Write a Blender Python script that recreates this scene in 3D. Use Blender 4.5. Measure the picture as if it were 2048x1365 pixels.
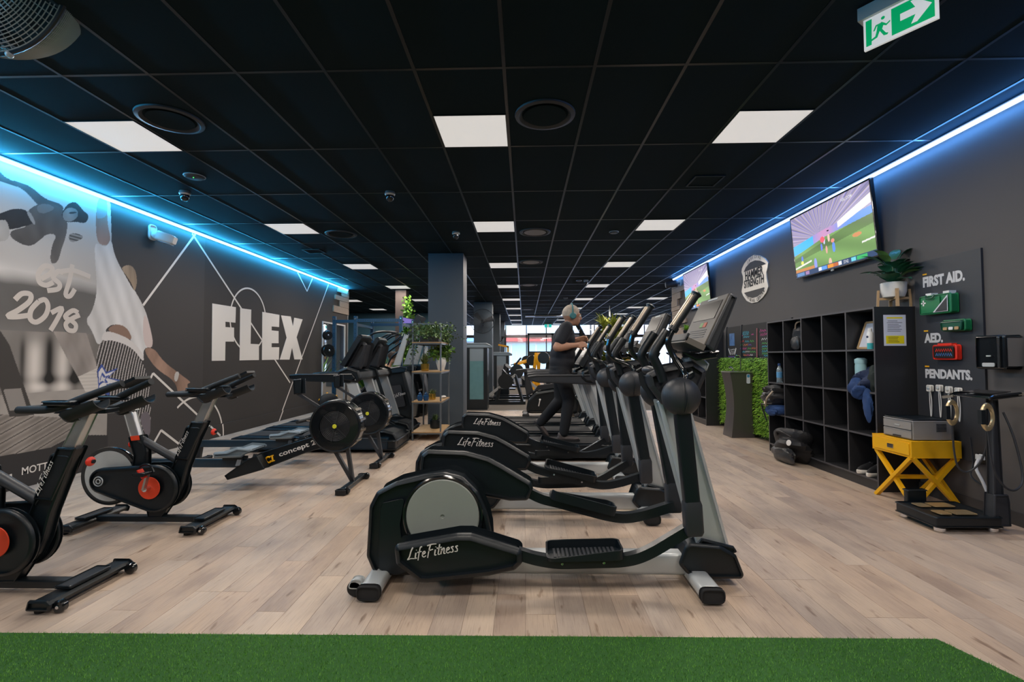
import bpy, bmesh, random
import numpy as np
from math import *
from mathutils import Vector, Matrix
for o in list(bpy.data.objects): bpy.data.objects.remove(o)
S = bpy.context.scene
COL = S.collection
HC, HCEIL, XL, XR = 1.27, 3.19, -4.95, 3.68
RNG = random.Random(7)

# ---------------------------------------------------------------- camera, world, light, exposure
cam = bpy.data.cameras.new('camera'); camo = bpy.data.objects.new('camera', cam); COL.objects.link(camo)
cam.sensor_width = 36.0; cam.lens = 969.41/2048*36; cam.clip_start = .05; cam.clip_end = 200
YAW, PIT, ROL = -.02538, .03346, -.003427
fw = Vector((sin(YAW)*cos(PIT), cos(YAW)*cos(PIT), sin(PIT)))
rt = Vector((cos(YAW), -sin(YAW), 0)); up = rt.cross(fw)
rt, up = rt*cos(ROL)+up*sin(ROL), -rt*sin(ROL)+up*cos(ROL)
camo.matrix_world = Matrix(((rt.x, up.x, -fw.x, 0), (rt.y, up.y, -fw.y, 0), (rt.z, up.z, -fw.z, HC), (0, 0, 0, 1)))
S.camera = camo
S.view_settings.view_transform = 'Standard'; S.view_settings.look = 'None'
S.view_settings.exposure = 0.0; S.view_settings.gamma = 1.0; S.view_settings.use_curve_mapping = False
S.cycles.use_denoising = True
S.cycles.max_bounces = 7; S.cycles.diffuse_bounces = 3; S.cycles.glossy_bounces = 3
S.cycles.sample_clamp_indirect = 6
world = bpy.data.worlds.new('world'); S.world = world; world.use_nodes = True
wn = world.node_tree.nodes; wl = world.node_tree.links
sky = wn.new('ShaderNodeTexSky'); sky.sky_type = 'NISHITA'; sky.sun_elevation = radians(50); sky.sun_rotation = radians(150); sky.sun_disc = False
wl.new(sky.outputs[0], wn['Background'].inputs[0]); wn['Background'].inputs[1].default_value = 1.3
PANEL_W = 37.0          # watts of one ceiling panel
PANEL_GLOW = .52        # what the diffuser shows
LED_L, LED_R = 2.2, 2.0

# ---------------------------------------------------------------- materials
def mat(name, col=(.5, .5, .5), rough=.5, metal=0, emit=None, es=1, var=0, vscale=8, spec=.5, bump=0, bscale=200, stretch=None, trans=0, coat=0, alpha=1):
    m = bpy.data.materials.new(name); m.use_nodes = True
    n = m.node_tree.nodes; l = m.node_tree.links; p = n['Principled BSDF']
    p.inputs['Base Color'].default_value = (*col, 1); p.inputs['Roughness'].default_value = rough
    p.inputs['Metallic'].default_value = metal; p.inputs['Specular IOR Level'].default_value = spec
    p.inputs['Coat Weight'].default_value = coat
    if trans: p.inputs['Transmission Weight'].default_value = trans
    if alpha < 1: p.inputs['Alpha'].default_value = alpha
    if emit: p.inputs['Emission Color'].default_value = (*emit, 1); p.inputs['Emission Strength'].default_value = es
    tc = None
    if var or bump:
        tc = n.new('ShaderNodeTexCoord'); src = tc.outputs['Object']
        if stretch:
            mp = n.new('ShaderNodeMapping'); mp.inputs['Scale'].default_value = stretch; l.new(src, mp.inputs[0]); src = mp.outputs[0]
    if var:
        nz = n.new('ShaderNodeTexNoise'); nz.inputs['Scale'].default_value = vscale; nz.inputs['Detail'].default_value = 5
        l.new(src, nz.inputs['Vector'])
        mx = n.new('ShaderNodeMix'); mx.data_type = 'RGBA'
        mx.inputs[6].default_value = (*[c*(1-var) for c in col], 1); mx.inputs[7].default_value = (*[min(1, c*(1+var)) for c in col], 1)
        l.new(nz.outputs['Fac'], mx.inputs[0]); l.new(mx.outputs[2], p.inputs['Base Color'])
    if bump:
        nb = n.new('ShaderNodeTexNoise'); nb.inputs['Scale'].default_value = bscale; l.new(src, nb.inputs['Vector'])
        b = n.new('ShaderNodeBump'); b.inputs['Strength'].default_value = bump; b.inputs['Distance'].default_value = .004
        l.new(nb.outputs['Fac'], b.inputs['Height']); l.new(b.outputs[0], p.inputs['Normal'])
    return m
def vmat(name, rough=.7, emit=0, spec=.3):      # a flat print or a screen: colours come from the print's own colour layer
    m = bpy.data.materials.new(name); m.use_nodes = True
    n = m.node_tree.nodes; l = m.node_tree.links; p = n['Principled BSDF']
    a = n.new('ShaderNodeVertexColor'); a.layer_name = 'Col'
    p.inputs['Roughness'].default_value = rough; p.inputs['Specular IOR Level'].default_value = spec
    if emit:
        p.inputs['Base Color'].default_value = (.01, .01, .01, 1)
        l.new(a.outputs[0], p.inputs['Emission Color']); p.inputs['Emission Strength'].default_value = emit
    else: l.new(a.outputs[0], p.inputs['Base Color'])
    return m
def s2l(c): return tuple((v/255/12.92 if v/255 <= .04045 else ((v/255+.055)/1.055)**2.4) for v in c)

M = {}
M['black'] = mat('black_plastic', (.0045, .0085, .012), .36, var=.25, vscale=3, bump=.12, bscale=900)
M['blacksoft'] = mat('black_soft', (.006, .009, .012), .6, bump=.15, bscale=500)
M['blackgloss'] = mat('black_gloss', (.006, .008, .010), .16, coat=.4)
M['blackmetal'] = mat('black_steel', (.006, .010, .014), .30, bump=.05, bscale=700)
M['charcoal'] = mat('charcoal_plastic', (.026, .029, .035), .45, var=.15, bump=.12, bscale=900)
M['consolegrey'] = mat('warm_grey_plastic', (.13, .115, .10), .5, var=.1)
M['silver'] = mat('silver_paint', (.50, .525, .53), .34, .2, var=.06, vscale=4)
M['silverlight'] = mat('satin_aluminium', (.55, .56, .56), .3, .75, var=.06, vscale=6)
M['disc'] = mat('grey_green_disc', (.27, .29, .265), .42, var=.05)
M['chrome'] = mat('chrome', (.75, .75, .76), .12, 1)
M['steel'] = mat('brushed_steel', (.5, .49, .46), .3, .9, var=.1)
M['gripmetal'] = mat('pulse_grip_metal', (.36, .31, .25), .35, .7, var=.1)
M['red'] = mat('red_plastic', (.75, .035, .015), .4)
M['orange'] = mat('orange_red_disc', (.80, .06, .015), .45)
M['white'] = mat('white_plastic', (.72, .72, .71), .45)
M['whitepaint'] = mat('white_lettering', (.70, .67, .64), .6)
M['yellow'] = mat('yellow_paint', (.80, .42, .005), .42, var=.06, vscale=5)
M['yellowpad'] = mat('yellow_steel', (.80, .38, .01), .4)
M['rowgrey'] = mat('grey_seat_plastic', (.20, .25, .285), .45)
M['rowgreyl'] = mat('printer_grey', (.26, .255, .25), .5)
M['blueblack'] = mat('blue_steel', (.007, .024, .042), .3, var=.2)
M['green'] = mat('green_plastic', (.008, .16, .055), .4)
M['greendark'] = mat('dark_green_plastic', (.006, .075, .04), .35)
M['screenoff'] = mat('dark_glass', (.02, .018, .017), .28, spec=.5)
M['wallwood'] = mat('oak_board', (.42, .27, .13), .5, var=.22, vscale=6, stretch=(8, 1, 8))
M['rubber'] = mat('rubber', (.012, .012, .013), .8)
M['paper'] = mat('paper', (.62, .64, .70), .7)
M['glassclear'] = mat('clear_glass', (.9, .95, .95), .05, trans=1)
M['frost'] = mat('tinted_acrylic', (.12, .25, .27), .25, var=.1)
M['gold'] = mat('gold_pot', (.62, .40, .08), .25, .9)
M['ceramic'] = mat('white_ceramic', (.72, .70, .66), .3)

# ---------------------------------------------------------------- mesh builder
def fil(pts, r, n=4):
    """round the corners of a closed 2-D outline; r one radius or a list"""
    out = []; k = len(pts)
    for i in range(k):
        p0, p1, p2 = Vector(pts[i-1]), Vector(pts[i]), Vector(pts[(i+1) % k])
        rr = r[i] if isinstance(r, (list, tuple)) else r
        a, b = p0-p1, p2-p1; la, lb = a.length, b.length
        if la < 1e-6 or lb < 1e-6 or rr <= 0: out.append(tuple(p1)); continue
        a /= la; b /= lb
        ang = a.angle(b)
        if ang > pi-.05: out.append(tuple(p1)); continue
        d = min(rr/tan(ang/2), .48*la, .48*lb)
        s, e = p1+a*d, p1+b*d
        for j in range(n+1):
            t = j/n; q = s*(1-t)**2+p1*2*t*(1-t)+e*t*t; out.append(tuple(q))
    return out
def area2(p): return sum(p[i-1][0]*p[i][1]-p[i][0]*p[i-1][1] for i in range(len(p)))/2
def inset(pts, d):
    k = len(pts); out = []
    for i in range(k):
        p0, p1, p2 = Vector(pts[i-1]), Vector(pts[i]), Vector(pts[(i+1) % k])
        e1 = (p1-p0); e2 = (p2-p1)
        if e1.length < 1e-9: e1 = e2
        if e2.length < 1e-9: e2 = e1
        n1 = Vector((-e1.y, e1.x)).normalized(); n2 = Vector((-e2.y, e2.x)).normalized()
        m = n1+n2
        if m.length < .2: out.append(tuple(p1+n1*d)); continue
        m.normalize(); out.append(tuple(p1+m*(d/max(.5, m.dot(n1)))))
    return out
def cr(pts, n=6, closed=False):
    """smooth curve through points"""
    P = [Vector(p) for p in pts]; k = len(P); out = []
    rng = range(k) if closed else range(k-1)
    for i in rng:
        if closed: p0, p1, p2, p3 = P[i-1], P[i], P[(i+1) % k], P[(i+2) % k]
        else: p0, p1, p2, p3 = P[max(0, i-1)], P[i], P[i+1], P[min(k-1, i+2)]
        for j in range(n):
            t = j/n
            out.append(.5*((2*p1)+(p2-p0)*t+(2*p0-5*p1+4*p2-p3)*t*t+(3*p1-p0-3*p2+p3)*t**3))
    if not closed: out.append(P[-1])
    return out
def rnd3(pts, r, n=5):
    """bend radius on a 3-D polyline"""
    P = [Vector(p) for p in pts]; out = [P[0]]
    for i in range(1, len(P)-1):
        a, b = P[i-1]-P[i], P[i+1]-P[i]; la, lb = a.length, b.length; a.normalize(); b.normalize()
        d = min(r, .48*la, .48*lb); s, e = P[i]+a*d, P[i]+b*d
        for j in range(n+1):
            t = j/n; out.append(s*(1-t)**2+P[i]*2*t*(1-t)+e*t*t)
    return out+[P[-1]]
class B:
    def __init__(s): s.v = []; s.f = []
    def add(s, vs, fs):
        o = len(s.v); s.v += [tuple(v) for v in vs]; s.f += [[i+o for i in f] for f in fs]; return s
    def box(s, x0, x1, y0, y1, z0, z1):
        return s.add([(x, y, z) for z in (z0, z1) for y in (y0, y1) for x in (x0, x1)],
                     [(0, 2, 3, 1), (4, 5, 7, 6), (0, 1, 5, 4), (2, 6, 7, 3), (0, 4, 6, 2), (1, 3, 7, 5)])
    def rbox(s, x0, x1, y0, y1, z0, z1, r=.01, axis='z', b=None):
        if axis == 'z': return s.prism(fil([(x0, y0), (x1, y0), (x1, y1), (x0, y1)], r), z0, z1, 'z', b if b is not None else r*.6)
        if axis == 'y': return s.prism(fil([(x0, z0), (x1, z0), (x1, z1), (x0, z1)], r), y0, y1, 'y', b if b is not None else r*.6)
        return s.prism(fil([(y0, z0), (y1, z0), (y1, z1), (y0, z1)], r), x0, x1, 'x', b if b is not None else r*.6)
    def prism(s, pts, a0, a1, axis='y', bev=0, seg=2):
        if area2(pts) < 0: pts = pts[::-1]
        if a0 > a1: a0, a1 = a1, a0
        lay = []
        if bev:
            for j in range(seg+1):
                t = j/seg*pi/2; lay.append((a0+bev*(1-sin(t)), bev*(1-cos(t))))
            lay += [(a1-(h-a0), d) for h, d in lay[::-1]]
        else: lay = [(a0, 0), (a1, 0)]
        def put(p, h):
            return (p[0], h, p[1]) if axis == 'y' else (h, p[0], p[1]) if axis == 'x' else (p[0], p[1], h)
        k = len(pts); vs = []; fs = []
        for h, d in lay:
            q = inset(pts, d) if d > 1e-9 else pts
            vs += [put(p, h) for p in q]
        flip = axis == 'y'
        for L in range(len(lay)-1):
            for i in range(k):
                a, b = L*k+i, L*k+(i+1) % k
                f = (a, b, b+k, a+k); fs.append(f[::-1] if flip else f)
        bot = list(range(k))[::-1]; top = list(range((len(lay)-1)*k, len(lay)*k))
        fs += [bot[::-1], top[::-1]] if flip else [bot, top]
        return s.add(vs, fs)
    def sweep(s, path, sec, upv=(0, 0, 1), caps=True, scale=None):
        """sec: list of (side, up) offsets swept along path"""
        P = [Vector(p) for p in path]; k = len(sec); vs = []; fs = []
        U = Vector(upv)
        for i, p in enumerate(P):
            t = (P[min(i+1, len(P)-1)]-P[max(i-1, 0)]).normalized()
            sd = t.cross(U)
            if sd.length < 1e-4: sd = t.cross(Vector((0, 1, 0)))
            sd.normalize(); u2 = sd.cross(t)
            sc = scale[i] if scale else 1
            vs += [p+sd*a*sc+u2*b*sc for a, b in sec]
        for i in range(len(P)-1):
            for j in range(k):
                a, b = i*k+j, i*k+(j+1) % k; fs.append((a, b, b+k, a+k)[::-1])
        if caps: fs += [list(range(k)), list(range((len(P)-1)*k, len(P)*k))[::-1]]
        return s.add(vs, fs)
    def tube(s, path, r, n=10, caps=True):
        P = [Vector(p) for p in path]; rs = r if isinstance(r, (list, tuple)) else [r]*len(P)
        t0 = (P[1]-P[0]).normalized(); a = t0.orthogonal().normalized(); vs = []; fs = []
        for i, p in enumerate(P):
            t = (P[min(i+1, len(P)-1)]-P[max(i-1, 0)]).normalized()
            a = (a-t*a.dot(t)).normalized(); b = t.cross(a)
            vs += [p+(a*cos(2*pi*j/n)+b*sin(2*pi*j/n))*rs[i] for j in range(n)]
        for i in range(len(P)-1):
            for j in range(n):
                q, w = i*n+j, i*n+(j+1) % n; fs.append((q, w, w+n, q+n))
        if caps: fs += [list(range(n))[::-1], list(range((len(P)-1)*n, len(P)*n))]
        return s.add(vs, fs)
    def lathe(s, prof, o=(0, 0, 0), axis=(0, 0, 1), n=24, close=True):
        """prof: (radius, height) from bottom to top"""
        A = Vector(axis).normalized(); a = A.orthogonal().normalized(); b = A.cross(a); o = Vector(o); vs = []; fs = []
        for r, h in prof: vs += [o+A*h+(a*cos(2*pi*j/n)+b*sin(2*pi*j/n))*max(r, 1e-5) for j in range(n)]
        for i in range(len(prof)-1):
            for j in range(n):
                q, w = i*n+j, i*n+(j+1) % n; fs.append((q, w, w+n, q+n))
        if close: fs += [list(range(n))[::-1], list(range((len(prof)-1)*n, len(prof)*n))]
        return s.add(vs, fs)
    def disc(s, o, axis, r, h, n=32, bev=.003):
        return s.lathe([(r-bev, 0), (r, bev), (r, h-bev), (r-bev, h)], o, axis, n)
    def ring(s, o, axis, R, r, n=40, m=8):
        A = Vector(axis).normalized(); a = A.orthogonal().normalized(); b = A.cross(a)
        pts = [Vector(o)+(a*cos(2*pi*j/n)+b*sin(2*pi*j/n))*R for j in range(n)]
        vs = []; fs = []
        for j, p in enumerate(pts):
            d = (p-Vector(o)).normalized(); vs += [p+d*r*cos(2*pi*k/m)+A*r*sin(2*pi*k/m) for k in range(m)]
        for j in range(n):
            for k in range(m):
                q, w = j*m+k, j*m+(k+1) % m; q2, w2 = ((j+1) % n)*m+k, ((j+1) % n)*m+(k+1) % m; fs.append((q, q2, w2, w))
        return s.add(vs, fs)
    def ball(s, c, r, nu=16, nv=10):
        rr = r if isinstance(r, (tuple, list)) else (r, r, r); vs = []; fs = []
        for i in range(nv+1):
            t = pi*i/nv
            for j in range(nu):
                p = 2*pi*j/nu; vs.append((c[0]+rr[0]*max(sin(t), 1e-4)*cos(p), c[1]+rr[1]*max(sin(t), 1e-4)*sin(p), c[2]-rr[2]*cos(t)))
        for i in range(nv):
            for j in range(nu):
                a, b = i*nu+j, i*nu+(j+1) % nu; fs.append((a, b, b+nu, a+nu))
        return s.add(vs, fs)
    def obox(s, c, ax, ay, az):
        """box from centre and three half-axis vectors"""
        c, ax, ay, az = map(Vector, (c, ax, ay, az))
        return s.add([c+ax*i+ay*j+az*k for k in (-1, 1) for j in (-1, 1) for i in (-1, 1)],
                     [(0, 2, 3, 1), (4, 5, 7, 6), (0, 1, 5, 4), (2, 6, 7, 3), (0, 4, 6, 2), (1, 3, 7, 5)])
    def face(s, pts): return s.add(pts, [list(range(len(pts)))])
    def bar(s, p, q, w, h, upv=(0, 0, 1)):
        """rectangular bar between two points"""
        return s.sweep([p, q], [(-w/2, -h/2), (w/2, -h/2), (w/2, h/2), (-w/2, h/2)], upv)
    def put(s, name, m, parent=None, sharp=38, off=None):
        if off is None:
            r = parent
            while r is not None and r.parent is not None: r = r.parent
            off = r.location if r is not None else (0, 0, 0)
        me = bpy.data.meshes.new(name); ox, oy, oz = off
        me.from_pydata([(x-ox, y-oy, z-oz) for x, y, z in s.v], [], s.f)
        me.validate()
        me.polygons.foreach_set('use_smooth', [True]*len(me.polygons)); me.set_sharp_from_angle(angle=radians(sharp))
        me.materials.append(M[m] if isinstance(m, str) else m)
        o = bpy.data.objects.new(name, me); COL.objects.link(o)
        if parent is not None: o.parent = parent
        return o
def tag(o, label=None, cat=None, group=None, kind=None):
    if label: o['label'] = label
    if cat: o['category'] = cat
    if group: o['group'] = group
    if kind: o['kind'] = kind
    return o
def thing(name, label, cat, loc, group=None):
    o = bpy.data.objects.new(name, None); COL.objects.link(o); o.location = loc; o.empty_display_size = .1
    return tag(o, label, cat, group)
def solo(b, name, m, loc, label, cat, group=None, sharp=38):
    o = b.put(name, m, None, sharp, loc); o.location = loc; return tag(o, label, cat, group)

def dup(root, loc, label=None, group=None, rz=None):
    r = root.copy(); COL.objects.link(r); r.location = loc
    if rz is not None: r.rotation_euler = (0, 0, rz)
    if label: r['label'] = label
    if group: r['group'] = group
    for ch in list(root.children):
        c = ch.copy(); COL.objects.link(c); c.parent = r
        for g in list(ch.children):
            d = g.copy(); COL.objects.link(d); d.parent = c
    return r
def text(body, p0, d, u, w, h, m, name, parent, shear=0, bold=0, ext=.0006, sx=1.0):
    """flat lettering whose box starts at p0 and spans w along d and h along u"""
    cu = bpy.data.curves.new('t', 'FONT'); cu.body = body; cu.shear = shear; cu.offset = bold; cu.extrude = 0
    cu.resolution_u = 3
    ob = bpy.data.objects.new('t', cu); COL.objects.link(ob)
    me = bpy.data.meshes.new_from_object(ob.evaluated_get(bpy.context.evaluated_depsgraph_get()))
    bpy.data.objects.remove(ob)
    vs = np.array([v.co[:] for v in me.vertices]); fs = [list(p.vertices) for p in me.polygons]
    lo, hi = vs.min(0), vs.max(0); d = Vector(d).normalized(); u = Vector(u).normalized(); n = d.cross(u)
    b = B(); b.add([Vector(p0)+d*((v[0]-lo[0])/(hi[0]-lo[0])*w)+u*((v[1]-lo[1])/(hi[1]-lo[1])*h)+n*ext for v in vs], fs)
    return b.put(name, m, parent)
def inside(poly, X, Y):
    r = np.zeros(X.shape, bool); k = len(poly)
    for i in range(k):
        x0, y0 = poly[i-1]; x1, y1 = poly[i]
        if y0 == y1: continue
        c = ((y0 > Y) != (y1 > Y)) & (X < (x1-x0)*(Y-y0)/(y1-y0)+x0); r ^= c
    return r
def vgrid(name, pos, nu, nv, col, m, parent=None):
    """a printed sheet: pos(u, v) -> point, col(U, V) -> (.., 3) linear colours on the grid"""
    U, Vv = np.meshgrid(np.linspace(0, 1, nu), np.linspace(0, 1, nv))
    b = B(); b.v = [tuple(pos(a, c)) for a, c in zip(U.ravel(), Vv.ravel())]
    b.f = [(j*nu+i, j*nu+i+1, (j+1)*nu+i+1, (j+1)*nu+i) for j in range(nv-1) for i in range(nu-1)]
    o = b.put(name, m, parent)
    c = col(U, Vv).reshape(-1, 3); a = o.data.color_attributes.new('Col', 'FLOAT_COLOR', 'POINT')
    a.data.foreach_set('color', np.hstack([c, np.ones((len(c), 1))]).astype(np.float32).ravel())
    return o
# brush-script lettering made of strokes (x grows along the word)
GL = {'L': ([[(.62, 1.0), (.42, .7), (.22, .25), (.02, .02), (.3, .08), (.62, .02)]], .62), 'i': ([[(.18, .5), (.05, .05), (.2, .06)], [(.25, .70), (.27, .74)]], .24),
      'f': ([[(.52, .92), (.38, .9), (.22, .5), (.0, -.18)], [(.05, .5), (.42, .54)]], .36), 'e': ([[(.06, .26), (.32, .36), (.3, .5), (.14, .42), (.06, .15), (.18, .03), (.36, .12)]], .36),
      'F': ([[(.50, .95), (.3, .5), (.1, -.1)], [(.22, .93), (.6, 1.0), (1.0, .97)], [(.25, .50), (.66, .56)]], .66), 't': ([[(.36, .9), (.2, .4), (.1, .06), (.26, .06)], [(.06, .58), (.5, .62)]], .3),
      'n': ([[(.16, .5), (.02, .02)], [(.08, .25), (.3, .5), (.38, .45), (.27, .06), (.42, .06)]], .44), 's': ([[(.36, .5), (.16, .47), (.26, .25), (.2, .05), (.0, .08)]], .36)}
def script(p0, d, u, w, h, name, parent, m='whitepaint', ext=.0012, word='LifeFitness'):
    strokes = []; x = 0
    for ch in word:
        for s in GL[ch][0]: strokes.append([(x+a, b_) for a, b_ in s])
        x += GL[ch][1]
    d = Vector(d).normalized(); u = Vector(u); u = (u-d*u.dot(d)).normalized(); n = d.cross(u); b = B(); W = .058
    for s in strokes:
        p = [Vector(q).to_2d() for q in cr([(a, c, 0) for a, c in s], 3)]
        vs = []
        for i, q in enumerate(p):
            t = (p[min(i+1, len(p)-1)]-p[max(0, i-1)])
            t = t.normalized() if t.length > 0 else Vector((1, 0))
            nn = Vector((-t.y, t.x)); wd = W*(1.0-.45*i/len(p)); vs += [q+nn*wd, q-nn*wd]
        P = [Vector(p0)+d*(v.x/x*w)+u*(v.y*h)+n*ext for v in vs]
        b.add(P, [(2*i, 2*i+1, 2*i+3, 2*i+2) for i in range(len(p)-1)])
    return b.put(name, m, parent)

# ---------------------------------------------------------------- the setting
def wood_mat():
    m = bpy.data.materials.new('washed_pine_plank'); m.use_nodes = True
    n = m.node_tree.nodes; l = m.node_tree.links; p = n['Principled BSDF']
    oi = n.new('ShaderNodeObjectInfo'); geo = n.new('ShaderNodeNewGeometry')
    ad = n.new('ShaderNodeVectorMath'); ad.operation = 'MULTIPLY_ADD'
    cmb = n.new('ShaderNodeCombineXYZ'); l.new(oi.outputs['Random'], cmb.inputs[0]); l.new(oi.outputs['Random'], cmb.inputs[1])
    l.new(cmb.outputs[0], ad.inputs[0]); ad.inputs[1].default_value = (37, 91, 0); l.new(geo.outputs['Position'], ad.inputs[2])
    def noise(scale, sc, det=4, rough=.55):
        mp = n.new('ShaderNodeMapping'); mp.inputs['Scale'].default_value = sc; l.new(ad.outputs[0], mp.inputs[0])
        q = n.new('ShaderNodeTexNoise'); q.inputs['Scale'].default_value = scale; q.inputs['Detail'].default_value = det; q.inputs['Roughness'].default_value = rough
        l.new(mp.outputs[0], q.inputs['Vector']); return q.outputs['Fac']
    def ramp(src, stops):
        r = n.new('ShaderNodeValToRGB'); l.new(src, r.inputs[0]); e = r.color_ramp.elements
        e[0].position, e[0].color = stops[0][0], (*stops[0][1], 1); e[1].position, e[1].color = stops[-1][0], (*stops[-1][1], 1)
        for po, c in stops[1:-1]:
            q = e.new(po); q.color = (*c, 1)
        return r.outputs[0]
    def mix(a, b, f, mode='MIX'):
        x = n.new('ShaderNodeMix'); x.data_type = 'RGBA'; x.blend_type = mode
        l.new(a, x.inputs[6]); l.new(b, x.inputs[7])
        if isinstance(f, (int, float)): x.inputs[0].default_value = f
        else: l.new(f, x.inputs[0])
        return x.outputs[2]
    base = ramp(oi.outputs['Random'], [(0, (.435, .335, .255)), (.25, (.485, .385, .302)), (.5, (.405, .325, .265)), (.75, (.465, .35, .262)), (1, (.39, .295, .228))])
    cloud = ramp(noise(2.2, (2.2, .8, 1)), [(.32, (.76, .75, .77)), (.5, (1.0, 1.0, 1.0)), (.68, (1.14, 1.13, 1.10))])
    c = mix(base, cloud, 1, 'MULTIPLY')
    grain = ramp(noise(34, (5, .16, 1), 6, .65), [(.32, (.70, .67, .65)), (.47, (1, 1, 1)), (.7, (1.08, 1.07, 1.06))])
    c = mix(c, grain, .8, 'MULTIPLY')
    kn = ramp(noise(7, (2.6, .55, 1), 3, .5), [(.64, (1, 1, 1)), (.69, (.60, .54, .49)), (.76, (.28, .23, .20))])
    c = mix(c, kn, .85, 'MULTIPLY')
    crk = ramp(noise(15, (4.5, .26, 1), 8, .74), [(.285, (.22, .18, .16)), (.325, (1, 1, 1))])
    c = mix(c, crk, .85, 'MULTIPLY')
    l.new(c, p.inputs['Base Color'])
    ro = n.new('ShaderNodeMapRange'); l.new(noise(12, (3, .4, 1)), ro.inputs[0]); ro.inputs[3].default_value = .36; ro.inputs[4].default_value = .56
    l.new(ro.outputs[0], p.inputs['Roughness'])
    bp = n.new('ShaderNodeBump'); bp.inputs['Strength'].default_value = .15; bp.inputs['Distance'].default_value = .002
    l.new(noise(40, (5, .25, 1)), bp.inputs['Height']); l.new(bp.outputs[0], p.inputs['Normal'])
    return m
M['wood'] = wood_mat()
M['wallL'] = mat('charcoal_wall_paint', (.046, .0425, .042), .75, var=.06, vscale=1.5, bump=.05, bscale=150, spec=.3)
M['wallR'] = mat('dark_taupe_wall_paint', (.090, .083, .081), .7, var=.06, vscale=1.5, bump=.05, bscale=150, spec=.3)
M['ceil'] = mat('black_acoustic_tile', (.0028, .0115, .0165), .85, spec=.2, bump=.2, bscale=300)
M['tbar'] = mat('dark_ceiling_grid', (.004, .010, .013), .30, spec=.45)
M['pillar'] = mat('slate_pillar_paint', (.042, .058, .075), .6, var=.05, vscale=2)
M['carpet'] = mat('taupe_carpet', (.11, .095, .08), .9, var=.4, vscale=25, bump=.3, bscale=500)
M['under'] = mat('joint_shadow_underlay', (.11, .085, .07), .9)
M['turf'] = mat('turf_backing', (.02, .09, .012), .95, var=.3, vscale=60)
M['whitewall'] = mat('white_plaster', (.55, .55, .56), .7)

floor = tag(B().box(-14, 14, -3.2, 11.55, -.12, -.0015).put('floor', 'under'), kind='structure')
PW, PL = .15, 1.22
def frustum(x, y):
    if y < 1.2: return False
    return abs((x+.0254*y)/y*969) < 1150
pl = []
ncol = int((XR-XL)/PW)+1
for i in range(-28, ncol+28):
    offs = RNG.choice([0, .4, .8, .2, .6, 1.0])
    for j in range(-3, 10):
        x0 = XL+i*PW; y0 = -.4+j*PL+offs
        x1, y1 = x0+PW, y0+PL
        if y0 > 11.5: continue
        y1 = min(y1, 11.545)
        if (x1 <= XL or x0 >= XR) and y1 < 9: continue
        xa, xb = (max(x0, XL), min(x1, XR)) if y1 < 9 else (x0, x1)
        if y1-y0 < .05 or xb-xa < .02: continue
        pl.append((frustum((xa+xb)/2, (y0+y1)/2), (y0+y1)/2, xa, xb, y0, y1))
vis = sorted([q for q in pl if q[0]], key=lambda q: q[1]); near = vis[:298]; rest = vis[298:]+[q for q in pl if not q[0]]
mesh_cache = {}
for q in near:
    _, _, x0, x1, y0, y1 = q; key = (round(x1-x0, 3), round(y1-y0, 3)); cx, cy = (x0+x1)/2, (y0+y1)/2
    if key not in mesh_cache:
        hw, hl = (x1-x0)/2-.0005, (y1-y0)/2-.0006
        o = B().prism([(-hw, -hl), (hw, -hl), (hw, hl), (-hw, hl)], -.0015, .0, 'z', .0004, 1).put('plank', 'wood', floor, 30, (0, 0, 0))
        mesh_cache[key] = o.data
    else:
        o = bpy.data.objects.new('plank', mesh_cache[key]); COL.objects.link(o); o.parent = floor
    o.location = (cx, cy, 0)
b = B()
for _, _, x0, x1, y0, y1 in rest: b.box(x0+.0003, x1-.0003, y0+.0004, y1-.0004, -.0015, 0)
tag(b.put('plank_field', 'wood', floor), kind='stuff')
tag(B().box(-14, 14, 11.55, 29.2, -.12, .002).put('floor', 'carpet'), kind='structure')
tag(B().box(-14, 14, 11.52, 11.58, -.002, .006).put('trim_1', 'steel'), kind='structure')

# turf mat at the camera's feet
T0, T1 = (-2.443,2.236,0), (1.841,2.272,0)
turf = thing('turf_mat', 'bright green artificial turf mat laid over the wooden floor', 'turf', (0, 1.5, 0))
tp = [(-3.2, 2.215), (1.835, 2.255), (2.6, .2), (2.6, -2.5), (-3.2, -2.5)]
B().prism(tp, .0005, .006, 'z').put('backing', 'turf', turf)
def turf_mat():
    m = mat('turf_blade', (.035, .17, .02), .8, spec=.15); n = m.node_tree.nodes; l = m.node_tree.links
    g = n.new('ShaderNodeNewGeometry'); r = n.new('ShaderNodeValToRGB'); l.new(g.outputs['Random Per Island'], r.inputs[0])
    e = r.color_ramp.elements; e[0].color = (.06, .20, .025, 1); e[1].color = (.20, .45, .09, 1); l.new(r.outputs[0], n['Principled BSDF'].inputs['Base Color'])
    return m
M['blade'] = turf_mat()
b = B(); RN = random.Random(3)
for i in range(60000):
    y = 1.62+.64*RN.random()**.9; x = RN.uniform(-2.6, 2.3)
    lim = 2.215+(x+3.2)*.0079
    if y > lim or (x > 1.835+(2.255-y)*.37): continue
    a = RN.random()*6.28; w = .0016; h = RN.uniform(.008, .014); tx, ty = RN.uniform(-.006, .006), RN.uniform(-.006, .006)
    b.v += [(x-w*cos(a), y-w*sin(a), .004), (x+w*cos(a), y+w*sin(a), .004), (x+tx, y+ty, .004+h)]; k = len(b.v); b.f.append([k-3, k-2, k-1])
tag(b.put('grass_blades', 'blade', turf), kind='stuff')

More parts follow.
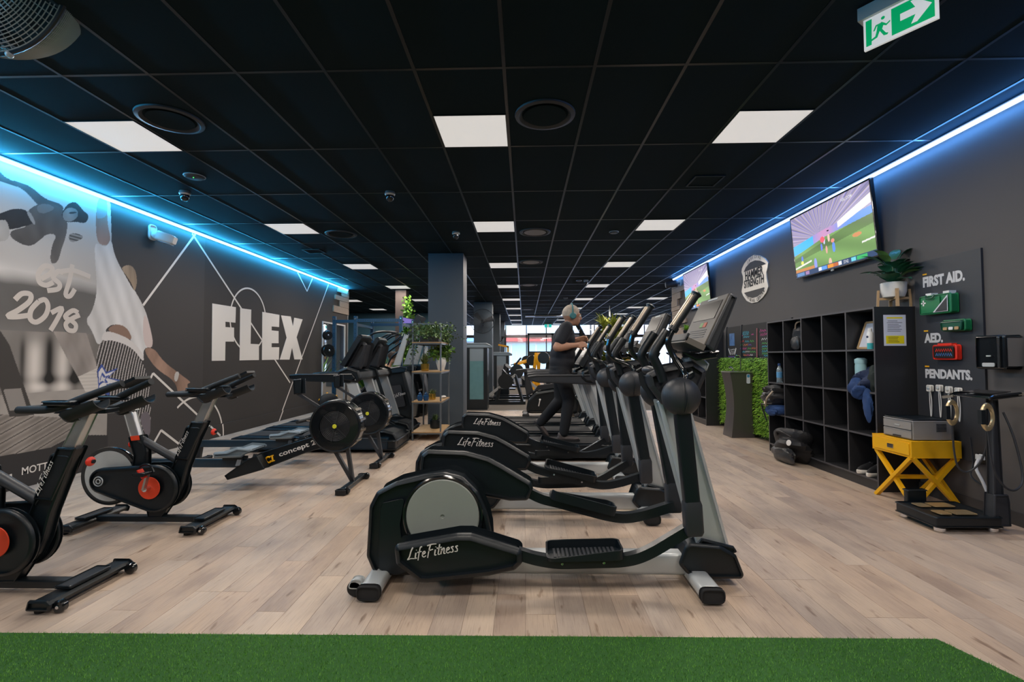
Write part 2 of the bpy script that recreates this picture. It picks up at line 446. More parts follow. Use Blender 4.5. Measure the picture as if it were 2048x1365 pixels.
# ceiling: tiles in a T-bar grid
ceil = tag(B().box(-14, 14, -3.2, 29.3, HCEIL+.03, HCEIL+.12).put('ceiling', 'ceil'), kind='structure')
GX0, GY0 = -.127, 3.148
tiles = []
for k in range(-23, 23):
    for n_ in range(-6, 22):
        x0, x1, y0, y1 = GX0+.6*k, GX0+.6*(k+1), GY0+1.2*n_, GY0+1.2*(n_+1)
        if y1 < 12.2:
            if x0 < XL-.3 or x0 > XR-.02: continue
            x1 = min(x1, XR-.002); x0 = max(x0, XL+.002)
        y1 = min(y1, 29.25)
        tiles.append((y1 > .4 and frustum((x0+x1)/2, max(1.3, (y0+y1)/2)), (y0+y1)/2, x0, x1, y0, y1))
tv = sorted([t for t in tiles if t[0]], key=lambda t: t[1]); near = tv[:290]; rest = tv[290:]+[t for t in tiles if not t[0]]
tc = {}
for _, cy, x0, x1, y0, y1 in near:
    key = (round(x1-x0, 3), round(y1-y0, 3)); hw, hl = (x1-x0)/2-.012, (y1-y0)/2-.012
    if key not in tc:
        o = B().box(-hw, hw, -hl, hl, 0, .025).put('tile', 'ceil', ceil, 38, (0, 0, 0)); tc[key] = o.data
    else:
        o = bpy.data.objects.new('tile', tc[key]); COL.objects.link(o); o.parent = ceil
    o.location = ((x0+x1)/2, cy, HCEIL)
b = B()
for _, _, x0, x1, y0, y1 in rest: b.box(x0+.012, x1-.012, y0+.012, y1-.012, HCEIL, HCEIL+.025)
tag(b.put('tile_field', 'ceil', ceil), kind='stuff')
for k in range(-23, 24):
    x = GX0+.6*k; inn = XL+.02 < x < XR-.02
    B().box(x-.0115, x+.0115, -3 if inn else 12.2, 29.25, HCEIL-.003, HCEIL+.028).put('grid_bar', 'tbar', ceil)
for n_ in range(-5, 22):
    y = GY0+1.2*n_; a, c = (XL, XR) if y < 12.2 else (-13.9, 13.7)
    B().box(a, c, y-.0115, y+.0115, HCEIL-.002, HCEIL+.028).put('grid_bar', 'tbar', ceil)

# walls
WLE, WRE = 13.45, 12.0
wall_left = tag(B().box(XL-.25, XL, -3.2, WLE, 0, HCEIL+.03).put('wall_left', 'wallL'), kind='structure')
wall_right = tag(B().box(XR, XR+.25, -3.2, WRE, 0, HCEIL+.03).put('wall_right', 'wallR'), kind='structure')
tag(B().box(XL-.25, XR+.25, -3.3, -3.05, 0, HCEIL+.03).put('wall_back', 'wallL'), kind='structure')
tag(B().box(-14.2, -14, 9, 29.5, 0, HCEIL+.03).put('wall_far_left', 'pillar'), kind='structure')
tag(B().box(14, 14.2, 9, 29.5, 0, HCEIL+.03).put('wall_far_right', 'pillar'), kind='structure')
tag(B().box(-14.2, XL-.25, 8.9, 9.1, 0, HCEIL+.03).put('wall_return_left', 'wallL'), kind='structure')
tag(B().box(XR+.25, 14.2, 8.9, 9.1, 0, HCEIL+.03).put('wall_return_right', 'wallL'), kind='structure')
tag(B().box(XL-.26, XL+.004, WLE, WLE+.02, 0, HCEIL).put('trim_2', 'whitewall'), kind='structure')
tag(B().box(XL+.0005, XL+.015, 7.37, 11.65, 0, .20).put('baseboard_left', 'wallL'), kind='structure')
tag(B().box(XR-.014, XR-.0005, -3, 6.5, 0, .10).put('baseboard_right', 'wallL'), kind='structure')
# pillars
tag(B().rbox(-1.765, -1.105, 8.80, 9.36, 0, HCEIL-.004, .012).put('pillar', 'pillar'), kind='structure')
tag(B().rbox(-1.75, -1.10, 16.65, 17.25, 0.003, HCEIL-.004, .012).put('pillar', 'pillar'), kind='structure')
tag(B().rbox(-1.70, -1.07, 21.3, 21.9, 0.003, HCEIL-.004, .012).put('pillar', 'pillar'), kind='structure')
tag(B().rbox(-1.62, -1.05, 26.0, 26.5, 0.003, HCEIL-.004, .012).put('pillar', 'pillar'), kind='structure')

# LED strips in the wall and ceiling corners
M['ledL'] = mat('cyan_led', (0, 0, 0), .5, emit=(.42, .72, 1.0), es=LED_L)
M['ledR'] = mat('blue_white_led', (0, 0, 0), .5, emit=(.5, .65, 1.0), es=LED_R)
t = thing('led_strip', 'long cyan glowing LED strip along the mural wall at the ceiling', 'light strip', (XL, 5, HCEIL))
B().box(XL+.002, XL+.04, -2.8, WLE-.02, HCEIL-.012, HCEIL-.0045).put('profile', 'silverlight', t)
B().prism([(XL+.006, HCEIL-.013), (XL+.03, HCEIL-.013), (XL+.006, HCEIL-.046)], -2.8, WLE-.02, 'y').put('diffuser', 'ledL', t)
t = thing('led_strip', 'long blue-white glowing LED strip above the two televisions', 'light strip', (XR, 5, HCEIL))
B().box(XR-.04, XR-.002, -2.8, WRE-.02, HCEIL-.012, HCEIL-.0045).put('profile', 'silverlight', t)
B().prism([(XR-.006, HCEIL-.013), (XR-.028, HCEIL-.013), (XR-.006, HCEIL-.044)], -2.8, WRE-.02, 'y').put('diffuser', 'ledR', t)

for side, x, col, pw in (('cyan', XL, (.04, .50, 1.0), 130), ('blue', XR, (.10, .36, 1.0), 60)):
    sg = 1 if x < 0 else -1; ye = WLE if x < 0 else WRE
    for nm, dx, dz, k in (('wash', -.55*sg, -.83, 1.0), ('ceiling_wash', .80*sg, .60, 1.8 if x < 0 else .75)):
        la = bpy.data.lights.new('led_%s_%s' % (side, nm), 'AREA'); la.shape = 'RECTANGLE'; la.size = .02; la.size_y = ye+2.6; la.energy = pw*k; la.color = col
        lo = bpy.data.objects.new(la.name, la); COL.objects.link(lo)
        z = Vector((-dx, 0, -dz)).normalized(); yv = Vector((0, 1, 0)); xv = yv.cross(z)
        lo.matrix_world = Matrix(((xv.x, yv.x, z.x, x+sg*.06), (xv.y, yv.y, z.y, (ye-2.8)/2), (xv.z, yv.z, z.z, HCEIL-.055), (0, 0, 0, 1)))
# ceiling light panels: frame and diffuser, each with its own lamp
M['panel'] = mat('opal_diffuser', (.8, .8, .8), .6, emit=(1.0, .97, .94), es=PANEL_GLOW)
lamp = bpy.data.lights.new('panel_lamp', 'AREA'); lamp.shape = 'SQUARE'; lamp.size = .56; lamp.energy = PANEL_W; lamp.color = (1.0, .90, .80)
fr = B(); z1 = HCEIL+.002; z0 = HCEIL-.008
for a in ((-.292, -.284, -.292, .292), (.284, .292, -.292, .292), (-.284, .284, -.292, -.284), (-.284, .284, .284, .292)): fr.box(a[0], a[1], a[2], a[3], z0-HCEIL, z1-HCEIL)
proto = None
def panel(x, y, lab, grp=None):
    global proto
    if proto is None:
        proto = thing('ceiling_light', lab, 'ceiling light', (x, y, HCEIL), grp)
        fr.put('frame', 'tbar', proto, off=(0, 0, 0)); B().box(-.284, .284, -.284, .284, -.006, -.002).put('diffuser', 'panel', proto, off=(0, 0, 0))
    else: dup(proto, (x, y, HCEIL), lab, grp)
    lo = bpy.data.objects.new('panel_lamp', lamp); COL.objects.link(lo); lo.location = (x, y, HCEIL-.012)
LROW = ['nearest', 'second', 'third', 'fourth', 'fifth', 'sixth', 'seventh', 'eighth', 'ninth']
for col, x, where in ((0, -3.427, 'row by the mural wall'), (1, -.427, 'middle row'), (2, 1.973, 'row on the television side')):
    for i in range(-2, 9):
        if i < 0: panel(x, 4.048+3*i, 'square white ceiling panel %s the turf, %s' % ('over' if i == -1 else 'well behind', where), 'panels behind the turf')
        elif col == 0 and i > 5: continue
        else: panel(x, 4.048+3*i, 'square white ceiling panel, %s of the %s' % (LROW[i], where), 'square ceiling panels')
for i, (x, y) in enumerate([(4.37, 15.98), (4.3, 18.85), (4.3, 21.7), (4.5, 24.6)]): panel(x, y, 'far square ceiling panel beyond the brown brick end, %s one along' % LROW[i], 'panels beyond the televisions')
for i, (x, y) in enumerate([(-5.8, 16.1), (-5.8, 19.05), (-8.8, 17.5), (-8.8, 21)]): panel(x, y, 'far square ceiling panel above the blue rack area, %s one along' % LROW[i], 'panels beyond the mural wall')

# round diffusers, detectors, hatches
def vent(x, y, lab, inner='ceil', r=.24):
    t = thing('ceiling_vent', lab, 'vent', (x, y, HCEIL), 'round ceiling vents')
    B().lathe([(r, -.002), (r*.985, -.014), (r*.86, -.02), (r*.78, -.006), (r*.76, 0)], (x, y, HCEIL), (0, 0, 1), 36, False).put('ring', 'charcoal', t)
    B().lathe([(r*.70, -.012), (r*.68, -.016), (.002, -.016)], (x, y, HCEIL), (0, 0, 1), 36, False).put('core', inner, t)
M['ventgrey'] = mat('grey_vent_core', (.25, .25, .26), .5)
vs_ = [(-2.828,3.753),(0.171,3.778),(-2.83,7.376),(0.171,7.372),(0.142,9.708),(0.118,12.808),(0.134,19.387)]
for (x, y), la, inn in zip(vs_, ['round black ceiling vent beside the ceiling panel nearest the mural wall', 'round black ceiling vent beside the nearest middle ceiling panel', 'round black ceiling vent beside the second panel by the mural wall',
     'round vent with pale core beside the second middle panel', 'round vent with pale core beside the third middle panel', 'round vent with pale core beside the fourth middle panel', 'round vent with pale core beside the sixth middle panel'], ['ceil']*3+['ventgrey']*4):
    vent(x, y, la, inn)
def detector(px, lab, led=False, r=.07):
    x, y = px; t = thing('smoke_detector', lab, 'detector', (x, y, HCEIL))
    B().lathe([(r, 0), (r, -.012), (r*.8, -.03), (.002, -.034)], (x, y, HCEIL), (0, 0, 1), 24, False).put('body', 'charcoal', t)
    B().ring((x, y, HCEIL-.012), (0, 0, 1), r, .004, 24, 6).put('rim', 'silver', t)
    if led: B().ball((x+.01, y-.03, HCEIL-.034), .006, 8, 6).put('indicator', M['greenled'], t)
M['greenled'] = mat('green_led', (0, .1, 0), .4, emit=(.1, 1, .2), es=1.5)
for p, la, le in zip([(-3.452,4.939),(1.378,7.389),(1.375,12.115),(1.341,15.689),(2.078,21.526)], ['round detector with green light above the LED strip', 'small round detector between the second middle and television-side panels', 'small round detector past the third television-side panel', 'small round detector past the fourth television-side panel', 'small round detector far down the ceiling above the runner'], [1, 0, 0, 0, 0]): detector(p, la, le, .1 if le else .07)
def dome(px, lab):
    x, y = px; t = thing('dome_camera', lab, 'camera', (x, y, HCEIL))
    B().lathe([(.055, 0), (.06, -.03), (.05, -.045)], (x, y, HCEIL), (0, 0, 1), 20).put('base', 'silverlight', t)
    B().lathe([(.046, -.045), (.046, -.07), (.036, -.098), (.018, -.112), (.001, -.116)], (x, y, HCEIL), (0, 0, 1), 20, False).put('dome', 'blackgloss', t)
for p, la in zip([(-3.892,5.414),(-1.547,5.514),(-1.037,7.326),(1.541,12.044)], ['small dome camera under the ceiling above the white wall sensor', 'small dome camera hanging under the ceiling, out in front of the pillar', 'small dome camera by the second middle ceiling panel', 'small dome camera by the third television-side ceiling panel']): dome(p, la)
for (x, y), la in zip([(1.976,5.272),(-3.762,8.538)], ['square black access hatch in the ceiling before the televisions', 'square black access hatch in the ceiling by the mural wall']):
    t = thing('access_hatch', la, 'hatch', (x, y, HCEIL)); bb = B()
    for a in ((-.16, -.14, -.16, .16), (.14, .16, -.16, .16), (-.14, .14, -.16, -.14), (-.14, .14, .14, .16)): bb.box(x+a[0], x+a[1], y+a[2], y+a[3], HCEIL-.014, HCEIL+.001)
    bb.put('frame', 'tbar', t); B().box(x-.138, x+.138, y-.138, y+.138, HCEIL-.006, HCEIL+.001).put('panel', 'ceil', t)
t = thing('cassette_unit', 'rectangular grey air conditioning cassette far down the ceiling', 'air conditioner', (1.0, 22.6, HCEIL))
B().rbox(.05, 1.95, 22.1, 23.1, HCEIL-.04, HCEIL-.001, .03).put('casing', 'silver', t); B().rbox(.5, 1.5, 22.3, 22.9, HCEIL-.05, HCEIL-.035, .02).put('grille', 'black', t)

# storefront at the far end
t = B(); YS = 29.3
M['mullion'] = mat('dark_mullion', (.05, .05, .055), .4, .4)
M['pane'] = mat('window_pane', (.95, .97, 1), .02, trans=1, spec=.3)
M['fascia'] = mat('grey_fascia', (.18, .17, .18), .6)
tag(B().box(-14, 14, YS, YS+.2, 2.45, 2.62).put('trim_3', 'fascia'), kind='structure')
tag(B().box(-14, -4.5, YS, YS+.2, 0, HCEIL).put('wall_front', 'pillar'), kind='structure')
xs = [-4.5, -3.0, -1.15, .1, 1.3, 2.7, 4.2, 5.7, 7.2, 8.7, 10.2, 11.7, 13.9]
for i in range(len(xs)-1):
    w = B().box(xs[i], xs[i]+.06, YS, YS+.1, 0, HCEIL).box(xs[i], xs[i+1], YS, YS+.1, 0, .08).put('window_%d' % (i+1), 'mullion'); tag(w, kind='structure')
    for z0, z1 in ((.08, 2.45), (2.62, HCEIL)): B().box(xs[i]+.06, xs[i+1], YS+.04, YS+.052, z0, z1).put('pane', 'pane', w, off=(0, 0, 0))
# across the street: shop fronts
street = tag(B().box(-40, 40, 29.6, 70, -.15, -.02).put('street', mat('asphalt', (.28, .29, .31), .85, var=.2, vscale=3)), kind='structure')
def shop(x0, x1, cols, lab):
    s = thing('shop_building', lab, 'building', ((x0+x1)/2, 46, 0))
    B().box(x0, x1, 46, 50, -.1, 6.0).put('facade', mat('facade', cols[0], .7), s)
    B().box(x0, x1, 45.0, 46.2, 2.75, 3.3).put('awning', mat('awning', cols[1], .6), s)
    B().box(x0+.3, x1-.3, 45.9, 46.05, 3.5, 4.5).put('signboard', mat('signboard', cols[2], .5), s)
    k = int((x1-x0)/2.2)
    for i in range(k):
        a = x0+.3+i*(x1-x0-.6)/k; f = B().box(a, a+(x1-x0-.6)/k-.15, 45.9, 46.02, .2, 2.6).put('window', mat('shopwin', cols[3], .1, spec=.8), s)
shop(-14, -4, ((.8, .78, .76), (.16, .33, .52), (.8, .8, .82), (.25, .33, .4)), 'pale shop front across the street with a blue awning')
shop(-3.8, 6.2, ((.8, .78, .78), (.55, .07, .05), (.42, .62, .75), (.4, .55, .62)), 'shop front across the street with red awning and blue sign')
shop(6.4, 20, ((.82, .81, .80), (.6, .6, .62), (.7, .72, .76), (.45, .5, .55)), 'pale grey shop front across the street')

# ---------------------------------------------------------------- elliptical trainers
EY = 2.835                                # centre plane of the nearest trainer
LOW_COVER = [(-0.693,0.262),(-0.677,0.285),(-0.358,0.342),(-0.284,0.342),(-0.032,0.266),(-0.014,0.248),(-0.014,0.189),(-0.051,0.153),(-0.187,0.123),(-0.513,0.085),(-0.558,0.087),(-0.682,0.179)]
LOW_COVER_IN = [(-0.702,0.267),(-0.426,0.344),(-0.308,0.344),(-0.043,0.258),(-0.02,0.225),(-0.029,0.17),(-0.071,0.128),(-0.547,0.07),(-0.702,0.165)]
HIGH_COVER = [(-0.64,0.598),(-0.631,0.676),(-0.592,0.709),(-0.361,0.7),(-0.219,0.662),(-0.14,0.62),(0.037,0.516),(0.051,0.477),(0.018,0.403),(-0.09,0.4),(-0.452,0.458),(-0.618,0.496)]
LOW_ARM = [(-0.039,0.223),(0.042,0.197),(0.161,0.176),(0.499,0.187),(0.585,0.201),(0.671,0.238),(0.878,0.362)]
HIGH_ARM = [(0.025,0.431),(0.098,0.395),(0.215,0.368),(0.495,0.294),(0.61,0.276),(0.731,0.298),(0.914,0.356)]
LOW_SOCK = [(0.885,0.334),(0.875,0.525)]
HIGH_SOCK = [(0.925,0.307),(0.919,0.503)]
HUBX, HUBZ = [(0.829,1.058)][0]
LOW_GRIP = [(0.861,1.166),(0.853,1.193),(0.808,1.275),(0.78,1.34),(0.791,1.384),(0.813,1.422),(0.938,1.607)]
HIGH_GRIP = [(0.846,1.175),(0.807,1.209),(0.728,1.239),(0.674,1.276),(0.653,1.332),(0.672,1.412),(0.779,1.578)]
def elliptical(oy, label, low_near):
    dy0 = oy-EY
    def sh(b): return b
    t = thing('elliptical_trainer', label, 'elliptical', (.25, EY, 0), 'elliptical trainers in a row')
    # base rail, stabilisers
    rail = [(-0.77,0.165),(0.874,0.176),(0.871,0.033),(-0.769,0.02)]
    z0, z1 = rail[2][1], rail[0][1]
    B().rbox(-.62, 1.02, EY-.055, EY+.055, z0, z1, .03, 'x', .006).put('base_rail', 'silver', t)
    for nm, x in (('rear', -.815), ('front', .955)):
        r = B().rbox(x-.062, x+.062, EY-.27, EY+.27, .012, .085, .034, 'y', .004).put('stabilizer', 'silver', t)
        for s in (-1, 1): B().rbox(x-.064, x+.064, EY+s*.27, EY+s*.308, .008, .088, .036, 'y', .008).put('end_cap', 'rubber', r)
    for s in (-1, 1):
        y = EY+s*.23
        w = B().disc((-.905, y-.02, .045), (0, 1, 0), .042, .04, 20, .006).put('transport_wheel', 'rubber', t)
        B().prism(fil([(-.945, .045), (-.86, .045), (-.86, .10), (-.92, .10)], .03), y-.026, y+.026, 'y', .006).put('wheel_guard', 'silver', w)
    # drive housing with the two grey discs
    hs = [(-0.894,0.154),(-0.879,0.431),(-0.837,0.514),(-0.729,0.57),(-0.56,0.61),(-0.453,0.624),(-0.349,0.599),(-0.265,0.516),(-0.209,0.392),(-0.19,0.304),(-0.182,0.145),(-0.252,0.057),(-0.769,0.047),(-0.854,0.063)]
    h = B().prism(fil(hs, .05), EY-.105, EY+.105, 'y', .022, 3).put('drive_housing', 'black', t)
    pan = [(-0.821,0.21),(-0.813,0.417),(-0.797,0.456),(-0.673,0.484),(-0.7,0.335),(-0.683,0.197),(-0.657,0.073),(-0.727,0.059),(-0.817,0.086)]
    for s in (-1, 1):
        y = EY+s*.105
        c = [(-0.46,0.383)][0]; R = .205
        d = B().lathe([(R, 0), (R, .006), (R-.006, .011), (.012, .011), (.010, .004), (.002, .004)], (c[0], y-s*.002, c[1]), (0, s, 0), 56).put('crank_disc', 'disc', t)
        B().ring((c[0], y+s*.001, c[1]), (0, s, 0), R+.012, .010, 56, 8).put('disc_rim', 'blackgloss', d)
        B().prism(fil(pan, .02), y-s*.004, y+s*.004, 'y', .002).put('side_panel', 'blackmetal', h)
    # mast, shroud, boot
    mast = [(0.754,1.024),(0.94,0.99),(1.151,0.181),(0.97,0.18)]
    B().prism(fil(mast, .01), EY-.065, EY+.065, 'y', .02, 3).put('mast', 'silver', t)
    boot = [(0.849,0.121),(0.886,0.217),(0.906,0.239),(1.075,0.226),(1.134,0.194),(1.167,0.172),(1.208,0.064),(1.192,0.042),(1.017,0.041),(0.895,0.067)]
    bo = B().prism(fil(boot, .03), EY-.10, EY+.10, 'y', .018, 3).put('boot', 'black', t)
    bc = [(0.954,0.225),(0.982,0.258),(1.16,0.215),(1.182,0.181),(1.098,0.159),(0.964,0.186)]
    B().prism(fil(bc, .01), EY-.08, EY+.08, 'y', .012).put('collar', 'black', bo)
    shr = [(0.678,1.175),(0.765,1.214),(0.941,1.247),(1.017,1.194),(1.011,1.152),(0.974,1.071),(0.901,1.013),(0.826,0.977),(0.762,1.007),(0.694,1.099)]
    s_ = B().prism(fil(shr, .025), EY-.12, EY+.12, 'y', .03, 3).put('shroud', 'charcoal', t)
    c = [(0.909,1.175)][0]
    for s in (-1, 1):
        em = B().ring((c[0], EY+s*.1195, c[1]), (0, 1, 0), .030, .006, 24, 6).put('emblem', 'blackgloss', t)
        B().bar((c[0]-.022, EY+s*.122, c[1]-.012), (c[0]+.022, EY+s*.122, c[1]+.012), .004, .008).put('emblem_bar', 'silver', em)
    kn = [(0.719,1.193)][0]
    B().ball((kn[0], EY, kn[1]), (.035, .075, .025), 16, 10).put('cup_holder_lip', 'charcoal', s_)
    nk = [(0.924,1.266),(0.992,1.28),(1.047,1.229),(1.032,1.187),(0.954,1.218)]
    B().prism(fil(nk, .008), EY-.07, EY+.07, 'y', .01).put('neck', 'silver', t)
    # hub axle with the two ball ends
    ax = B().tube([(HUBX, EY-.17, HUBZ), (HUBX, EY+.17, HUBZ)], .062, 24).put('hub_axle', 'blackgloss', t)
    for s in (-1, 1):
        B().ball((HUBX, EY+s*.235, HUBZ), (.102, .085, .102), 28, 18).put('hub_ball', 'charcoal', t)
        B().ring((HUBX, EY+s*.235, HUBZ), (1, 0, 0), .0935, .0028, 40, 6).put('hub_seam', 'black', ax)
    # console
    C0 = [(0.972,1.331),(1.11,1.612),(1.149,1.59),(1.022,1.285)]
    con = B().prism(fil(C0, .012), EY-.215, EY+.215, 'y', .012).put('console', 'charcoal', t)
    p, q = Vector((C0[0][0], 0, C0[0][1])), Vector((C0[1][0], 0, C0[1][1])); e = (q-p).normalized(); L = (q-p).length; nrm = Vector((-e.z, 0, e.x))
    def fp(u, w, o=.003): return p+e*(L*u)+Vector((0, EY+w, 0))+nrm*o
    def plate(u0, u1, w0, w1, o, m, nm, par=con):
        a = fp((u0+u1)/2, (w0+w1)/2, o/2); return B().obox(a, e*(L*(u1-u0)/2), Vector((0, (w1-w0)/2, 0)), nrm*(o/2)).put(nm, m, par)
    plate(.01, .985, -.20, .20, .006, 'consolegrey', 'fascia')
    plate(.52, .88, -.165, .165, .009, 'screenoff', 'screen')
    plate(.93, .965, -.07, .07, .0085, 'silver', 'badge')
    plate(.36, .455, -.045, .0, .009, M['btn_green'], 'green_button'); plate(.36, .455, -.0, -.045, .009, 'btn_red', 'red_button') if 0 else plate(.36, .455, -.092, -.047, .009, 'btn_red', 'red_button')
    for k in range(4): plate(.16+.045*k, .175+.045*k, -.13, .13, .008, 'silver' if k == 9 else 'charcoal', 'key_row')
    tr = fp(.0, 0, .05); tray = B().obox(tr+e*(-.015), nrm*.055, Vector((0, .205, 0)), e*.016).put('tray', 'consolegrey', t)
    B().obox(tr+nrm*.055+e*.0, nrm*.006, Vector((0, .205, 0)), e*.02).put('tray_lip', 'charcoal', tray)
    bt = [(0.837,1.303),(0.955,1.286),(1.078,1.307),(1.055,1.263),(0.941,1.247)]
    B().prism(fil(bt, .01), EY-.16, EY+.16, 'y', .008).put('console_base', 'blackgloss', t)
    # arms, pedals, levers and grips
    for s in (-1, 1):
        low = (s < 0) == low_near
        cov, arm, sock = (LOW_COVER, LOW_ARM, LOW_SOCK) if low else (HIGH_COVER, HIGH_ARM, HIGH_SOCK)
        ya, yb = EY+s*.105+s*.004, EY+s*.275
        c = B().prism(fil(cov, .028), ya, yb, 'y', .03 if low else .022, 3).put('arm_cover', 'black', t)
        if s < 0:
            if low: P0, d = (-0.617,2.553,0.21), Vector((1, 0, .17))
            else: P0, d = (-0.483,3.1,0.587), Vector((1, 0, -.03)); 
            if not low: P0 = (cov[1][0]+.115, EY-.2755, cov[3][1]-.10); d = Vector((1, 0, -.06))
            else: P0 = (P0[0], EY-.2755, P0[2])
            d.normalize(); uu = Vector((0, -1, 0)).cross(d); uu = Vector((-d.z, 0, d.x))
            script(P0, d, uu, .275, .060, 'lettering', c)
        yc = EY+s*.205
        path = rnd3([(x, yc, z) for x, z in arm], .12, 5)
        B().sweep(path, [(-.026, -.028), (.026, -.028), (.026, .028), (-.026, .028)]).put('arm', 'blackmetal', t)
        # pedal dish sits on the arm
        i0, i1 = (2, 3); A, Z = Vector((arm[i0][0], 0, arm[i0][1])), Vector((arm[i1][0], 0, arm[i1][1])); d = (Z-A).normalized(); n = Vector((-d.z, 0, d.x)); Lp = .405
        mid = (A+Z)/2-d*.015; y0, y1 = EY+s*.275, EY+s*.112; ym = (y0+y1)/2; hw = abs(y1-y0)/2
        def dp(u, v, h): q_ = mid+d*u+n*(h+.028); return (q_.x, ym+v, q_.z)
        o = fil([(-Lp/2, -hw), (Lp/2, -hw), (Lp/2, hw), (-Lp/2, hw)], .045, 5); oi = inset(o, .010)
        pb = B(); k = len(o)
        def hh(u, v):                                  # low rim on the outer side, tall on the inner side and round the toe
            k_ = max(0, min(1, (u-.07)/.07)); return max(.018+.030*k_, .056 if s*v < -hw*.6 else 0)
        v_ = [dp(u, v, 0) for u, v in o]+[dp(u, v, hh(u, v)) for u, v in o]+[dp(u, v, hh(u, v)) for u, v in oi]+[dp(u, v, .012) for u, v in oi]
        f_ = [(a+r*k, (a+1) % k+r*k, (a+1) % k+(r+1)*k, a+(r+1)*k) for r in range(3) for a in range(k)]+[list(range(k))[::-1], list(range(3*k, 4*k))]
        pd = pb.add(v_, f_).put('pedal', 'black', t)
        gb = B()
        for g in range(15):
            u = -Lp/2+.045+g*.0225
            gb.obox(dp(u, 0, .0145), d*.006, Vector((0, hw-.022, 0)), n*.004)
        gb.put('pedal_tread', 'charcoal', pd)['kind'] = 'stuff'
        for u in (-.12, .10):
            q_ = mid+d*u; B().disc((q_.x, yc+s*.026, q_.z), (0, s, 0), .007, .004, 10, .001).put('bolt', 'chrome', pd)
        # lever with its socket
        yl = EY+s*.235; (sx0, sz0), (sx1, sz1) = sock
        lo_, hi_ = Vector((sx0, yl, sz0)), Vector((sx1, yl, sz1)); hub = Vector((HUBX, yl, HUBZ-.05)); dirv = (hi_-lo_).normalized()
        B().sweep([hi_-dirv*.05, hub], fil([(-.032, -.04), (.032, -.04), (.032, .04), (-.032, .04)], .012, 3)[::-1], (1, 0, 0)).put('lever', 'blackmetal', t)
        w = .047
        B().sweep([lo_, lo_+dirv*.02, hi_-dirv*.03, hi_], fil([(-.036, -w), (.036, -w), (.036, w), (-.036, w)], .016, 3)[::-1], (1, 0, 0), True, [.82, 1, 1, .8]).put('lever_socket', 'charcoal', t)
        gr = LOW_GRIP if (low) else HIGH_GRIP
        pts = [(x, EY+s*(.235-.06*min(1, i/2)), z) for i, (x, z) in enumerate(gr)]
        pp = rnd3([(HUBX, EY+s*.235, HUBZ+.03)]+pts[:-1], .09, 5)
        hd = B().tube(pp, .0165, 12).put('moving_handle', 'blackgloss', t)
        a, c_ = Vector(pts[-2]), Vector(pts[-1]); dd = (c_-a).normalized()
        B().tube([a-dd*.012, a+dd*.012], .027, 14).put('grip_collar', 'black', hd)
        B().tube([a, c_], .0215, 14).put('grip', 'black', hd)
        B().tube([a+dd*.01+Vector((-.010, 0, .004)), c_-dd*.012+Vector((-.010, 0, .004))], .018, 12).put('pulse_grip', 'gripmetal', hd)
        B().sweep([c_-dd*.004, c_+dd*.008, c_+dd*.016], [(.033*cos(i*.5236)+.006, .03*sin(i*.5236)) for i in range(12)][::-1], (1, 0, 0), True, [.8, 1, .7]).put('grip_cap', 'black', hd)
        # fixed handle
        fx = [(0.764,1.132),(0.746,1.198),(0.708,1.275),(0.728,1.317),(0.792,1.413)]
        yb_ = EY+s*.135
        B().tube(rnd3([(x, yb_, z) for x, z in fx], .07, 5), [.026]*1+[.026]*(len(rnd3([(x, yb_, z) for x, z in fx], .07, 5))-1), 14).put('fixed_handle', 'black', t)
    t.location.y = oy
    return t
M['btn_green'] = mat('green_key', (.16, .30, .09), .5); M['btn_red'] = mat('red_key', (.55, .10, .05), .5)
elliptical(EY, 'large elliptical trainer with its whole grey disc showing, first of the row by the turf', True)
e2 = elliptical(EY+1.165, 'elliptical trainer second of the row, its near logo arm raised behind the first', False)
dup(e2, (.25, EY+2.33, 0), 'elliptical trainer third of the row, next to the treadmill carrying the man')

M['steelclip'] = mat('dull_clip_steel', (.13, .11, .09), .35, .7)
M['limegreen'] = mat('lime_cap', (.62, .62, .03), .5)
M['flyface'] = mat('brushed_flywheel', (.60, .61, .59), .32, .3, var=.15, vscale=9)
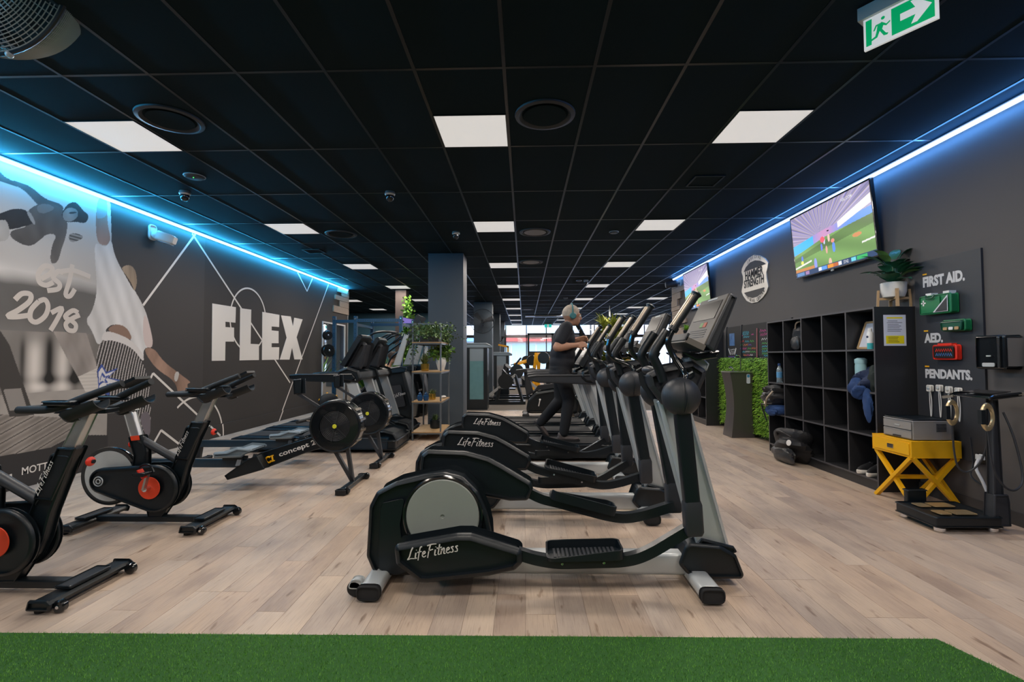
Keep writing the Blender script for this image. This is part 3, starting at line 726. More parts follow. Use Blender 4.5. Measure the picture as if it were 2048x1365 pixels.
# ---------------------------------------------------------------- spin bikes
BY = 3.69
def spin_bike():
    t = thing('spin_bike', 'black spin bike with silver flywheel at the back, second from the turf', 'bike', (-2.8, BY, 0), 'spin bikes by the mural')
    c = [(-3.193,0.367)][0]; R = .222
    fw_ = B().lathe([(R-.028, -.012), (R-.002, -.016), (R, -.010), (R, .010), (R-.002, .016), (R-.028, .012)], (c[0], BY, c[1]), (0, 1, 0), 56).put('flywheel', 'blackgloss', t)
    for s in (-1, 1): B().lathe([(R-.030, .0), (R-.030, .003), (.02, .004)], (c[0], BY+s*.011, c[1]), (0, s, 0), 48).put('flywheel_face', M['flyface'], fw_)
    # belt guard: small round at the flywheel, large round at the crank
    k = [(-2.781,0.293)][0]; f = [(-3.188,0.348)][0]
    ra, rb = .095, .178; out = []
    d = Vector((k[0]-f[0], k[1]-f[1])); L = d.length; th = atan2(d.y, d.x); al = acos((ra-rb)/L)
    for i in range(13): a = th+al+(2*pi-2*al)*i/12; out.append((f[0]+ra*cos(a), f[1]+ra*sin(a)))
    for i in range(21): a = th-al+2*al*i/20; out.append((k[0]+rb*cos(a), k[1]+rb*sin(a)))
    g = B().prism(out, BY-.10, BY-.045, 'y', .018, 3).put('belt_guard', 'black', t)
    B().prism(out, BY+.045, BY+.08, 'y', .01, 2).put('belt_guard', 'black', t)
    for i in range(2): B().ring((f[0]-.012, BY-.1015, f[1]), (0, 1, 0), .016+.018*i, .0045, 20, 5).put('emblem_ring', 'silver', g)
    q = [(-2.808,0.301)][0]
    B().disc((q[0], BY-.100, q[1]), (0, -1, 0), .083, .006, 40, .002).put('crank_disc', 'orange', g)
    ax = B().tube([(q[0], BY-.15, q[1]), (q[0], BY+.15, q[1])], .018, 12).put('crank_axle', 'chrome', t)
    for s in (-1, 1):
        e = (q[0]-s*.04, q[1]-s*.135); y = BY+s*.155
        B().sweep([(q[0], y, q[1]), (e[0], y+s*.01, e[1])], [(-.008, -.014), (.008, -.014), (.008, .014), (-.008, .014)], (0, 1, 0)).put('crank', 'steel', t)
        p = B().rbox(e[0]-.045, e[0]+.045, y+s*.02, y+s*.11, e[1]-.014, e[1]+.014, .012, 'y', .004).put('pedal', 'blackmetal', t)
        B().tube(cr([(e[0]-.04, y+s*.065, e[1]), (e[0]-.01, y+s*.065, e[1]+.055), (e[0]+.05, y+s*.065, e[1]+.06), (e[0]+.085, y+s*.065, e[1]+.01)], 5), .008, 6).put('toe_cage', 'blackmetal', p)
        B().bar((e[0]-.02, y+s*.068, e[1]+.03), (e[0]+.02, y+s*.068, e[1]-.03), .05, .008).put('strap', 'red', p)
    # frame
    fr = [(-2.588,0.755),(-2.46,0.751),(-2.5,0.626),(-2.574,0.429),(-2.61,0.289),(-2.654,0.191),(-2.738,0.112),(-2.893,0.111),(-2.856,0.194),(-2.743,0.327),(-2.669,0.516)]
    B().prism(fil(fr, .03), BY-.038, BY+.038, 'y', .014).put('main_frame', 'black', t)
    hb = [(-2.542,0.789),(-2.437,0.785),(-2.564,0.497),(-2.669,0.508)]
    hb_ = B().prism(fil(hb, .008), BY-.046, BY+.046, 'y', .010).put('head_tube', 'black', t)
    u = Vector((hb[0][0]-hb[3][0], 0, hb[0][1]-hb[3][1])).normalized()
    pm = (hb[3][0]+.036, BY-.0475, hb[3][1]+.02); script(pm, u, (-u.z, 0, u.x), .20, .034, 'lettering', hb_)
    tt = [(-2.96,0.648),(-2.66,0.482)]
    B().tube([(tt[0][0], BY, tt[0][1]), (tt[1][0], BY, tt[1][1])], .030, 14).put('top_tube', 'charcoal', t)
    st = [(-3.042,0.671),(-2.929,0.683),(-2.895,0.553),(-2.896,0.402),(-3.009,0.401),(-2.996,0.527)]
    B().prism(fil(st, .012), BY-.036, BY+.036, 'y', .012).put('seat_tube', 'black', t)
    B().prism([(-3.015,0.675),(-2.949,0.683),(-2.94,0.648),(-3.007,0.641)], BY-.038, BY-.036, 'y').put('badge', 'orange', t)
    sp = [(-3.09,0.858),(-3.016,0.866),(-2.957,0.675),(-3.027,0.667)]
    B().prism(sp, BY-.028, BY+.028, 'y', .006).put('seat_post', 'silverlight', t)
    sl = [(-3.216,0.877),(-2.997,0.896),(-2.988,0.869),(-3.207,0.847)]
    B().prism(sl, BY-.025, BY+.025, 'y', .004).put('seat_slider', 'silverlight', t)
    sd = [(x, z) for x, z in [(-3.245,0.935),(-3.166,0.938),(-3.068,0.923),(-2.919,0.911),(-2.903,0.896),(-2.95,0.885),(-3.106,0.885),(-3.216,0.893)]]
    xs0 = sd[0][0]; zz = sd[0][1]; sad = B(); n = 18; rows = []
    for i in range(9):
        f_ = i/8; wd = .115*(1-f_)**.8+.022; hgt = .03-.018*f_
        rows.append([(xs0+.30*f_, BY+wd*cos(a), zz-.02+hgt*(sin(a) if sin(a) > 0 else sin(a)*1.2)-.01*f_) for a in [2*pi*j/n for j in range(n)]])
    sad.add([p for r in rows for p in r], [(i*n+j, i*n+(j+1) % n, (i+1)*n+(j+1) % n, (i+1)*n+j) for i in range(8) for j in range(n)]+[list(range(n))[::-1], list(range(8*n, 9*n))])
    sad.put('saddle', 'blacksoft', t)
    for px_, nm, kk in (((-3.026,3.6,0.61), 'seat_knob', -1), ((-2.399,3.6,0.704), 'post_knob', 1)):
        kb = B().tube([(px_[0]-.03*-kk, BY, px_[2]), (px_[0], BY, px_[2])], .011, 10).put(nm, 'blackmetal', t)
        B().ball((px_[0]+kk*.008, BY, px_[2]), (.014, .030, .026), 14, 10).put('knob_head', 'red', kb)
    # handlebar post, bars and holders
    hp = [(-2.534,0.782),(-2.464,0.77),(-2.37,0.979),(-2.44,0.98)]
    B().prism(hp, BY-.028, BY+.028, 'y', .005).put('handlebar_post', 'silverlight', t)
    h0 = [(-2.468,0.983),(-2.343,0.991),(-2.343,0.972),(-2.467,0.964)]
    x0, z0 = h0[0][0], h0[0][1]
    B().rbox(x0-.10, x0+.20, BY-.05, BY+.05, z0-.012, z0+.015, .02, 'z', .005).put('bar_clamp', 'black', t)
    for s in (-1, 1):
        y = BY+s*.16
        bar = rnd3([(x0-.17, y, z0+.02), (x0+.02, y, z0+.02), (x0+.16, y-s*.03, z0+.085), (x0+.33, y-s*.06, z0+.155)], .08, 5)
        hb2 = B().tube(bar, .020, 12).put('handlebar', 'blacksoft', t)
        B().rbox(x0-.02, x0+.15, y-.045, y+.03, z0+.045, z0+.07, .03, 'z', .008).put('arm_pad', 'black', hb2)
        # half-pipe holder open to the top
        p0, p1 = Vector((x0+.10, y, z0+.01)), Vector((x0+.27, y, z0+.075)); R2 = .052; sec = []
        for i in range(11): a = pi+pi*i/10; sec.append((R2*cos(a), R2*sin(a)))
        for i in range(11): a = 2*pi-pi*i/10; sec.append(((R2-.006)*cos(a), (R2-.006)*sin(a)))
        B().sweep([p0, p1], sec[::-1], (0, 0, 1)).put('holder', 'blacksoft', t)
        B().tube(rnd3([(x0+.06, y, z0+.0), (x0+.10, y, z0-.04), (x0+.16, y, z0-.02)], .03), .012, 8).put('holder_bracket', 'black', t)
    B().tube([(x0-.17, BY-.16, z0+.02), (x0-.17, BY+.16, z0+.02)], .018, 10).put('rear_bar', 'blacksoft', t)
    cs = B().obox((x0+.30, BY, z0+.155), (.06, 0, .027), (0, .055, 0), (-.003, 0, .007)).put('console', 'black', t)
    B().obox((x0+.297, BY, z0+.1635), (.05, 0, .0225), (0, .045, 0), (-.001, 0, .0022)).put('screen', 'screenoff', cs)
    B().disc((x0-.10, BY, z0+.02), (0, 0, 1), .018, .03, 16, .006).put('brake_knob', 'red', t)
    # base
    bb = [(-3.282,0.072),(-2.44,0.087),(-2.439,0.031),(-3.28,0.015)]
    B().rbox(bb[0][0]-.05, bb[1][0]+.03, BY-.035, BY+.035, bb[2][1]-.01, bb[0][1], .012, 'x', .004).put('base_beam', 'black', t)
    B().prism(fil([(-2.894,0.156),(-2.7,0.157),(-2.768,0.059),(-2.869,0.058)], .01), BY-.034, BY+.034, 'y', .006).put('base_neck', 'black', t)
    for nm, x in (('front', -2.40), ('rear', -3.30)):
        s_ = B().prism(fil([(x-.075, .02), (x+.05, .02), (x+.06, .055), (x+.035, .075), (x-.06, .075)], .012), BY-.26, BY+.26, 'y', .012).put('stabilizer', 'black', t)
        B().rbox(x-.055, x+.035, BY-.13, BY+.13, .07, .088, .012, 'z', .005).put('step_plate', 'blackmetal', s_)
        for s in (-1, 1):
            B().disc((x-.03, BY+s*.22, .0), (0, 0, 1), .022, .022, 14, .004).put('foot', 'rubber', s_)
            if nm == 'front':
                B().disc((x+.072, BY+s*.20, .033), (0, s, 0), .032, .034, 20, .006).put('wheel', 'blackgloss', t)
                B().disc((x+.072, BY+s*.235, .033), (0, s, 0), .009, .004, 10, .001).put('wheel_bolt', 'chrome', t)
    return t
bk = spin_bike()
dup(bk, (-2.8, BY-1.06, 0), 'black spin bike nearest the turf, cut by the picture edge', None)

# ---------------------------------------------------------------- rowing machines
RY = 4.79
def rower():
    t = thing('rowing_machine', 'black rowing machine with a round fan, the one nearer the turf', 'rower', (-2.5, RY, 0), 'rowing machines side by side')
    cx, cz, R = -1.856, .600, .252
    c = B().lathe([(R-.10, -.075), (R-.02, -.075), (R, -.055), (R, .055), (R-.02, .075), (R-.10, .075)], (cx, RY, cz), (0, 1, 0), 48, False).put('fan_housing', 'blackgloss', t)
    for s in (-1, 1):
        B().ring((cx, RY+s*.062, cz), (0, 1, 0), R-.008, .012, 48, 8).put('housing_rim', 'blackmetal', c)
        bb = B()
        for i in range(9): bb.ring((cx, RY+s*.073, cz), (0, 1, 0), .03+.014*i, .0022, 36, 4)
        for i in range(6):
            a = i*pi/3+.3; bb.bar((cx+.02*cos(a), RY+s*.075, cz+.02*sin(a)), (cx+.155*cos(a), RY+s*.075, cz+.155*sin(a)), .004, .005)
        tag(bb.put('fan_grille', 'charcoal', t), kind='stuff')
        B().disc((cx, RY+s*.075, cz), (0, s, 0), .021, .008, 20, .002).put('hub_cap', M['limegreen'], c)
        B().lathe([(.150, .0), (.155, .002), (.02, .002)], (cx, RY+s*.055, cz), (0, s, 0), 40).put('fan_disc', 'blacksoft', c)
    for i in range(10):
        a = pi*.62+i*pi*.78/9
        B().obox((cx+R*cos(a), RY, cz+R*sin(a)), (-.018*sin(a), 0, .018*cos(a)), (0, .06, 0), (.006*cos(a), 0, .006*sin(a))).put('housing_rib', 'black', c)
    for i in range(4):
        a = -.6+i*.42; B().obox((cx+(R+.006)*cos(a), RY, cz+(R+.006)*sin(a)), (-.012*sin(a), 0, .012*cos(a)), (0, .075, 0), (.005*cos(a), 0, .005*sin(a))).put('housing_clip', 'steelclip', c)
    # body arm with the maker's name, foot plates
    arm = [(-2.701,0.288),(-2.603,0.337),(-2.111,0.488),(-1.993,0.531),(-1.943,0.401),(-2.159,0.333),(-2.517,0.197)]
    a = B().prism(fil(arm, .01), RY-.05, RY+.05, 'y', .008).put('front_beam', 'black', t)
    p0 = (-2.404,4.7,0.255); d = Vector((1, 0, .345)).normalized()
    text('concept 2', (p0[0], RY-.0515, p0[2]+.030), d, (-d.z, 0, d.x), .385, .062, 'whitepaint', 'lettering', a, bold=.02)
    l0 = (-2.542,4.7,0.24); n2 = Vector((-d.z, 0, d.x))
    o = Vector((l0[0], RY-.052, l0[2])); lg = B()
    for (ox, r0, a0, a1) in ((.032, .028, .6, 5.7),):
        pts = [o+d*(ox+r0*cos(q))+n2*(.02+r0*sin(q)) for q in np.linspace(a0, a1, 14)]; lg.tube(pts, .009, 5)
    lg.tube([o+d*.070+n2*-.006, o+d*.076+n2*.046], .009, 5).tube([o+d*.058+n2*.046, o+d*.092+n2*.046], .006, 5).tube([o+d*.056+n2*-.006, o+d*.09+n2*-.006], .006, 5)
    lg.put('logo', 'yellow', a)
    ft = [(-2.872,0.147),(-2.842,0.105),(-2.479,0.21),(-2.558,0.343),(-2.655,0.3)]
    for s in (-1, 1):
        y = RY+s*.14
        f = B().prism(fil(ft, .006), y-.055, y+.055, 'y', .008).put('foot_plate', 'black', t)
        q = [(x, z) for x, z in ft]; e = Vector((q[4][0]-q[0][0], 0, q[4][1]-q[0][1])); m_ = Vector((q[0][0], y, q[0][1]))+e*.62
        B().sweep([m_+Vector((0, -.062, 0)), m_+Vector((-.02, 0, .045)), m_+Vector((0, .062, 0))], [(-.02, -.003), (.02, -.003), (.02, .003), (-.02, .003)], (0, 0, 1)).put('foot_strap', 'charcoal', f)
    # monorail, seat, rear leg
    mr = [(-3.716,0.271),(-2.71,0.283),(-2.708,0.185),(-3.713,0.173)]
    z0, z1 = mr[2][1], mr[0][1]
    B().rbox(-4.02, -2.62, RY-.03, RY+.03, z0, z1, .008, 'x', .002).put('monorail', 'blueblack', t)
    B().box(-4.0, -2.64, RY-.012, RY+.012, z1-.001, z1+.003).put('rail_track', 'chrome', t)
    sx = [(-3.08, .0), (-2.70, 0)]
    st = [(-3.019,0.359),(-2.881,0.368),(-2.783,0.407),(-2.66,0.398),(-2.625,0.374),(-2.708,0.335),(-2.742,0.306),(-3.013,0.301)]
    B().prism(fil(st, .02), RY-.15, RY+.15, 'y', .022, 3).put('seat', 'rowgrey', t)
    B().box(-2.98, -2.78, RY-.05, RY+.05, z1-.01, z1+.02).put('seat_carriage', 'black', t)
    rl = B().bar((-3.93, RY, z0+.03), (-3.96, RY, .03), .05, .04, (0, 1, 0)).put('rear_leg', 'blackmetal', t)
    B().rbox(-4.0, -3.92, RY-.22, RY+.22, .008, .045, .015, 'y', .006).put('rear_foot', 'black', t)
    # front legs and foot bar
    fx = -1.70
    for x in (cx-.05, cx+.10):
        B().bar((x, RY, cz-.20), (fx, RY, .05), .035, .035, (0, 1, 0)).put('front_leg', 'charcoal', t)
    ff = B().rbox(fx-.035, fx+.035, RY-.31, RY+.31, .02, .06, .015, 'y', .006).put('front_foot', 'black', t)
    for s in (-1, 1):
        B().disc((fx+.045, RY+s*.27, .034), (0, s, 0), .033, .03, 18, .005).put('caster', 'blackgloss', ff)
        B().rbox(fx-.05, fx+.05, RY+s*.31-.03, RY+s*.31+.03, .006, .05, .01, 'z', .004).put('foot_pad', 'rubber', ff)
    # monitor arm, monitor, handle
    ma = [(-1.955,0.772),(-2.244,0.928)]
    B().bar((ma[0][0], RY-.06, ma[0][1]-.02), (ma[1][0], RY-.06, ma[1][1]), .028, .02, (0, 1, 0)).put('monitor_arm', 'charcoal', t)
    mo = [(-2.271,1.057),(-2.187,1.066),(-2.19,0.92),(-2.259,0.91)]
    B().prism(fil(mo, .006), RY-.09, RY-.02, 'y', .008).put('monitor', 'black', t)
    B().bar((mo[1][0]-.002, RY-.055, mo[1][1]), (mo[2][0]+.006, RY-.055, mo[2][1]), .06, .01, (0, 1, 0)).put('monitor_back', 'blackmetal', t)
    B().tube([(cx-.30, RY-.22, cz+.06), (cx-.33, RY, cz+.05), (cx-.30, RY+.22, cz+.06)], .017, 10).put('handle', 'blacksoft', t)
    B().tube([(cx-.32, RY, cz+.05), (cx-.2, RY, cz+.03)], .005, 6).put('chain', 'chrome', t)
    return t
r1 = rower(); dup(r1, (-2.53, RY+1.08, 0), 'black rowing machine with a round fan, beside the long treadmill decks')

# ---------------------------------------------------------------- treadmills (upright feet at x = 0 of each)
def treadmill(loc, label, group):
    t = thing('treadmill', label, 'treadmill', loc, group); X, Y, _ = loc
    def b(): return B()
    W = .42
    for s in (-1, 1):
        y = Y+s*(W-.06)
        B().prism(fil([(X-1.78, .04), (X+.34, .04), (X+.34, .20), (X-1.70, .215), (X-1.78, .19)], .02), y-.06, y+.06, 'y', .012).put('side_rail', 'blueblack' if group.startswith('tread') and X < 0 else 'blackmetal', t)
        B().prism(fil([(X-.10, .19), (X-.05, .30), (X+.07, .33), (X+.22, .26), (X+.24, .19)], .03), y-.055, y+.075*1, 'y', .02).put('rail_cap', 'black', t)
        # silver upright leaning back towards the runner
        B().prism(fil([(X-.02, .28), (X+.12, .28), (X-.12, 1.02), (X-.27, 1.02)], .006), y-.012 if s < 0 else y-.048, y+.048 if s < 0 else y+.012, 'y', .010).put('upright', 'silver', t)
        hr = B().prism(fil([(X-1.02, 1.04), (X-1.0, .985), (X-.88, .955), (X-.18, .93), (X-.10, 1.0), (X-.15, 1.06), (X-.9, 1.055)], .02), y-.035, y+.035, 'y', .015).put('handrail', 'charcoal' if X > 0 else 'blackmetal', t)
    B().box(X-1.74, X-.05, Y-.30, Y+.30, .17, .19).put('belt', 'rubber', t)
    B().tube([(X-1.74, Y-.30, .165), (X-1.74, Y+.30, .165)], .03, 12).put('roller', 'blackmetal', t)
    hd = B().prism(fil([(X-.12, .05), (X+.44, .05), (X+.45, .16), (X+.40, .25), (X+.25, .285), (X-.02, .25), (X-.12, .20)], .05), Y-.30, Y+.30, 'y', .03, 3).put('motor_hood', 'black', t)
    B().rbox(X+.20, X+.46, Y-W+.0, Y+W, .03, .17, .05, 'z', .02).put('front_bumper', 'black', t)
    # shroud between the uprights, console slab tilted away from the runner
    B().prism(fil([(X-.36, 1.02), (X-.30, .96), (X-.08, .93), (X-.02, .99), (X-.06, 1.10), (X-.22, 1.15), (X-.34, 1.10)], .03), Y-W+.02, Y+W-.02, 'y', .03, 3).put('cross_shroud', 'black', t)
    for s in (-1, 1): B().lathe([(.045, 0), (.05, .006), (.04, .010), (.035, .002)], (X-.24, Y+s*.22, 1.135), (-.15, 0, 1), 20).put('cup_holder', 'blueblack', t)
    p, q = Vector((X-.34, Y, 1.16)), Vector((X-.10, Y, 1.56)); e = (q-p).normalized(); n = Vector((-e.z, 0, e.x)); m = (p+q)/2; L = (q-p).length/2
    c = B().obox(m, e*L, Vector((0, .25, 0)), n*.032).put('console', 'black', t)
    B().obox(m+e*.035+n*.033, e*(L-.10), Vector((0, .21, 0)), n*.002).put('screen', 'screenoff', c)
    B().obox(m-e*(L-.06)+n*.034, e*.045, Vector((0, .22, 0)), n*.004).put('key_panel', 'consolegrey', c)
    B().prism(fil([(X-.33, 1.12), (X-.10, 1.10), (X-.02, 1.46), (X-.07, 1.50), (X-.13, 1.48)], .04), Y-.19, Y+.19, 'y', .04, 3).put('console_back', 'charcoal', t)
    B().tube([(q.x-.01, Y-.2, q.z), (q.x-.01, Y+.2, q.z)], .035, 14).put('console_roll', 'blackmetal', c)
    return t
XT = -2.17
treadmill((XT, 6.87, 0), 'black treadmill beside the long handrail, next to the rowing machines', 'treadmills by the mural wall')
treadmill((XT-.05, 7.83, 0), 'black treadmill between the nearer treadmill and the stair climbers', 'treadmills by the mural wall')
XT2 = XT+3.22
treadmill((XT2, 6.36, 0), 'treadmill carrying the man in black beyond the elliptical trainers', 'treadmills beyond the ellipticals')
treadmill((XT2, 7.34, 0), 'empty treadmill just beyond the one carrying the man', 'treadmills beyond the ellipticals')
treadmill((XT2, 8.32, 0), 'empty treadmill beside the black exercise bike, last of its row', 'treadmills beyond the ellipticals')

# ---------------------------------------------------------------- the printed wall
M['print'] = vmat('mural_print', .65)
def seg_d(Y, Z, p, q):
    px, pz = q[0]-p[0], q[1]-p[1]; L = px*px+pz*pz
    t = np.clip(((Y-p[0])*px+(Z-p[1])*pz)/L, 0, 1); return np.hypot(Y-p[0]-t*px, Z-p[1]-t*pz)
YA, YB, ZB = 3.9, 7.35, 3.145
def chaikin(p, n=2):
    for _ in range(n):
        q = []
        for i in range(len(p)):
            a, b = p[i-1], p[i]; q += [(a[0]*.75+b[0]*.25, a[1]*.75+b[1]*.25), (a[0]*.25+b[0]*.75, a[1]*.25+b[1]*.75)]
        p = q
    return p
def mural(U, V_):
    def inside_s(poly, Y, Z): return inside(chaikin(poly), Y, Z)
    Y = YA+U*(YB-YA); Z = V_*ZB
    rs = np.random.RandomState(4)
    def fbm(sx, sz, seed, oct=4):
        r = np.random.RandomState(seed); o = np.zeros_like(Y); a = 1
        for k in range(oct):
            f = 2**k
            for _ in range(3): o += a*np.sin(Y*sx*f*r.uniform(.6, 1.4)+r.uniform(0, 6)+Z*sz*f*r.uniform(-1, 1))*.33
            a *= .55
        return o
    C = np.empty(Y.shape+(3,)); wall = np.array([.052, .048, .048]); C[:] = wall
    def paint(mask, col, f=None):
        col = np.asarray(col, float)
        c = col if f is None else col*f[..., None]
        C[mask] = c[mask] if f is not None else c
    edge = 5.62+.03*np.sin(Z*3)
    pic = Y < edge
    hz = [(4.93,1.547)][0][1]
    sky = .46+.10*np.clip((Z-2.2)/.9, 0, 1)+.05*fbm(2, 3, 1)
    cl = np.exp(-((Z-1.98+.12*(Y-5))/.14)**2)*.22
    low = np.clip((2.15-Z+.03*fbm(3, 2, 9))/.14, 0, 1)
    sky = (sky+cl)*(1-low)+low*(.125+.02*fbm(3, 5, 14)+.10*np.clip((1.75-Z)/.3, 0, 1))
    paint(pic & (Z > hz), (1.0, .965, .94), np.clip(sky, .08, .8))
    # blurred quay in the lower half
    bl = .22+.10*fbm(4, 2, 8, 3)
    for (cy, w, z0, z1, a) in ((4.78, .07, .95, 1.42, .42), (5.08, .06, .95, 1.40, .38), (4.66, .03, 1.0, 1.45, -.2), (4.93, .05, .9, 1.5, -.26), (5.22, .05, .9, 1.3, -.22)):
        bl += a*np.exp(-((Y-cy)/w)**2)/(1+np.exp(-(Z-z0)*25))/(1+np.exp((Z-z1)*25))
    for (cy, cz, wy, wz, a) in ((4.86, .98, .1, .05, .3), (5.12, .96, .2, .06, .25), (5.0, 1.05, .35, .05, -.2), (5.35, 1.0, .2, .12, -.12)): bl += a*np.exp(-((Y-cy)/wy)**2-((Z-cz)/wz)**2)
    bl = np.where(Z < .93, .36+.05*fbm(5, 8, 3), bl)
    paint(pic & (Z <= hz), (1.0, .93, .87), np.clip(bl, .02, .75))
    deck = [(4.314,0.773),(4.61,0.724),(5.225,0.617),(5.214,0.384),(4.973,0.345),(4.483,0.349),(4.327,0.36)]
    ds = .26+.06*np.sin((Y*1.0-Z*2.3)*30)+.03*fbm(9, 3, 6)
    ds = np.where(np.sin((Y-Z*2.3)*30) > .9, .10, ds)
    paint(inside(deck, Y, Z), (1, .9, .82), ds)
    band = [(4.112,0.371),(4.483,0.349),(4.973,0.345),(5.231,0.431),(5.665,0.362),(5.691,-0.531),(4.128,-0.175)]
    paint(inside(band, Y, Z), (.035, .033, .034))
    post = [(4.367,1.577),(4.447,1.539),(4.533,1.41),(4.791,0.702),(4.557,0.712),(4.463,1.001),(4.378,1.206)]
    paint(inside(post, Y, Z), (.055, .05, .047))
    paint(inside([(4.491,0.978),(4.653,0.982),(4.718,0.772),(4.555,0.774)], Y, Z), (.27, .25, .235))
    leg = [(4.963,1.559),(5.348,1.562),(5.518,1.132),(5.268,1.054),(5.116,1.292)]
    paint(inside(leg, Y, Z), (.40, .36, .335), .85+.25*fbm(6, 5, 12))
    paint(inside([(5.258,1.068),(5.493,1.159),(5.535,0.899),(5.357,0.897)], Y, Z), (.60, .56, .52), .95+.08*np.sin(Z*160))
    # the leaping woman in grey tones
    sk = (.115, .108, .105)
    f = 1+.35*fbm(7, 8, 21)
    for pl_, c in (([(4.31,3.066),(4.403,3.044),(4.466,2.994),(4.615,3.011),(4.713,2.992),(4.85,2.918),(5.016,2.932),(5.053,2.86),(4.821,2.789),(4.617,2.958),(4.488,2.95),(4.406,2.949),(4.313,2.952)], (.10, .097, .097)),
                   ([(4.66,2.748),(4.741,2.828),(4.834,2.889),(5.035,2.896),(5.092,2.753),(5.078,2.598),(5.03,2.453),(4.992,2.288),(4.905,2.26),(4.92,2.461),(4.978,2.59),(4.86,2.567),(4.798,2.48),(4.693,2.389),(4.575,2.411),(4.503,2.453),(4.522,2.518),(4.687,2.593)], sk),
                   ([(4.324,2.595),(4.415,2.644),(4.537,2.736),(4.664,2.754),(4.733,2.676),(4.724,2.631),(4.585,2.553),(4.501,2.512),(4.419,2.513),(4.327,2.495)], (.035, .034, .036)),
                   ([(5.027,2.852),(5.086,2.954),(5.174,3.008),(5.25,2.954),(5.28,2.928),(5.338,2.911),(5.33,2.838),(5.284,2.793),(5.199,2.787),(5.074,2.745),(5.02,2.791)], (.045, .043, .043)),
                   ([(5.044,2.865),(5.104,2.922),(5.195,2.928),(5.216,2.857),(5.145,2.777),(5.065,2.749),(5.024,2.801)], (.24, .225, .215)),
                   ([(4.364,2.563),(4.43,2.589),(4.478,2.598),(4.51,2.485),(4.483,2.404),(4.423,2.38),(4.37,2.376)], (.42, .40, .38))):
        paint(inside_s(pl_, Y, Z) , c, np.clip(f, .5, 1.8))
    paint(inside_s([(5.097,2.864),(5.187,2.9),(5.193,2.881),(5.103,2.844)], Y, Z), (.05, .05, .05))
    paint(inside_s([(4.742,2.812),(4.827,2.879),(4.95,2.874),(4.902,2.814),(4.791,2.748)], Y, Z), (.2, .19, .185))
    paint(inside_s([(4.645,2.743),(4.69,2.749),(4.755,2.643),(4.724,2.622)], Y, Z), (.34, .33, .32))
    # small patterned block beside her
    paint(inside_s([(5.103,2.655),(5.326,2.652),(5.116,2.515)], Y, Z), (.3, .29, .28), np.where(np.sin(Z*170) > 0, 1.0, .35))
    # the man with the raised arm, printed in colour over the charcoal
    arm = [(5.46,3.164),(5.579,3.171),(5.587,2.874),(5.646,2.695),(5.58,2.6),(5.446,2.615),(5.43,2.938)]
    paint(inside_s(arm, Y, Z), (.32, .215, .18), .9+.25*fbm(9, 3, 31)); paint(inside_s([(5.46,3.164),(5.579,3.171),(5.585,2.966),(5.488,2.901),(5.431,2.902)], Y, Z), (.30, .30, .31))
    sh = [(5.422,2.613),(5.518,2.596),(5.585,2.597),(5.646,2.713),(5.694,2.529),(5.807,2.362),(6.001,2.152),(6.168,1.944),(6.259,1.75),(6.362,1.407),(6.17,1.419),(6.189,1.204),(6.017,1.401),(5.896,1.647),(5.714,1.696),(5.598,1.62),(5.61,1.575),(5.511,1.391),(5.425,1.584),(5.328,1.7),(5.419,1.813),(5.476,2.051),(5.439,2.367)]
    fold = .62+.07*fbm(8, 4, 41)+.05*np.sin((Y*.8+Z*.35)*40)
    paint(inside_s(sh, Y, Z), (1.0, .985, .985), np.clip(fold, .35, .78))
    paint(inside_s([(6.157,1.883),(6.259,1.75),(6.362,1.407),(6.17,1.419)], Y, Z), (.60, .50, .48))
    paint(inside_s([(5.801,2.395),(5.92,2.451),(6.013,2.409),(6.051,2.268),(6.025,2.136),(5.982,2.139),(5.938,2.25),(5.83,2.347)], Y, Z), (.36, .27, .19), .9+.4*fbm(20, 6, 51))
    paint(inside_s([(5.83,2.347),(5.938,2.25),(6.006,2.139),(5.976,2.158),(5.878,2.279)], Y, Z), (.06, .045, .04))
    paint(inside_s([(5.605,1.602),(5.718,1.69),(5.9,1.672),(6.015,1.488),(5.807,1.557)], Y, Z), (.26, .165, .125))
    pants = [(5.533,1.476),(5.72,1.492),(6.002,1.41),(6.181,1.204),(6.264,1.011),(6.319,0.744),(6.327,0.256),(6.124,0.387),(5.526,0.882),(5.478,1.275)]
    mid = (Y-5.9)-.22*(Z-.9)
    st = np.where(np.sin(mid*150+1.2*np.sin(Z*7)) > .55, .50, .045)
    paint(inside_s(pants, Y, Z), (1, .94, .92), st)
    paint(inside_s([(6.119,0.564),(6.318,0.581),(6.328,0.236),(6.228,0.272)], Y, Z), (.16, .14, .16))
    paint(inside_s([(5.609,1.593),(5.721,1.586),(5.971,1.51),(6.178,1.334),(6.189,1.204),(5.997,1.41),(5.72,1.492),(5.539,1.476),(5.564,1.564)], Y, Z), (.64, .61, .60))
    hand = [(6.191,1.414),(6.367,1.401),(6.524,1.231),(6.793,1.079),(6.952,0.992),(7.095,0.911),(6.994,0.893),(7.049,0.791),(7.007,0.764),(6.972,0.845),(6.96,0.712),(6.922,0.704),(6.894,0.817),(6.871,0.715),(6.834,0.733),(6.767,0.945),(6.416,1.118),(6.224,1.314)]
    paint(inside_s(hand, Y, Z), (.34, .215, .16), .9+.3*fbm(8, 6, 61))
    paint(inside_s([(6.763,1.087),(6.849,1.073),(6.798,0.926),(6.73,0.969)], Y, Z), (.5, .48, .46))
    star = [(5.557,1.212),(5.627,1.111),(5.791,1.158),(5.657,1.044),(5.868,0.999),(5.649,0.946),(5.684,0.815),(5.525,0.9),(5.502,1.132)]
    paint(inside(star, Y, Z), (.05, .09, .32))
    star2 = [(5.563,1.17),(5.619,1.089),(5.741,1.126),(5.635,1.038),(5.8,0.993),(5.627,0.965),(5.651,0.864),(5.535,0.92),(5.519,1.114)]
    paint(inside(star2, Y, Z), (.66, .65, .66))
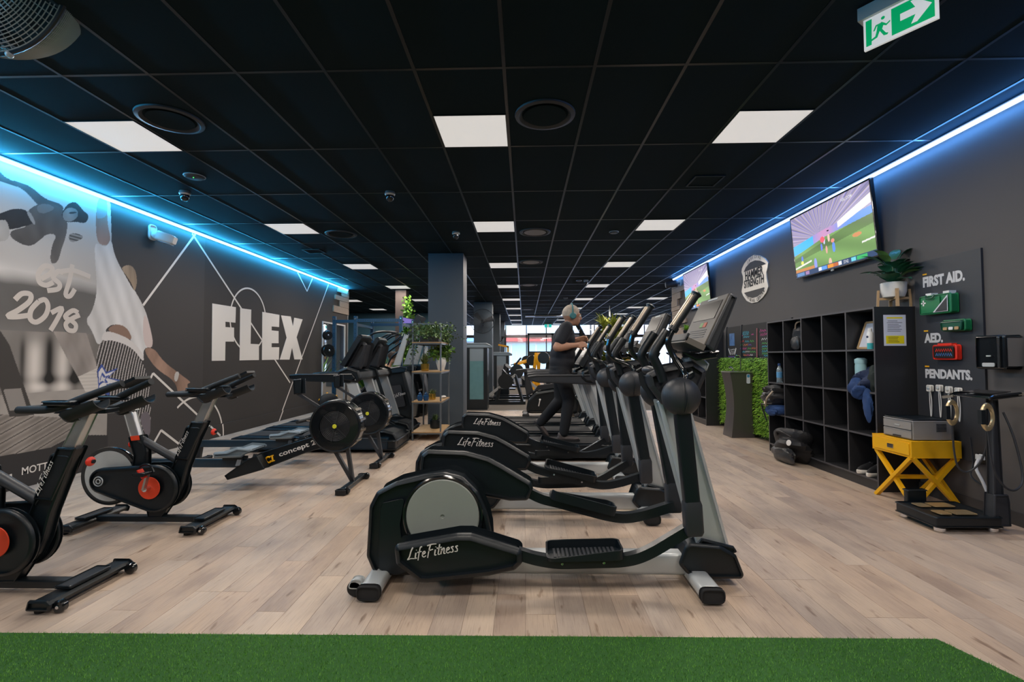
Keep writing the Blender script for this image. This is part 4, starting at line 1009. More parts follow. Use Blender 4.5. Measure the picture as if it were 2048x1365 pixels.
    star3 = [(5.568,1.113),(5.612,1.06),(5.671,1.076),(5.621,1.024),(5.656,0.978),(5.58,0.99),(5.532,0.953),(5.541,1.042)]
    paint(inside(star3, Y, Z), (.05, .09, .32)); paint(inside([(5.565,1.073),(5.595,1.043),(5.625,1.049),(5.6,1.018),(5.613,0.995),(5.567,1.008),(5.543,0.992),(5.55,1.038)], Y, Z), (.6, .6, .62))
    return np.clip(C, .004, .85)
vgrid('mural', lambda u, v: (XL+.0012, YA+u*(YB-YA), v*ZB), 560, 480, mural, 'print', wall_left)

def ribbon(b, pts, w, x, n):
    """flat line of width w in the wall plane x"""
    P = [Vector(p) for p in pts]; vs = []
    for i, p in enumerate(P):
        t = (P[min(i+1, len(P)-1)]-P[max(i-1, 0)]).normalized(); q = Vector((-t.y, t.x))*w/2
        xx = x+n*i*2.5e-5; vs += [(xx, p.x+q.x, p.y+q.y), (xx, p.x-q.x, p.y-q.y)]
    fs = [(2*i, 2*i+1, 2*i+3, 2*i+2) for i in range(len(P)-1)]
    return b.add(vs, fs if n > 0 else [f[::-1] for f in fs])
def wl(name, pts, w=.032, m='whitepaint', x=XL+.0016): ribbon(B(), pts, w, x, 1).put(name, m, wall_left)
for p in ([(7.128,3.147),(6.154,1.961)], [(7.051,3.135),(10.137,0.747)], [(12.096,3.133),(9.657,-0.019)], [(10.417,3.143),(10.889,2.79),(11.168,3.134)], [(6.282,0.97),(6.348,1.073),(7.787,0.013)], [(6.358,0.104),(6.512,0.293),(6.853,0.05)]):
    for a, c in zip(p[:-1], p[1:]):
        wl('painted_line', [a, c])
        if min(a[1], c[1]) < .2 and max(a[0], c[0]) > 7.4:      # the same line runs on over the baseboard
            lo, hi = (a, c) if a[1] < c[1] else (c, a); f = (.198-lo[1])/(hi[1]-lo[1])
            wl('painted_line', [lo, (lo[0]+(hi[0]-lo[0])*f, .198)], x=XL+.0165)
c0 = [(8.58,1.96)][0]
wl('painted_circle', [(c0[0]+.565*cos(i*pi/24), c0[1]+.565*sin(i*pi/24)) for i in range(49)], .030)
wl('painted_circle', [(7.2+.66*cos(a), .03+.66*sin(a)) for a in np.linspace(.27, 2.2, 30)], .030)
for nm, p in (('letter_f', [(7.546,2.14),(8.173,2.145),(8.167,1.878),(7.889,1.874),(7.892,1.786),(8.129,1.79),(8.135,1.552),(7.898,1.545),(7.897,1.23),(7.556,1.228)]),
              ('letter_l', [(8.302,2.141),(8.641,2.149),(8.636,1.528),(8.911,1.528),(8.919,1.234),(8.306,1.231)]),
              ('letter_e', [(9.016,2.143),(9.655,2.142),(9.645,1.895),(9.357,1.889),(9.359,1.811),(9.627,1.813),(9.633,1.567),(9.365,1.56),(9.367,1.482),(9.661,1.488),(9.651,1.237),(9.026,1.233)]),
              ('letter_x', [(9.719,2.138),(10.129,2.15),(10.229,1.944),(10.29,2.137),(10.678,2.131),(10.403,1.72),(10.7,1.237),(10.314,1.239),(10.2,1.491),(10.096,1.235),(9.691,1.237),(9.963,1.693)])):
    B().prism(p, XL+.0005, XL+.004, 'x').put(nm, 'whitepaint', wall_left)
M['letter'] = mat('mural_lettering_paint', (.60, .55, .51), .65)
SC = ([(4.818,2.088),(4.92,2.169),(4.927,2.227),(4.853,2.229),(4.792,2.147),(4.803,2.054),(4.875,2.033),(4.948,2.076)], [(5.055,2.193),(4.995,2.199),(4.946,2.125),(5.016,2.07),(5,2.011),(4.885,1.978)],
      [(5.158,2.304),(5.128,2.121),(5.088,1.965),(5.141,1.955),(5.193,2.038)], [(5.037,2.206),(5.178,2.24),(5.378,2.205)],
      [(4.57,1.845),(4.633,1.913),(4.714,1.916),(4.709,1.846),(4.608,1.751),(4.511,1.682),(4.596,1.682),(4.713,1.707)], [(4.801,1.857),(4.727,1.763),(4.722,1.67),(4.784,1.643),(4.869,1.713),(4.898,1.812),(4.864,1.88),(4.801,1.857)],
      [(4.933,1.751),(5.049,1.811),(5.001,1.692),(4.93,1.565)], [(5.238,1.779),(5.173,1.798),(5.086,1.723),(5.158,1.687),(5.214,1.64),(5.197,1.58),(5.125,1.584),(5.097,1.649),(5.175,1.714),(5.257,1.755)])
for i, s in enumerate(SC): wl('script_stroke', [p.to_2d() for p in cr([(a, c, 0) for a, c in s], 5)], .052, 'letter', XL+.0019+.0004*i)
p = (-4.95,4.685,0.126); text('MOTT', (XL+.0016, p[1], p[2]-.0), (0, 1, 0), (0, 0, 1), .26, .075, 'whitepaint', 'lettering', wall_left, bold=.015)
wl('painted_circle', [(7.2+.66*cos(a), .03+.66*sin(a)) for a in np.linspace(-.04, .25, 8)], .030, x=XL+.0165)
p = [(4.582,0.161),(4.589,0.078)]; wl('painted_line', p, .022)
# stacked boards clad the end of the wall
def cladding(name, x, sg, yend, rows, label, loc):
    t = thing(name, label, 'cladding', loc)
    for z0, z1, ln, th in rows: B().box(min(x, x+sg*th), max(x, x+sg*th), yend-ln, yend, z0+.004, z1-.004).put('board', 'wallboard', t)
M['wallboard'] = mat('pale_timber_board', (.30, .225, .17), .65, var=.25, vscale=7, stretch=(1, 1.5, 8))
cladding('timber_cladding', XL+.001, 1, WLE, [(3.02, 3.14, .78, .03), (2.93, 3.02, .55, .03), (2.80, 2.93, .98, .03), (2.64, 2.80, .68, .03), (2.46, 2.64, 1.08, .03)], 'pale timber boards of uneven length at the end of the mural wall', (XL, WLE-.5, 2.46))
rr = random.Random(5); rows = []; z = .05
while z < 3.05:
    h = rr.choice([.10, .13, .16]); rows.append((z, min(z+h, 3.12), rr.uniform(.45, 1.0), rr.choice([.025, .04, .055]))); z += h
cladding('timber_cladding', XR-.001, -1, WRE, rows, 'brown timber boards stacked unevenly at the wall end behind the farther television', (XR, WRE-.5, .05))
# framed mirror leaning flat on the wall past the lettering
t = thing('wall_mirror', 'tall framed mirror on the wall behind the blue rack', 'mirror', (XL, 12.4, .1))
m0, m1, mz = 11.72, 13.2, 2.17
B().box(XL+.006, XL+.014, m0+.03, m1-.03, .13, mz-.03).put('glass', mat('mirror_silver', (.8, .83, .84), .03, 1), t)
for a in ((m0, m1, mz-.035, mz), (m0, m1, .1, .135), (m0, m0+.035, .135, mz-.035), (m1-.035, m1, .135, mz-.035)): B().box(XL+.001, XL+.03, *a).put('frame_bar', 'whitewall', t)
# white wall sensor under the strip
t = thing('motion_sensor', 'white motion sensor on a wall bracket above the printed man', 'sensor', (XL, 6.27, 2.9))
B().prism(fil([(6.20, 2.84), (6.34, 2.84), (6.34, 3.05), (6.20, 3.05)], .06), XL+.001, XL+.03, 'x', .01).put('bracket', 'white', t)
B().ball((XL+.06, 6.28, 2.91), .06, 14, 10).put('joint', 'white', t)
a, d_ = Vector((XL+.05, 6.29, 2.915)), Vector((.24, .06, -.075)); d_.normalize(); sd = d_.cross(Vector((0, 0, 1))).normalized(); uu = sd.cross(d_)
B().sweep([a, a+d_*.03, a+d_*.20, a+d_*.235], fil([(-.075, -.065), (.075, -.065), (.075, .065), (-.075, .065)], .03, 3)[::-1], (0, 0, 1), True, [.6, 1, .95, .7]).put('head', 'white', t)
B().obox(a+d_*.14-uu*.066, d_*.075, sd*.055, uu*.003).put('lens', 'silver', t)

# ---------------------------------------------------------------- televisions, shield sign, lettering board
def tv(y0, y1, seed, label):
    """y0 near edge, y1 far edge; the top leans out of the wall"""
    bx, bz, tx, tz = 3.60, 2.285, 3.53, 3.09
    t = thing('television', label, 'television', (3.62, (y0+y1)/2, 2.3), 'televisions under the ceiling')
    e = Vector((tx-bx, 0, tz-bz)); L = e.length; e.normalize(); n = Vector((-e.z, 0, e.x)); c = Vector(((bx+tx)/2, (y0+y1)/2, (bz+tz)/2)); hw = (y1-y0)/2
    B().obox(c-n*.018, e*(L/2), Vector((0, hw, 0)), n*.018).put('casing', 'blackgloss', t)
    B().obox(c-n*.055, e*(L*.3), Vector((0, hw*.6, 0)), n*.025).put('back_bulge', 'black', t)
    B().obox(Vector((XR-.025, c.y, c.z)), Vector((.024, 0, 0)), Vector((0, .2, 0)), Vector((0, 0, .2))).put('bracket', 'blackmetal', t)
    B().bar((XR-.03, c.y, c.z+.06), tuple(c-n*.06+e*.1), .16, .03, (0, 1, 0)).put('bracket_arm', 'blackmetal', t)
    B().ball((c-n*.0-e*(L/2+.012)).to_tuple(), (.012, .03, .012), 10, 6).put('remote_eye', 'silver', t)
    R2 = np.random.RandomState(seed)
    def col(U, V_):                                # u runs from the far (picture left) edge to the near edge, v upwards
        C = np.empty(U.shape+(3,)); fx, fy = .40, .50
        an = np.arctan2(V_-fy, (U-fx)*1.75); rr = np.hypot(V_-fy, (U-fx)*1.75)
        s = sum(np.sin(an*k+p)*a for k, p, a in zip((61, 107, 163, 33, 231), R2.uniform(0, 6, 5), (.5, .4, .35, .3, .3)))
        crowd = np.stack([.33+.16*s, .29+.13*s, .45+.15*np.roll(s, 3)], -1)
        C[:] = np.clip(crowd, .03, .9)
        line = .44+.22*np.clip(U-.15, 0, 1)+.02
        brd = np.abs(V_-(.48+.16*(U-.1)-.05*np.abs(U-.4))) < .075
        C[brd] = np.stack([.10+.45*np.exp(-((U-.45)/.16)**2), .28+.0*U, .75-.25*np.exp(-((U-.45)/.16)**2)], -1)[brd]
        blu = brd & (U < .3); C[blu] = (.05, .45, .85)
        wst = (U > .62) & (V_ > .55+.42*(U-.62)) & (V_ < .64+.52*(U-.62)); C[wst] = (.75, .72, .74)
        grass = V_ < (.40+.22*U-.10*np.abs(U-.45)); g = .5+.12*np.sin(U*9+V_*17)
        C[grass] = np.stack([.24*g+.04, .46*g+.08, .12*g+.03], -1)[grass]
        dk = grass & (np.abs(V_-(.38+.25*(U-.42))) < .03+.06*U); C[dk] *= .6
        for (u, v, w, h, c) in ((.40, .36, .012, .055, (.12, .2, .8)), (.55, .30, .018, .075, (.1, .25, .85)), (.545, .40, .022, .03, (.75, .25, .2)), (.46, .30, .012, .06, (.7, .35, .3)), (.12, .28, .014, .05, (.1, .2, .8)), (.115, .22, .02, .03, (.7, .7, .15)), (.44, .45, .012, .06, (.55, .6, .9)), (.5, .46, .014, .06, (.75, .5, .45)), (.82, .36, .05, .03, (.6, .25, .1)), (.30, .14, .02, .09, (.25, .3, .75)), (.49, .1, .02, .06, (.7, .45, .35)), (.42, .47, .03, .045, (.75, .1, .15))):
            m_ = ((U-u)/w)**2+((V_-v)/h)**2 < 1; C[m_] = c
        for (u0, v0, u1, v1, w) in ((.86, .23, 1.0, .25, .012), (.0, .15, .25, .21, .014)):
            m_ = (U > u0) & (U < u1) & (np.abs(V_-(v0+(v1-v0)*(U-u0)/(u1-u0))) < w); C[m_] = (.72, .72, .68)
        C[(V_ < .13) & (U < .28) & (V_ > .075)] = (.55, .22, .07)
        bar = V_ < .078; C[bar] = (.012, .045, .13)
        for u0, u1, c in ((.02, .13, (.12, .25, .5)), (.145, .2, (.35, .2, .4)), (.33, .37, (.75, .75, .8)), (.37, .44, (.1, .3, .75)), (.45, .52, (.8, .28, .02)), (.52, .58, (.5, .12, .03)), (.585, .62, (.75, .75, .8)), (.73, .78, (.15, .6, .7)), (.79, .9, (.03, .42, .12))):
            m_ = (V_ > .012) & (V_ < .066) & (U > u0) & (U < u1); C[m_] = c
        C[(U < .004) | (U > .996) | (V_ > .992)] = .01
        return C
    def pos(u, v): return c+e*(L/2-.012)*(2*v-1)-Vector((0, (hw-.008)*(2*u-1), 0))+n*.0012
    s_ = vgrid('screen', pos, 300, 170, col, 'tvscreen', t)
    def lab(b, u0, v0, w, h): text(b, pos(u0, v0)+n*.001, (0, -1, 0), e, w*2*hw, h*L, 'tvtext', 'lettering', s_, bold=.01)
    lab('NRL.COM', .69, .885, .12, .045); lab('37:42', .645, .016, .055, .045); lab('6', .34, .018, .016, .042); lab('6', .592, .018, .016, .042)
    return t
M['tvscreen'] = vmat('tv_picture', .3, 1.25); M['tvtext'] = mat('tv_text', (0, 0, 0), .5, emit=(.8, .8, .85), es=1)
tv(4.98, 6.47, 3, 'large television with a football match, leaning out above the lockers')
tv(9.40, 10.82, 3, 'television at the far wall end, half hidden by a trainer grip')

# shield sign
M['alu'] = mat('brushed_sign_metal', (.52, .50, .47), .35, .55, var=.08)
t = thing('shield_sign', 'round brushed metal shield sign reading HAMMER STRENGTH on the wall', 'sign', (XR, 7.75, 2.13), None)
sc_, so = 4.096, (1300, 330)
out = [(7.767,2.887),(7.588,2.841),(7.419,2.763),(7.326,2.679),(7.344,2.609),(7.384,2.542),(7.373,2.447),(7.34,2.35),(7.334,2.312),(7.404,2.23),(7.52,2.17),(7.678,2.122),(7.882,2.129),(8.052,2.185),(8.173,2.281),(8.233,2.36),(8.198,2.438),(8.163,2.515),(8.168,2.608),(8.219,2.689),(8.198,2.747),(8.114,2.813),(7.957,2.873)]
B().prism(fil(out, .02), XR-.02, XR-.001, 'x', .002).put('plate', 'alu', t)
top = [(8.129,2.673),(8.05,2.74),(7.896,2.791),(7.73,2.793),(7.572,2.756),(7.44,2.701),(7.386,2.668)]
bot = [(8.135,2.327),(7.456,2.324),(7.446,2.306),(7.536,2.247),(7.674,2.208),(7.837,2.205),(8.005,2.249)]
M['signwell'] = mat('sign_recess', (.06, .056, .055), .7)
B().prism([p for p in top], XR-.0212, XR-.0198, 'x').put('upper_recess', 'signwell', t)
B().prism(bot, XR-.0212, XR-.0198, 'x').put('lower_recess', 'signwell', t)
def wtext(body, far_px, w, h, par, m='ink', bold=.01, x=3.66, nm='lettering'):
    return text(body, (x, far_px[0], far_px[1]), (0, -1, 0), (0, 0, 1), w, h, m, nm, par, bold=bold)
M['ink'] = mat('black_ink', (.012, .012, .013), .7)
wtext('HAMMER', [(8.081,2.533)][0], .60, .135, t, bold=.03, x=XR-.0205)
wtext('STRENGTH', [(8.123,2.396)][0], .66, .135, t, bold=.03, x=XR-.0205)
cy, cz = [(7.758,2.503)][0]
for word, rad, a0, a1, flip in (('OFFICIAL', .345, 122, 58, 1), ('TRAINING CENTRE', .345, 215, 318, -1)):
    k = len(word)
    for i, ch in enumerate(word):
        if ch == ' ': continue
        a = radians(a0+(a1-a0)*i/(k-1)); q = Vector((XR-.0205, cy-rad*1.12*cos(a), cz+rad*sin(a)))
        d = Vector((0, -sin(a), -cos(a)))*1 if flip > 0 else Vector((0, sin(a), cos(a)))
        d = Vector((0, -sin(a)*1, -cos(a))) if flip > 0 else Vector((0, sin(a), cos(a)))
        uu = Vector((0, -cos(a), sin(a)))*flip
        text(ch, q-d*.018-uu*.022, d, uu, .034 if ch != 'I' else .012, .05, 'ink', 'lettering', t, bold=.02)

# lettered board with the emergency things
t = thing('notice_board', 'tall black board lettered FIRST AID, AED and PENDANTS beside the lockers', 'board', (XR, 4.3, .4))
B().box(XR-.019, XR-.001, 3.955, 4.62, .40, 2.135).put('panel', mat('satin_black_board', (.028, .030, .036), .45, var=.1), t)
M['boardwhite'] = mat('silver_white_letters', (.55, .55, .56), .5)
for body, a, h in (('FIRST AID.', [(4.524,1.894),(4.1,1.892)], .098), ('AED.', [(4.528,1.38),(4.331,1.392)], .088), ('PENDANTS.', [(4.529,1.061),(4.064,1.073)], .085)):
    z = (a[0][1]+a[1][1])/2
    text(body, (XR-.0195, a[0][0], z), (0, -1, 0), (0, 0, 1), a[0][0]-a[1][0], h, 'boardwhite', 'lettering', t, bold=.055)
    B().box(XR-.0215, XR-.019, a[0][0]-.045, a[0][0], z+h+.016, z+h+.028).put('yellow_dash', 'yellow', t)
xb = XR-.0205
# first aid box
t = thing('first_aid_box', 'green first aid case with white cross hanging on the lettered board', 'first aid kit', (3.62, 4.25, 1.63))
B().rbox(3.588, xb, 4.09, 4.42, 1.635, 1.805, .02, 'x', .008).put('case', 'green', t)
B().rbox(3.586, 3.592, 4.20, 4.40, 1.65, 1.79, .012, 'x', .001).put('lid_panel', 'green', t)
B().box(3.60, xb, 4.12, 4.18, 1.80, 1.825).put('latch', 'white', t); B().box(3.60, xb, 4.30, 4.36, 1.80, 1.825).put('latch', 'white', t)
B().prism([(4.12, 1.65), (4.27, 1.65), (4.12, 1.79)], 3.5845, 3.587, 'x').put('label', 'paper', t)
B().prism([(4.125, 1.653), (4.25, 1.653), (4.125, 1.77)], 3.5835, 3.5846, 'x').put('label_print', 'charcoal', t)
cb = B().box(3.584, 3.587, 4.362, 4.374, 1.715, 1.765).box(3.584, 3.587, 4.343, 4.393, 1.734, 1.746); cb.put('cross', 'white', t)
B().tube(rnd3([(3.58, 4.33, 1.806), (3.57, 4.33, 1.775), (3.57, 4.25, 1.775), (3.58, 4.25, 1.806)], .015), .006, 6).put('handle', 'greendark', t)
t.location.y += .065
t = thing('eyewash_case', 'small dark green wall case with clear front below the first aid box', 'case', (3.62, 4.06, 1.47))
B().rbox(3.60, xb, 3.97, 4.19, 1.475, 1.575, .02, 'x', .008).put('case', 'green', t)
B().prism(fil([(3.985, 1.48), (4.175, 1.48), (4.185, 1.56), (3.975, 1.56)], .015), 3.575, 3.602, 'x', .008).put('cover', 'greendark', t)
for k in range(3): B().rbox(3.57, 3.576, 4.0+.055*k, 4.04+.055*k, 1.487, 1.512, .008, 'x', .001).put('sachet', 'wallwood' if k != 1 else 'white', t)
t.location.y += .075
t = thing('defibrillator_case', 'red rimmed defibrillator case on the lettered board', 'defibrillator', (3.62, 4.2, 1.24))
B().rbox(3.61, xb, 4.07, 4.31, 1.235, 1.365, .02, 'x', .008).put('case', 'red', t)
B().rbox(3.602, 3.612, 4.09, 4.29, 1.25, 1.35, .014, 'x', .003).put('window', 'screenoff', t)
B().rbox(3.615, xb, 4.12, 4.26, 1.365, 1.378, .004, 'x', .001).put('handle', 'red', t)
rr = random.Random(4)
for z_, m_ in ((1.318, 'red'), (1.280, mat('aed_blue_print', (.06, .2, .5), .5))):
    P = [(4.265-.16*i/14, z_+.012*(1 if i % 2 else -1)) for i in range(15)]; ribbon(B(), P, .008, 3.6015, -1).put('printed_line', m_, t)
t.location.y += .075
for k, (px_, lab) in enumerate(((1864, 'white call pendant on a cord, furthest along under the PENDANTS lettering'), (1883, 'white call pendant second along under the PENDANTS lettering'), (1902, 'white call pendant third along under the PENDANTS lettering'), (1921, 'white call pendant under the PENDANTS full stop'))):
    y, z = [(4.461,0.978),(4.362,0.985),(4.267,0.978),(4.177,0.972)][k]
    t = thing('call_pendant', lab, 'pendant', (xb, y, z-.26), 'white call pendants')
    B().rbox(3.625, xb, y-.024, y+.024, z-.03, z+.03, .012, 'x', .006).put('button_case', 'ceramic', t)
    B().ball((3.624, y, z), (.005, .012, .012), 10, 6).put('button', 'silver', t)
    ln = .24
    B().tube(cr([(3.64, y-.006, z-.03), (3.645, y-.010, z-.12), (3.645, y-.004, z-ln), (3.645, y+.004, z-ln), (3.645, y+.010, z-.12), (3.64, y+.006, z-.03)], 4), .0035, 6).put('cord', 'white', t)
# paper towel dispenser
t = thing('towel_dispenser', 'glossy black paper towel dispenser on the wall above the body scale', 'dispenser', (3.6, 3.73, 1.16))
B().prism(fil([(3.62, 1.165), (3.86, 1.165), (3.86, 1.425), (3.62, 1.425)], .02), 3.545, XR-.001, 'x', .014, 3).put('cover', 'blackgloss', t)
B().rbox(3.542, 3.548, 3.70, 3.80, 1.185, 1.215, .012, 'x', .001).put('outlet', 'silver', t)
B().rbox(3.542, 3.548, 3.66, 3.675, 1.18, 1.41, .004, 'x', .001).put('chrome_strip', 'chrome', t)
B().rbox(3.542, 3.548, 3.73, 3.765, 1.262, 1.272, .004, 'x', .001).put('badge', 'silver', t)
B().box(3.56, XR-.001, 3.612, 3.619, 1.19, 1.40).put('side_strip', 'chrome', t)

t.location.y += .05
# ---------------------------------------------------------------- cube lockers
def cube_unit(x0, y0, cols, label, w=.398, zt=1.735):
    t = thing('cube_locker', label, 'lockers', (x0, y0, 0)); y1 = y0+cols*w; zb = .10; h = (zt-zb)/4; th = .018
    m = 'lockblack'
    for k in range(cols+1): B().box(x0, XR-.016, y0+k*w-th/2, y0+k*w+th/2, zb if 0 < k < cols else 0.0, zt).put('upright', m, t); B().box(x0-.0015, x0, y0+k*w-th/2, y0+k*w+th/2, zb if 0 < k < cols else 0.0, zt).put('edge_band', 'lockedge', t)
    for k in range(5):
        B().box(x0+.001, XR-.016, y0+th/2, y1-th/2, zb+k*h-(th/2 if k < 4 else th), zb+k*h+(th/2 if k < 4 else 0)).put('shelf', m, t)
        B().box(x0-.0012, x0+.001, y0+th/2, y1-th/2, zb+k*h-(th/2 if k < 4 else th), zb+k*h+(th/2 if k < 4 else 0)).put('edge_band', 'lockedge', t)
    B().box(XR-.016, XR-.002, y0-th/2, y1+th/2, zb, zt).put('back_panel', m, t)
    B().box(x0+.012, x0+.03, y0+th/2, y1-th/2, 0, zb-th/2).put('kick_board', m, t)
    return t
M['lockedge'] = mat('grey_edge_band', (.060, .060, .068), .4)
M['lockblack'] = mat('black_melamine', (.020, .021, .024), .38, var=.1)
LX, LY, LW = 3.30, 4.655, .401
cube_unit(LX, LY, 5, 'black cube lockers five wide and four high beside the lettered board', LW)
cube_unit(3.34, 9.05, 5, 'black cube lockers beyond the green plant wall', .40)
def cell(c, r): return LY+c*LW+.009, LY+(c+1)*LW-.009, .10+r*.40875+.009      # near edge, far edge, floor (columns counted from the near end)
# side notice 
t = thing('paper_notice', 'paper notice with yellow box stuck on the locker side', 'notice', (3.5, LY-.012, 1.4))
s0, s1 = (3.382,4.628,1.657), (3.589,4.628,1.365)
yf = LY-.0095
B().box(s0[0], s1[0], yf-.0012, yf-.0002, s1[2], s0[2]).put('sheet', 'paper', t)
B().box(s0[0]+.02, s1[0]-.02, yf-.0018, yf-.0012, s1[2]+.02, s1[2]+.095).put('yellow_box', mat('highlighter', (.80, .66, .0), .6), t)
B().box(s0[0]+.03, s1[0]-.03, yf-.0018, yf-.0012, s0[2]-.035, s0[2]-.022).put('yellow_bar', mat('highlighter_bar', (.80, .66, .0), .6), t)
b = B(); rr = random.Random(2)
for k in range(7): b.box(s0[0]+.03+rr.random()*.01, s1[0]-.03-rr.random()*.05, yf-.0017, yf-.0012, s0[2]-.06-k*.016, s0[2]-.056-k*.016)
for k in range(4): b.box(s0[0]+.04, s1[0]-.05-rr.random()*.03, yf-.0024, yf-.0018, s1[2]+.08-k*.015, s1[2]+.084-k*.015)
tag(b.put('printed_lines', 'charcoal', t), kind='stuff')
def blob(b, c, r, seed, nu=22, nv=14, amp=.18, sq=1.0):
    """crumpled rounded lump"""
    R3 = random.Random(seed); ph = [(R3.uniform(1, 4), R3.uniform(1, 4), R3.uniform(1, 4), R3.uniform(0, 6)) for _ in range(6)]
    vs = []; fs = []
    for i in range(nv+1):
        th = pi*i/nv
        for j in range(nu):
            p = 2*pi*j/nu; d = Vector((sin(th)*cos(p), sin(th)*sin(p), -cos(th)))
            d = Vector([copysign(abs(v)**sq, v) for v in d])
            k = 1+amp*sum(sin(a*d.x*2+b_*d.y*2+c_*d.z*2+q) for a, b_, c_, q in ph)/2.5
            vs.append((c[0]+d.x*r[0]*k, c[1]+d.y*r[1]*k, c[2]+d.z*r[2]*k))
    for i in range(nv):
        for j in range(nu):
            a, q = i*nu+j, i*nu+(j+1) % nu; fs.append((a, q, q+nu, a+nu))
    return b.add(vs, fs)
M['bagblack'] = mat('black_nylon', (.012, .013, .016), .55, bump=.5, bscale=60)
M['bagsheen'] = mat('shiny_black_nylon', (.03, .032, .036), .3, bump=.4, bscale=40)
M['denim'] = mat('blue_fabric', (.012, .045, .15), .85, var=.4, vscale=14, bump=.5, bscale=70)
M['navy'] = mat('navy_jacket', (.010, .022, .065), .8, var=.4, vscale=14, bump=.5, bscale=60)
# backpack in the top row
ya, yb, z = cell(3, 3)
t = thing('backpack', 'small black backpack in the top row, second cube from the far end', 'bag', (3.45, (ya+yb)/2, z))
blob(B(), (3.44, (ya+yb)/2+.02, z+.16), (.10, .12, .155), 3, amp=.10, sq=.8).put('body', 'bagblack', t)
blob(B(), (3.355, (ya+yb)/2+.02, z+.10), (.03, .09, .08), 4, amp=.08, sq=.8).put('front_pocket', 'bagsheen', t)
B().tube(cr([(3.42, ya+.12, z+.30), (3.38, ya+.14, z+.36), (3.36, ya+.20, z+.34), (3.37, ya+.24, z+.27)], 5), .010, 6).put('strap', 'gripmetal', t)
# drink bottle
def bottle(x, y, z, h, r, label, m, capm, cat='bottle', band=None):
    t = thing('drink_bottle', label, cat, (x, y, z))
    B().lathe([(r*.9, 0), (r, .01), (r, h*.62), (r*.85, h*.72), (r*.42, h*.84), (r*.40, h*.9)], (x, y, z), (0, 0, 1), 20).put('body', m, t)
    B().lathe([(r*.46, h*.88), (r*.5, h*.89), (r*.5, h*.985), (r*.42, h)], (x, y, z), (0, 0, 1), 16).put('cap', capm, t)
    if band: B().lathe([(r*1.015, h*.25), (r*1.015, h*.55)], (x, y, z), (0, 0, 1), 20, False).put('label', band, t)
M['waterpet'] = mat('clear_bottle', (.55, .70, .80), .08, trans=.7)
ya, yb, z = cell(4, 2)
bottle(3.35, ya+.20, z, .25, .035, 'clear water bottle with a blue label in the far column', 'waterpet', 'denim', band=mat('blue_label', (.10, .30, .55), .4))
# picture frame, spray can and book in the near top cube
ya, yb, z = cell(0, 3)
t = thing('picture_frame', 'wooden picture frame leaning in the near top cube', 'picture', (3.5, ya+.12, z))
fx0, fx1 = 3.47, 3.50
P = [Vector((3.385, ya+.34, z+.012)), Vector((3.385, ya+.13, z+.012)), Vector((3.475, ya+.13, z+.27)), Vector((3.475, ya+.34, z+.27))]
dx, dz = (P[1]-P[0]).normalized(), (P[3]-P[0]).normalized(); dn = dx.cross(P[2]-P[1]).normalized()
for a, q in ((0, 1), (1, 2), (2, 3), (3, 0)): B().bar(P[a], P[q], .02, .02, tuple(dn)).put('frame_bar', 'wallwood', t)
B().face([p+dn*.002 for p in P]).put('print', 'paper', t)
cm = sum(P, Vector())/4
B().face([cm+(p-cm)*.5+dn*-.003 for p in P]).put('photo', mat('photo_print', (.45, .28, .25), .5, var=.5, vscale=20), t)
t = thing('spray_can', 'white and teal spray can beside the picture frame', 'can', (3.35, ya+.115, z))
B().lathe([(.026, 0), (.027, .004), (.027, .155), (.018, .172)], (3.35, ya+.115, z), (0, 0, 1), 20).put('can', 'white', t)
B().lathe([(.018, .170), (.019, .172), (.017, .20), (.014, .203)], (3.35, ya+.115, z), (0, 0, 1), 16).put('cap', 'white', t)
B().lathe([(.0275, .002), (.0275, .06)], (3.35, ya+.115, z), (0, 0, 1), 20, False).put('teal_band', mat('teal_band', (.05, .42, .45), .4), t)
B().ball((3.324, ya+.117, z+.12), (.003, .016, .012), 10, 6).put('round_logo', 'navy', t)
t = thing('paper_book', 'thin pale book standing at the locker upright', 'book', (3.37, ya+.02, z)); B().box(3.35, 3.50, ya+.008, ya+.026, z+.001, z+.19).put('cover', 'silver', t); B().box(3.352, 3.502, ya+.011, ya+.023, z+.003, z+.188).put('pages', 'paper', t)
# shaker bottle and jackets hanging out of the second row
ya, yb, z = cell(0, 2)
t = thing('shaker_bottle', 'pale aqua drink shaker standing behind the blue jacket', 'bottle', (3.38, ya+.30, z))
B().lathe([(.045, 0), (.05, .03), (.052, .24), (.048, .27)], (3.38, ya+.30, z), (0, 0, 1), 20).put('body', mat('aqua_plastic', (.30, .50, .53), .4), t)
B().lathe([(.05, .265), (.054, .275), (.054, .31), (.03, .325)], (3.38, ya+.30, z), (0, 0, 1), 20).put('lid', mat('aqua_lid', (.36, .58, .62), .4), t)
t = thing('blue_jacket', 'blue jacket bunched up and hanging over the cube edge', 'jacket', (3.33, ya+.2, z))
b = B(); blob(b, (3.40, ya+.20, z+.10), (.11, .15, .12), 11, 28, 18, .22); b.put('body', 'navy', t)
b = B(); blob(b, (3.30, ya+.24, z+.02), (.045, .11, .09), 12, 24, 16, .2); b.put('front_fold', 'denim', t)
b = B(); blob(b, (3.30, ya+.10, z-.13), (.03, .05, .15), 13, 20, 16, .15); b.put('sleeve', 'denim', t)
t = thing('dark_jacket', 'dark green jacket bunched behind the blue one', 'jacket', (3.42, ya+.06, z))
blob(B(), (3.37, ya+.075, z+.13), (.06, .06, .13), 14, 24, 16, .2).put('body', mat('dark_green_fabric', (.012, .02, .018), .85, bump=.5, bscale=60), t)
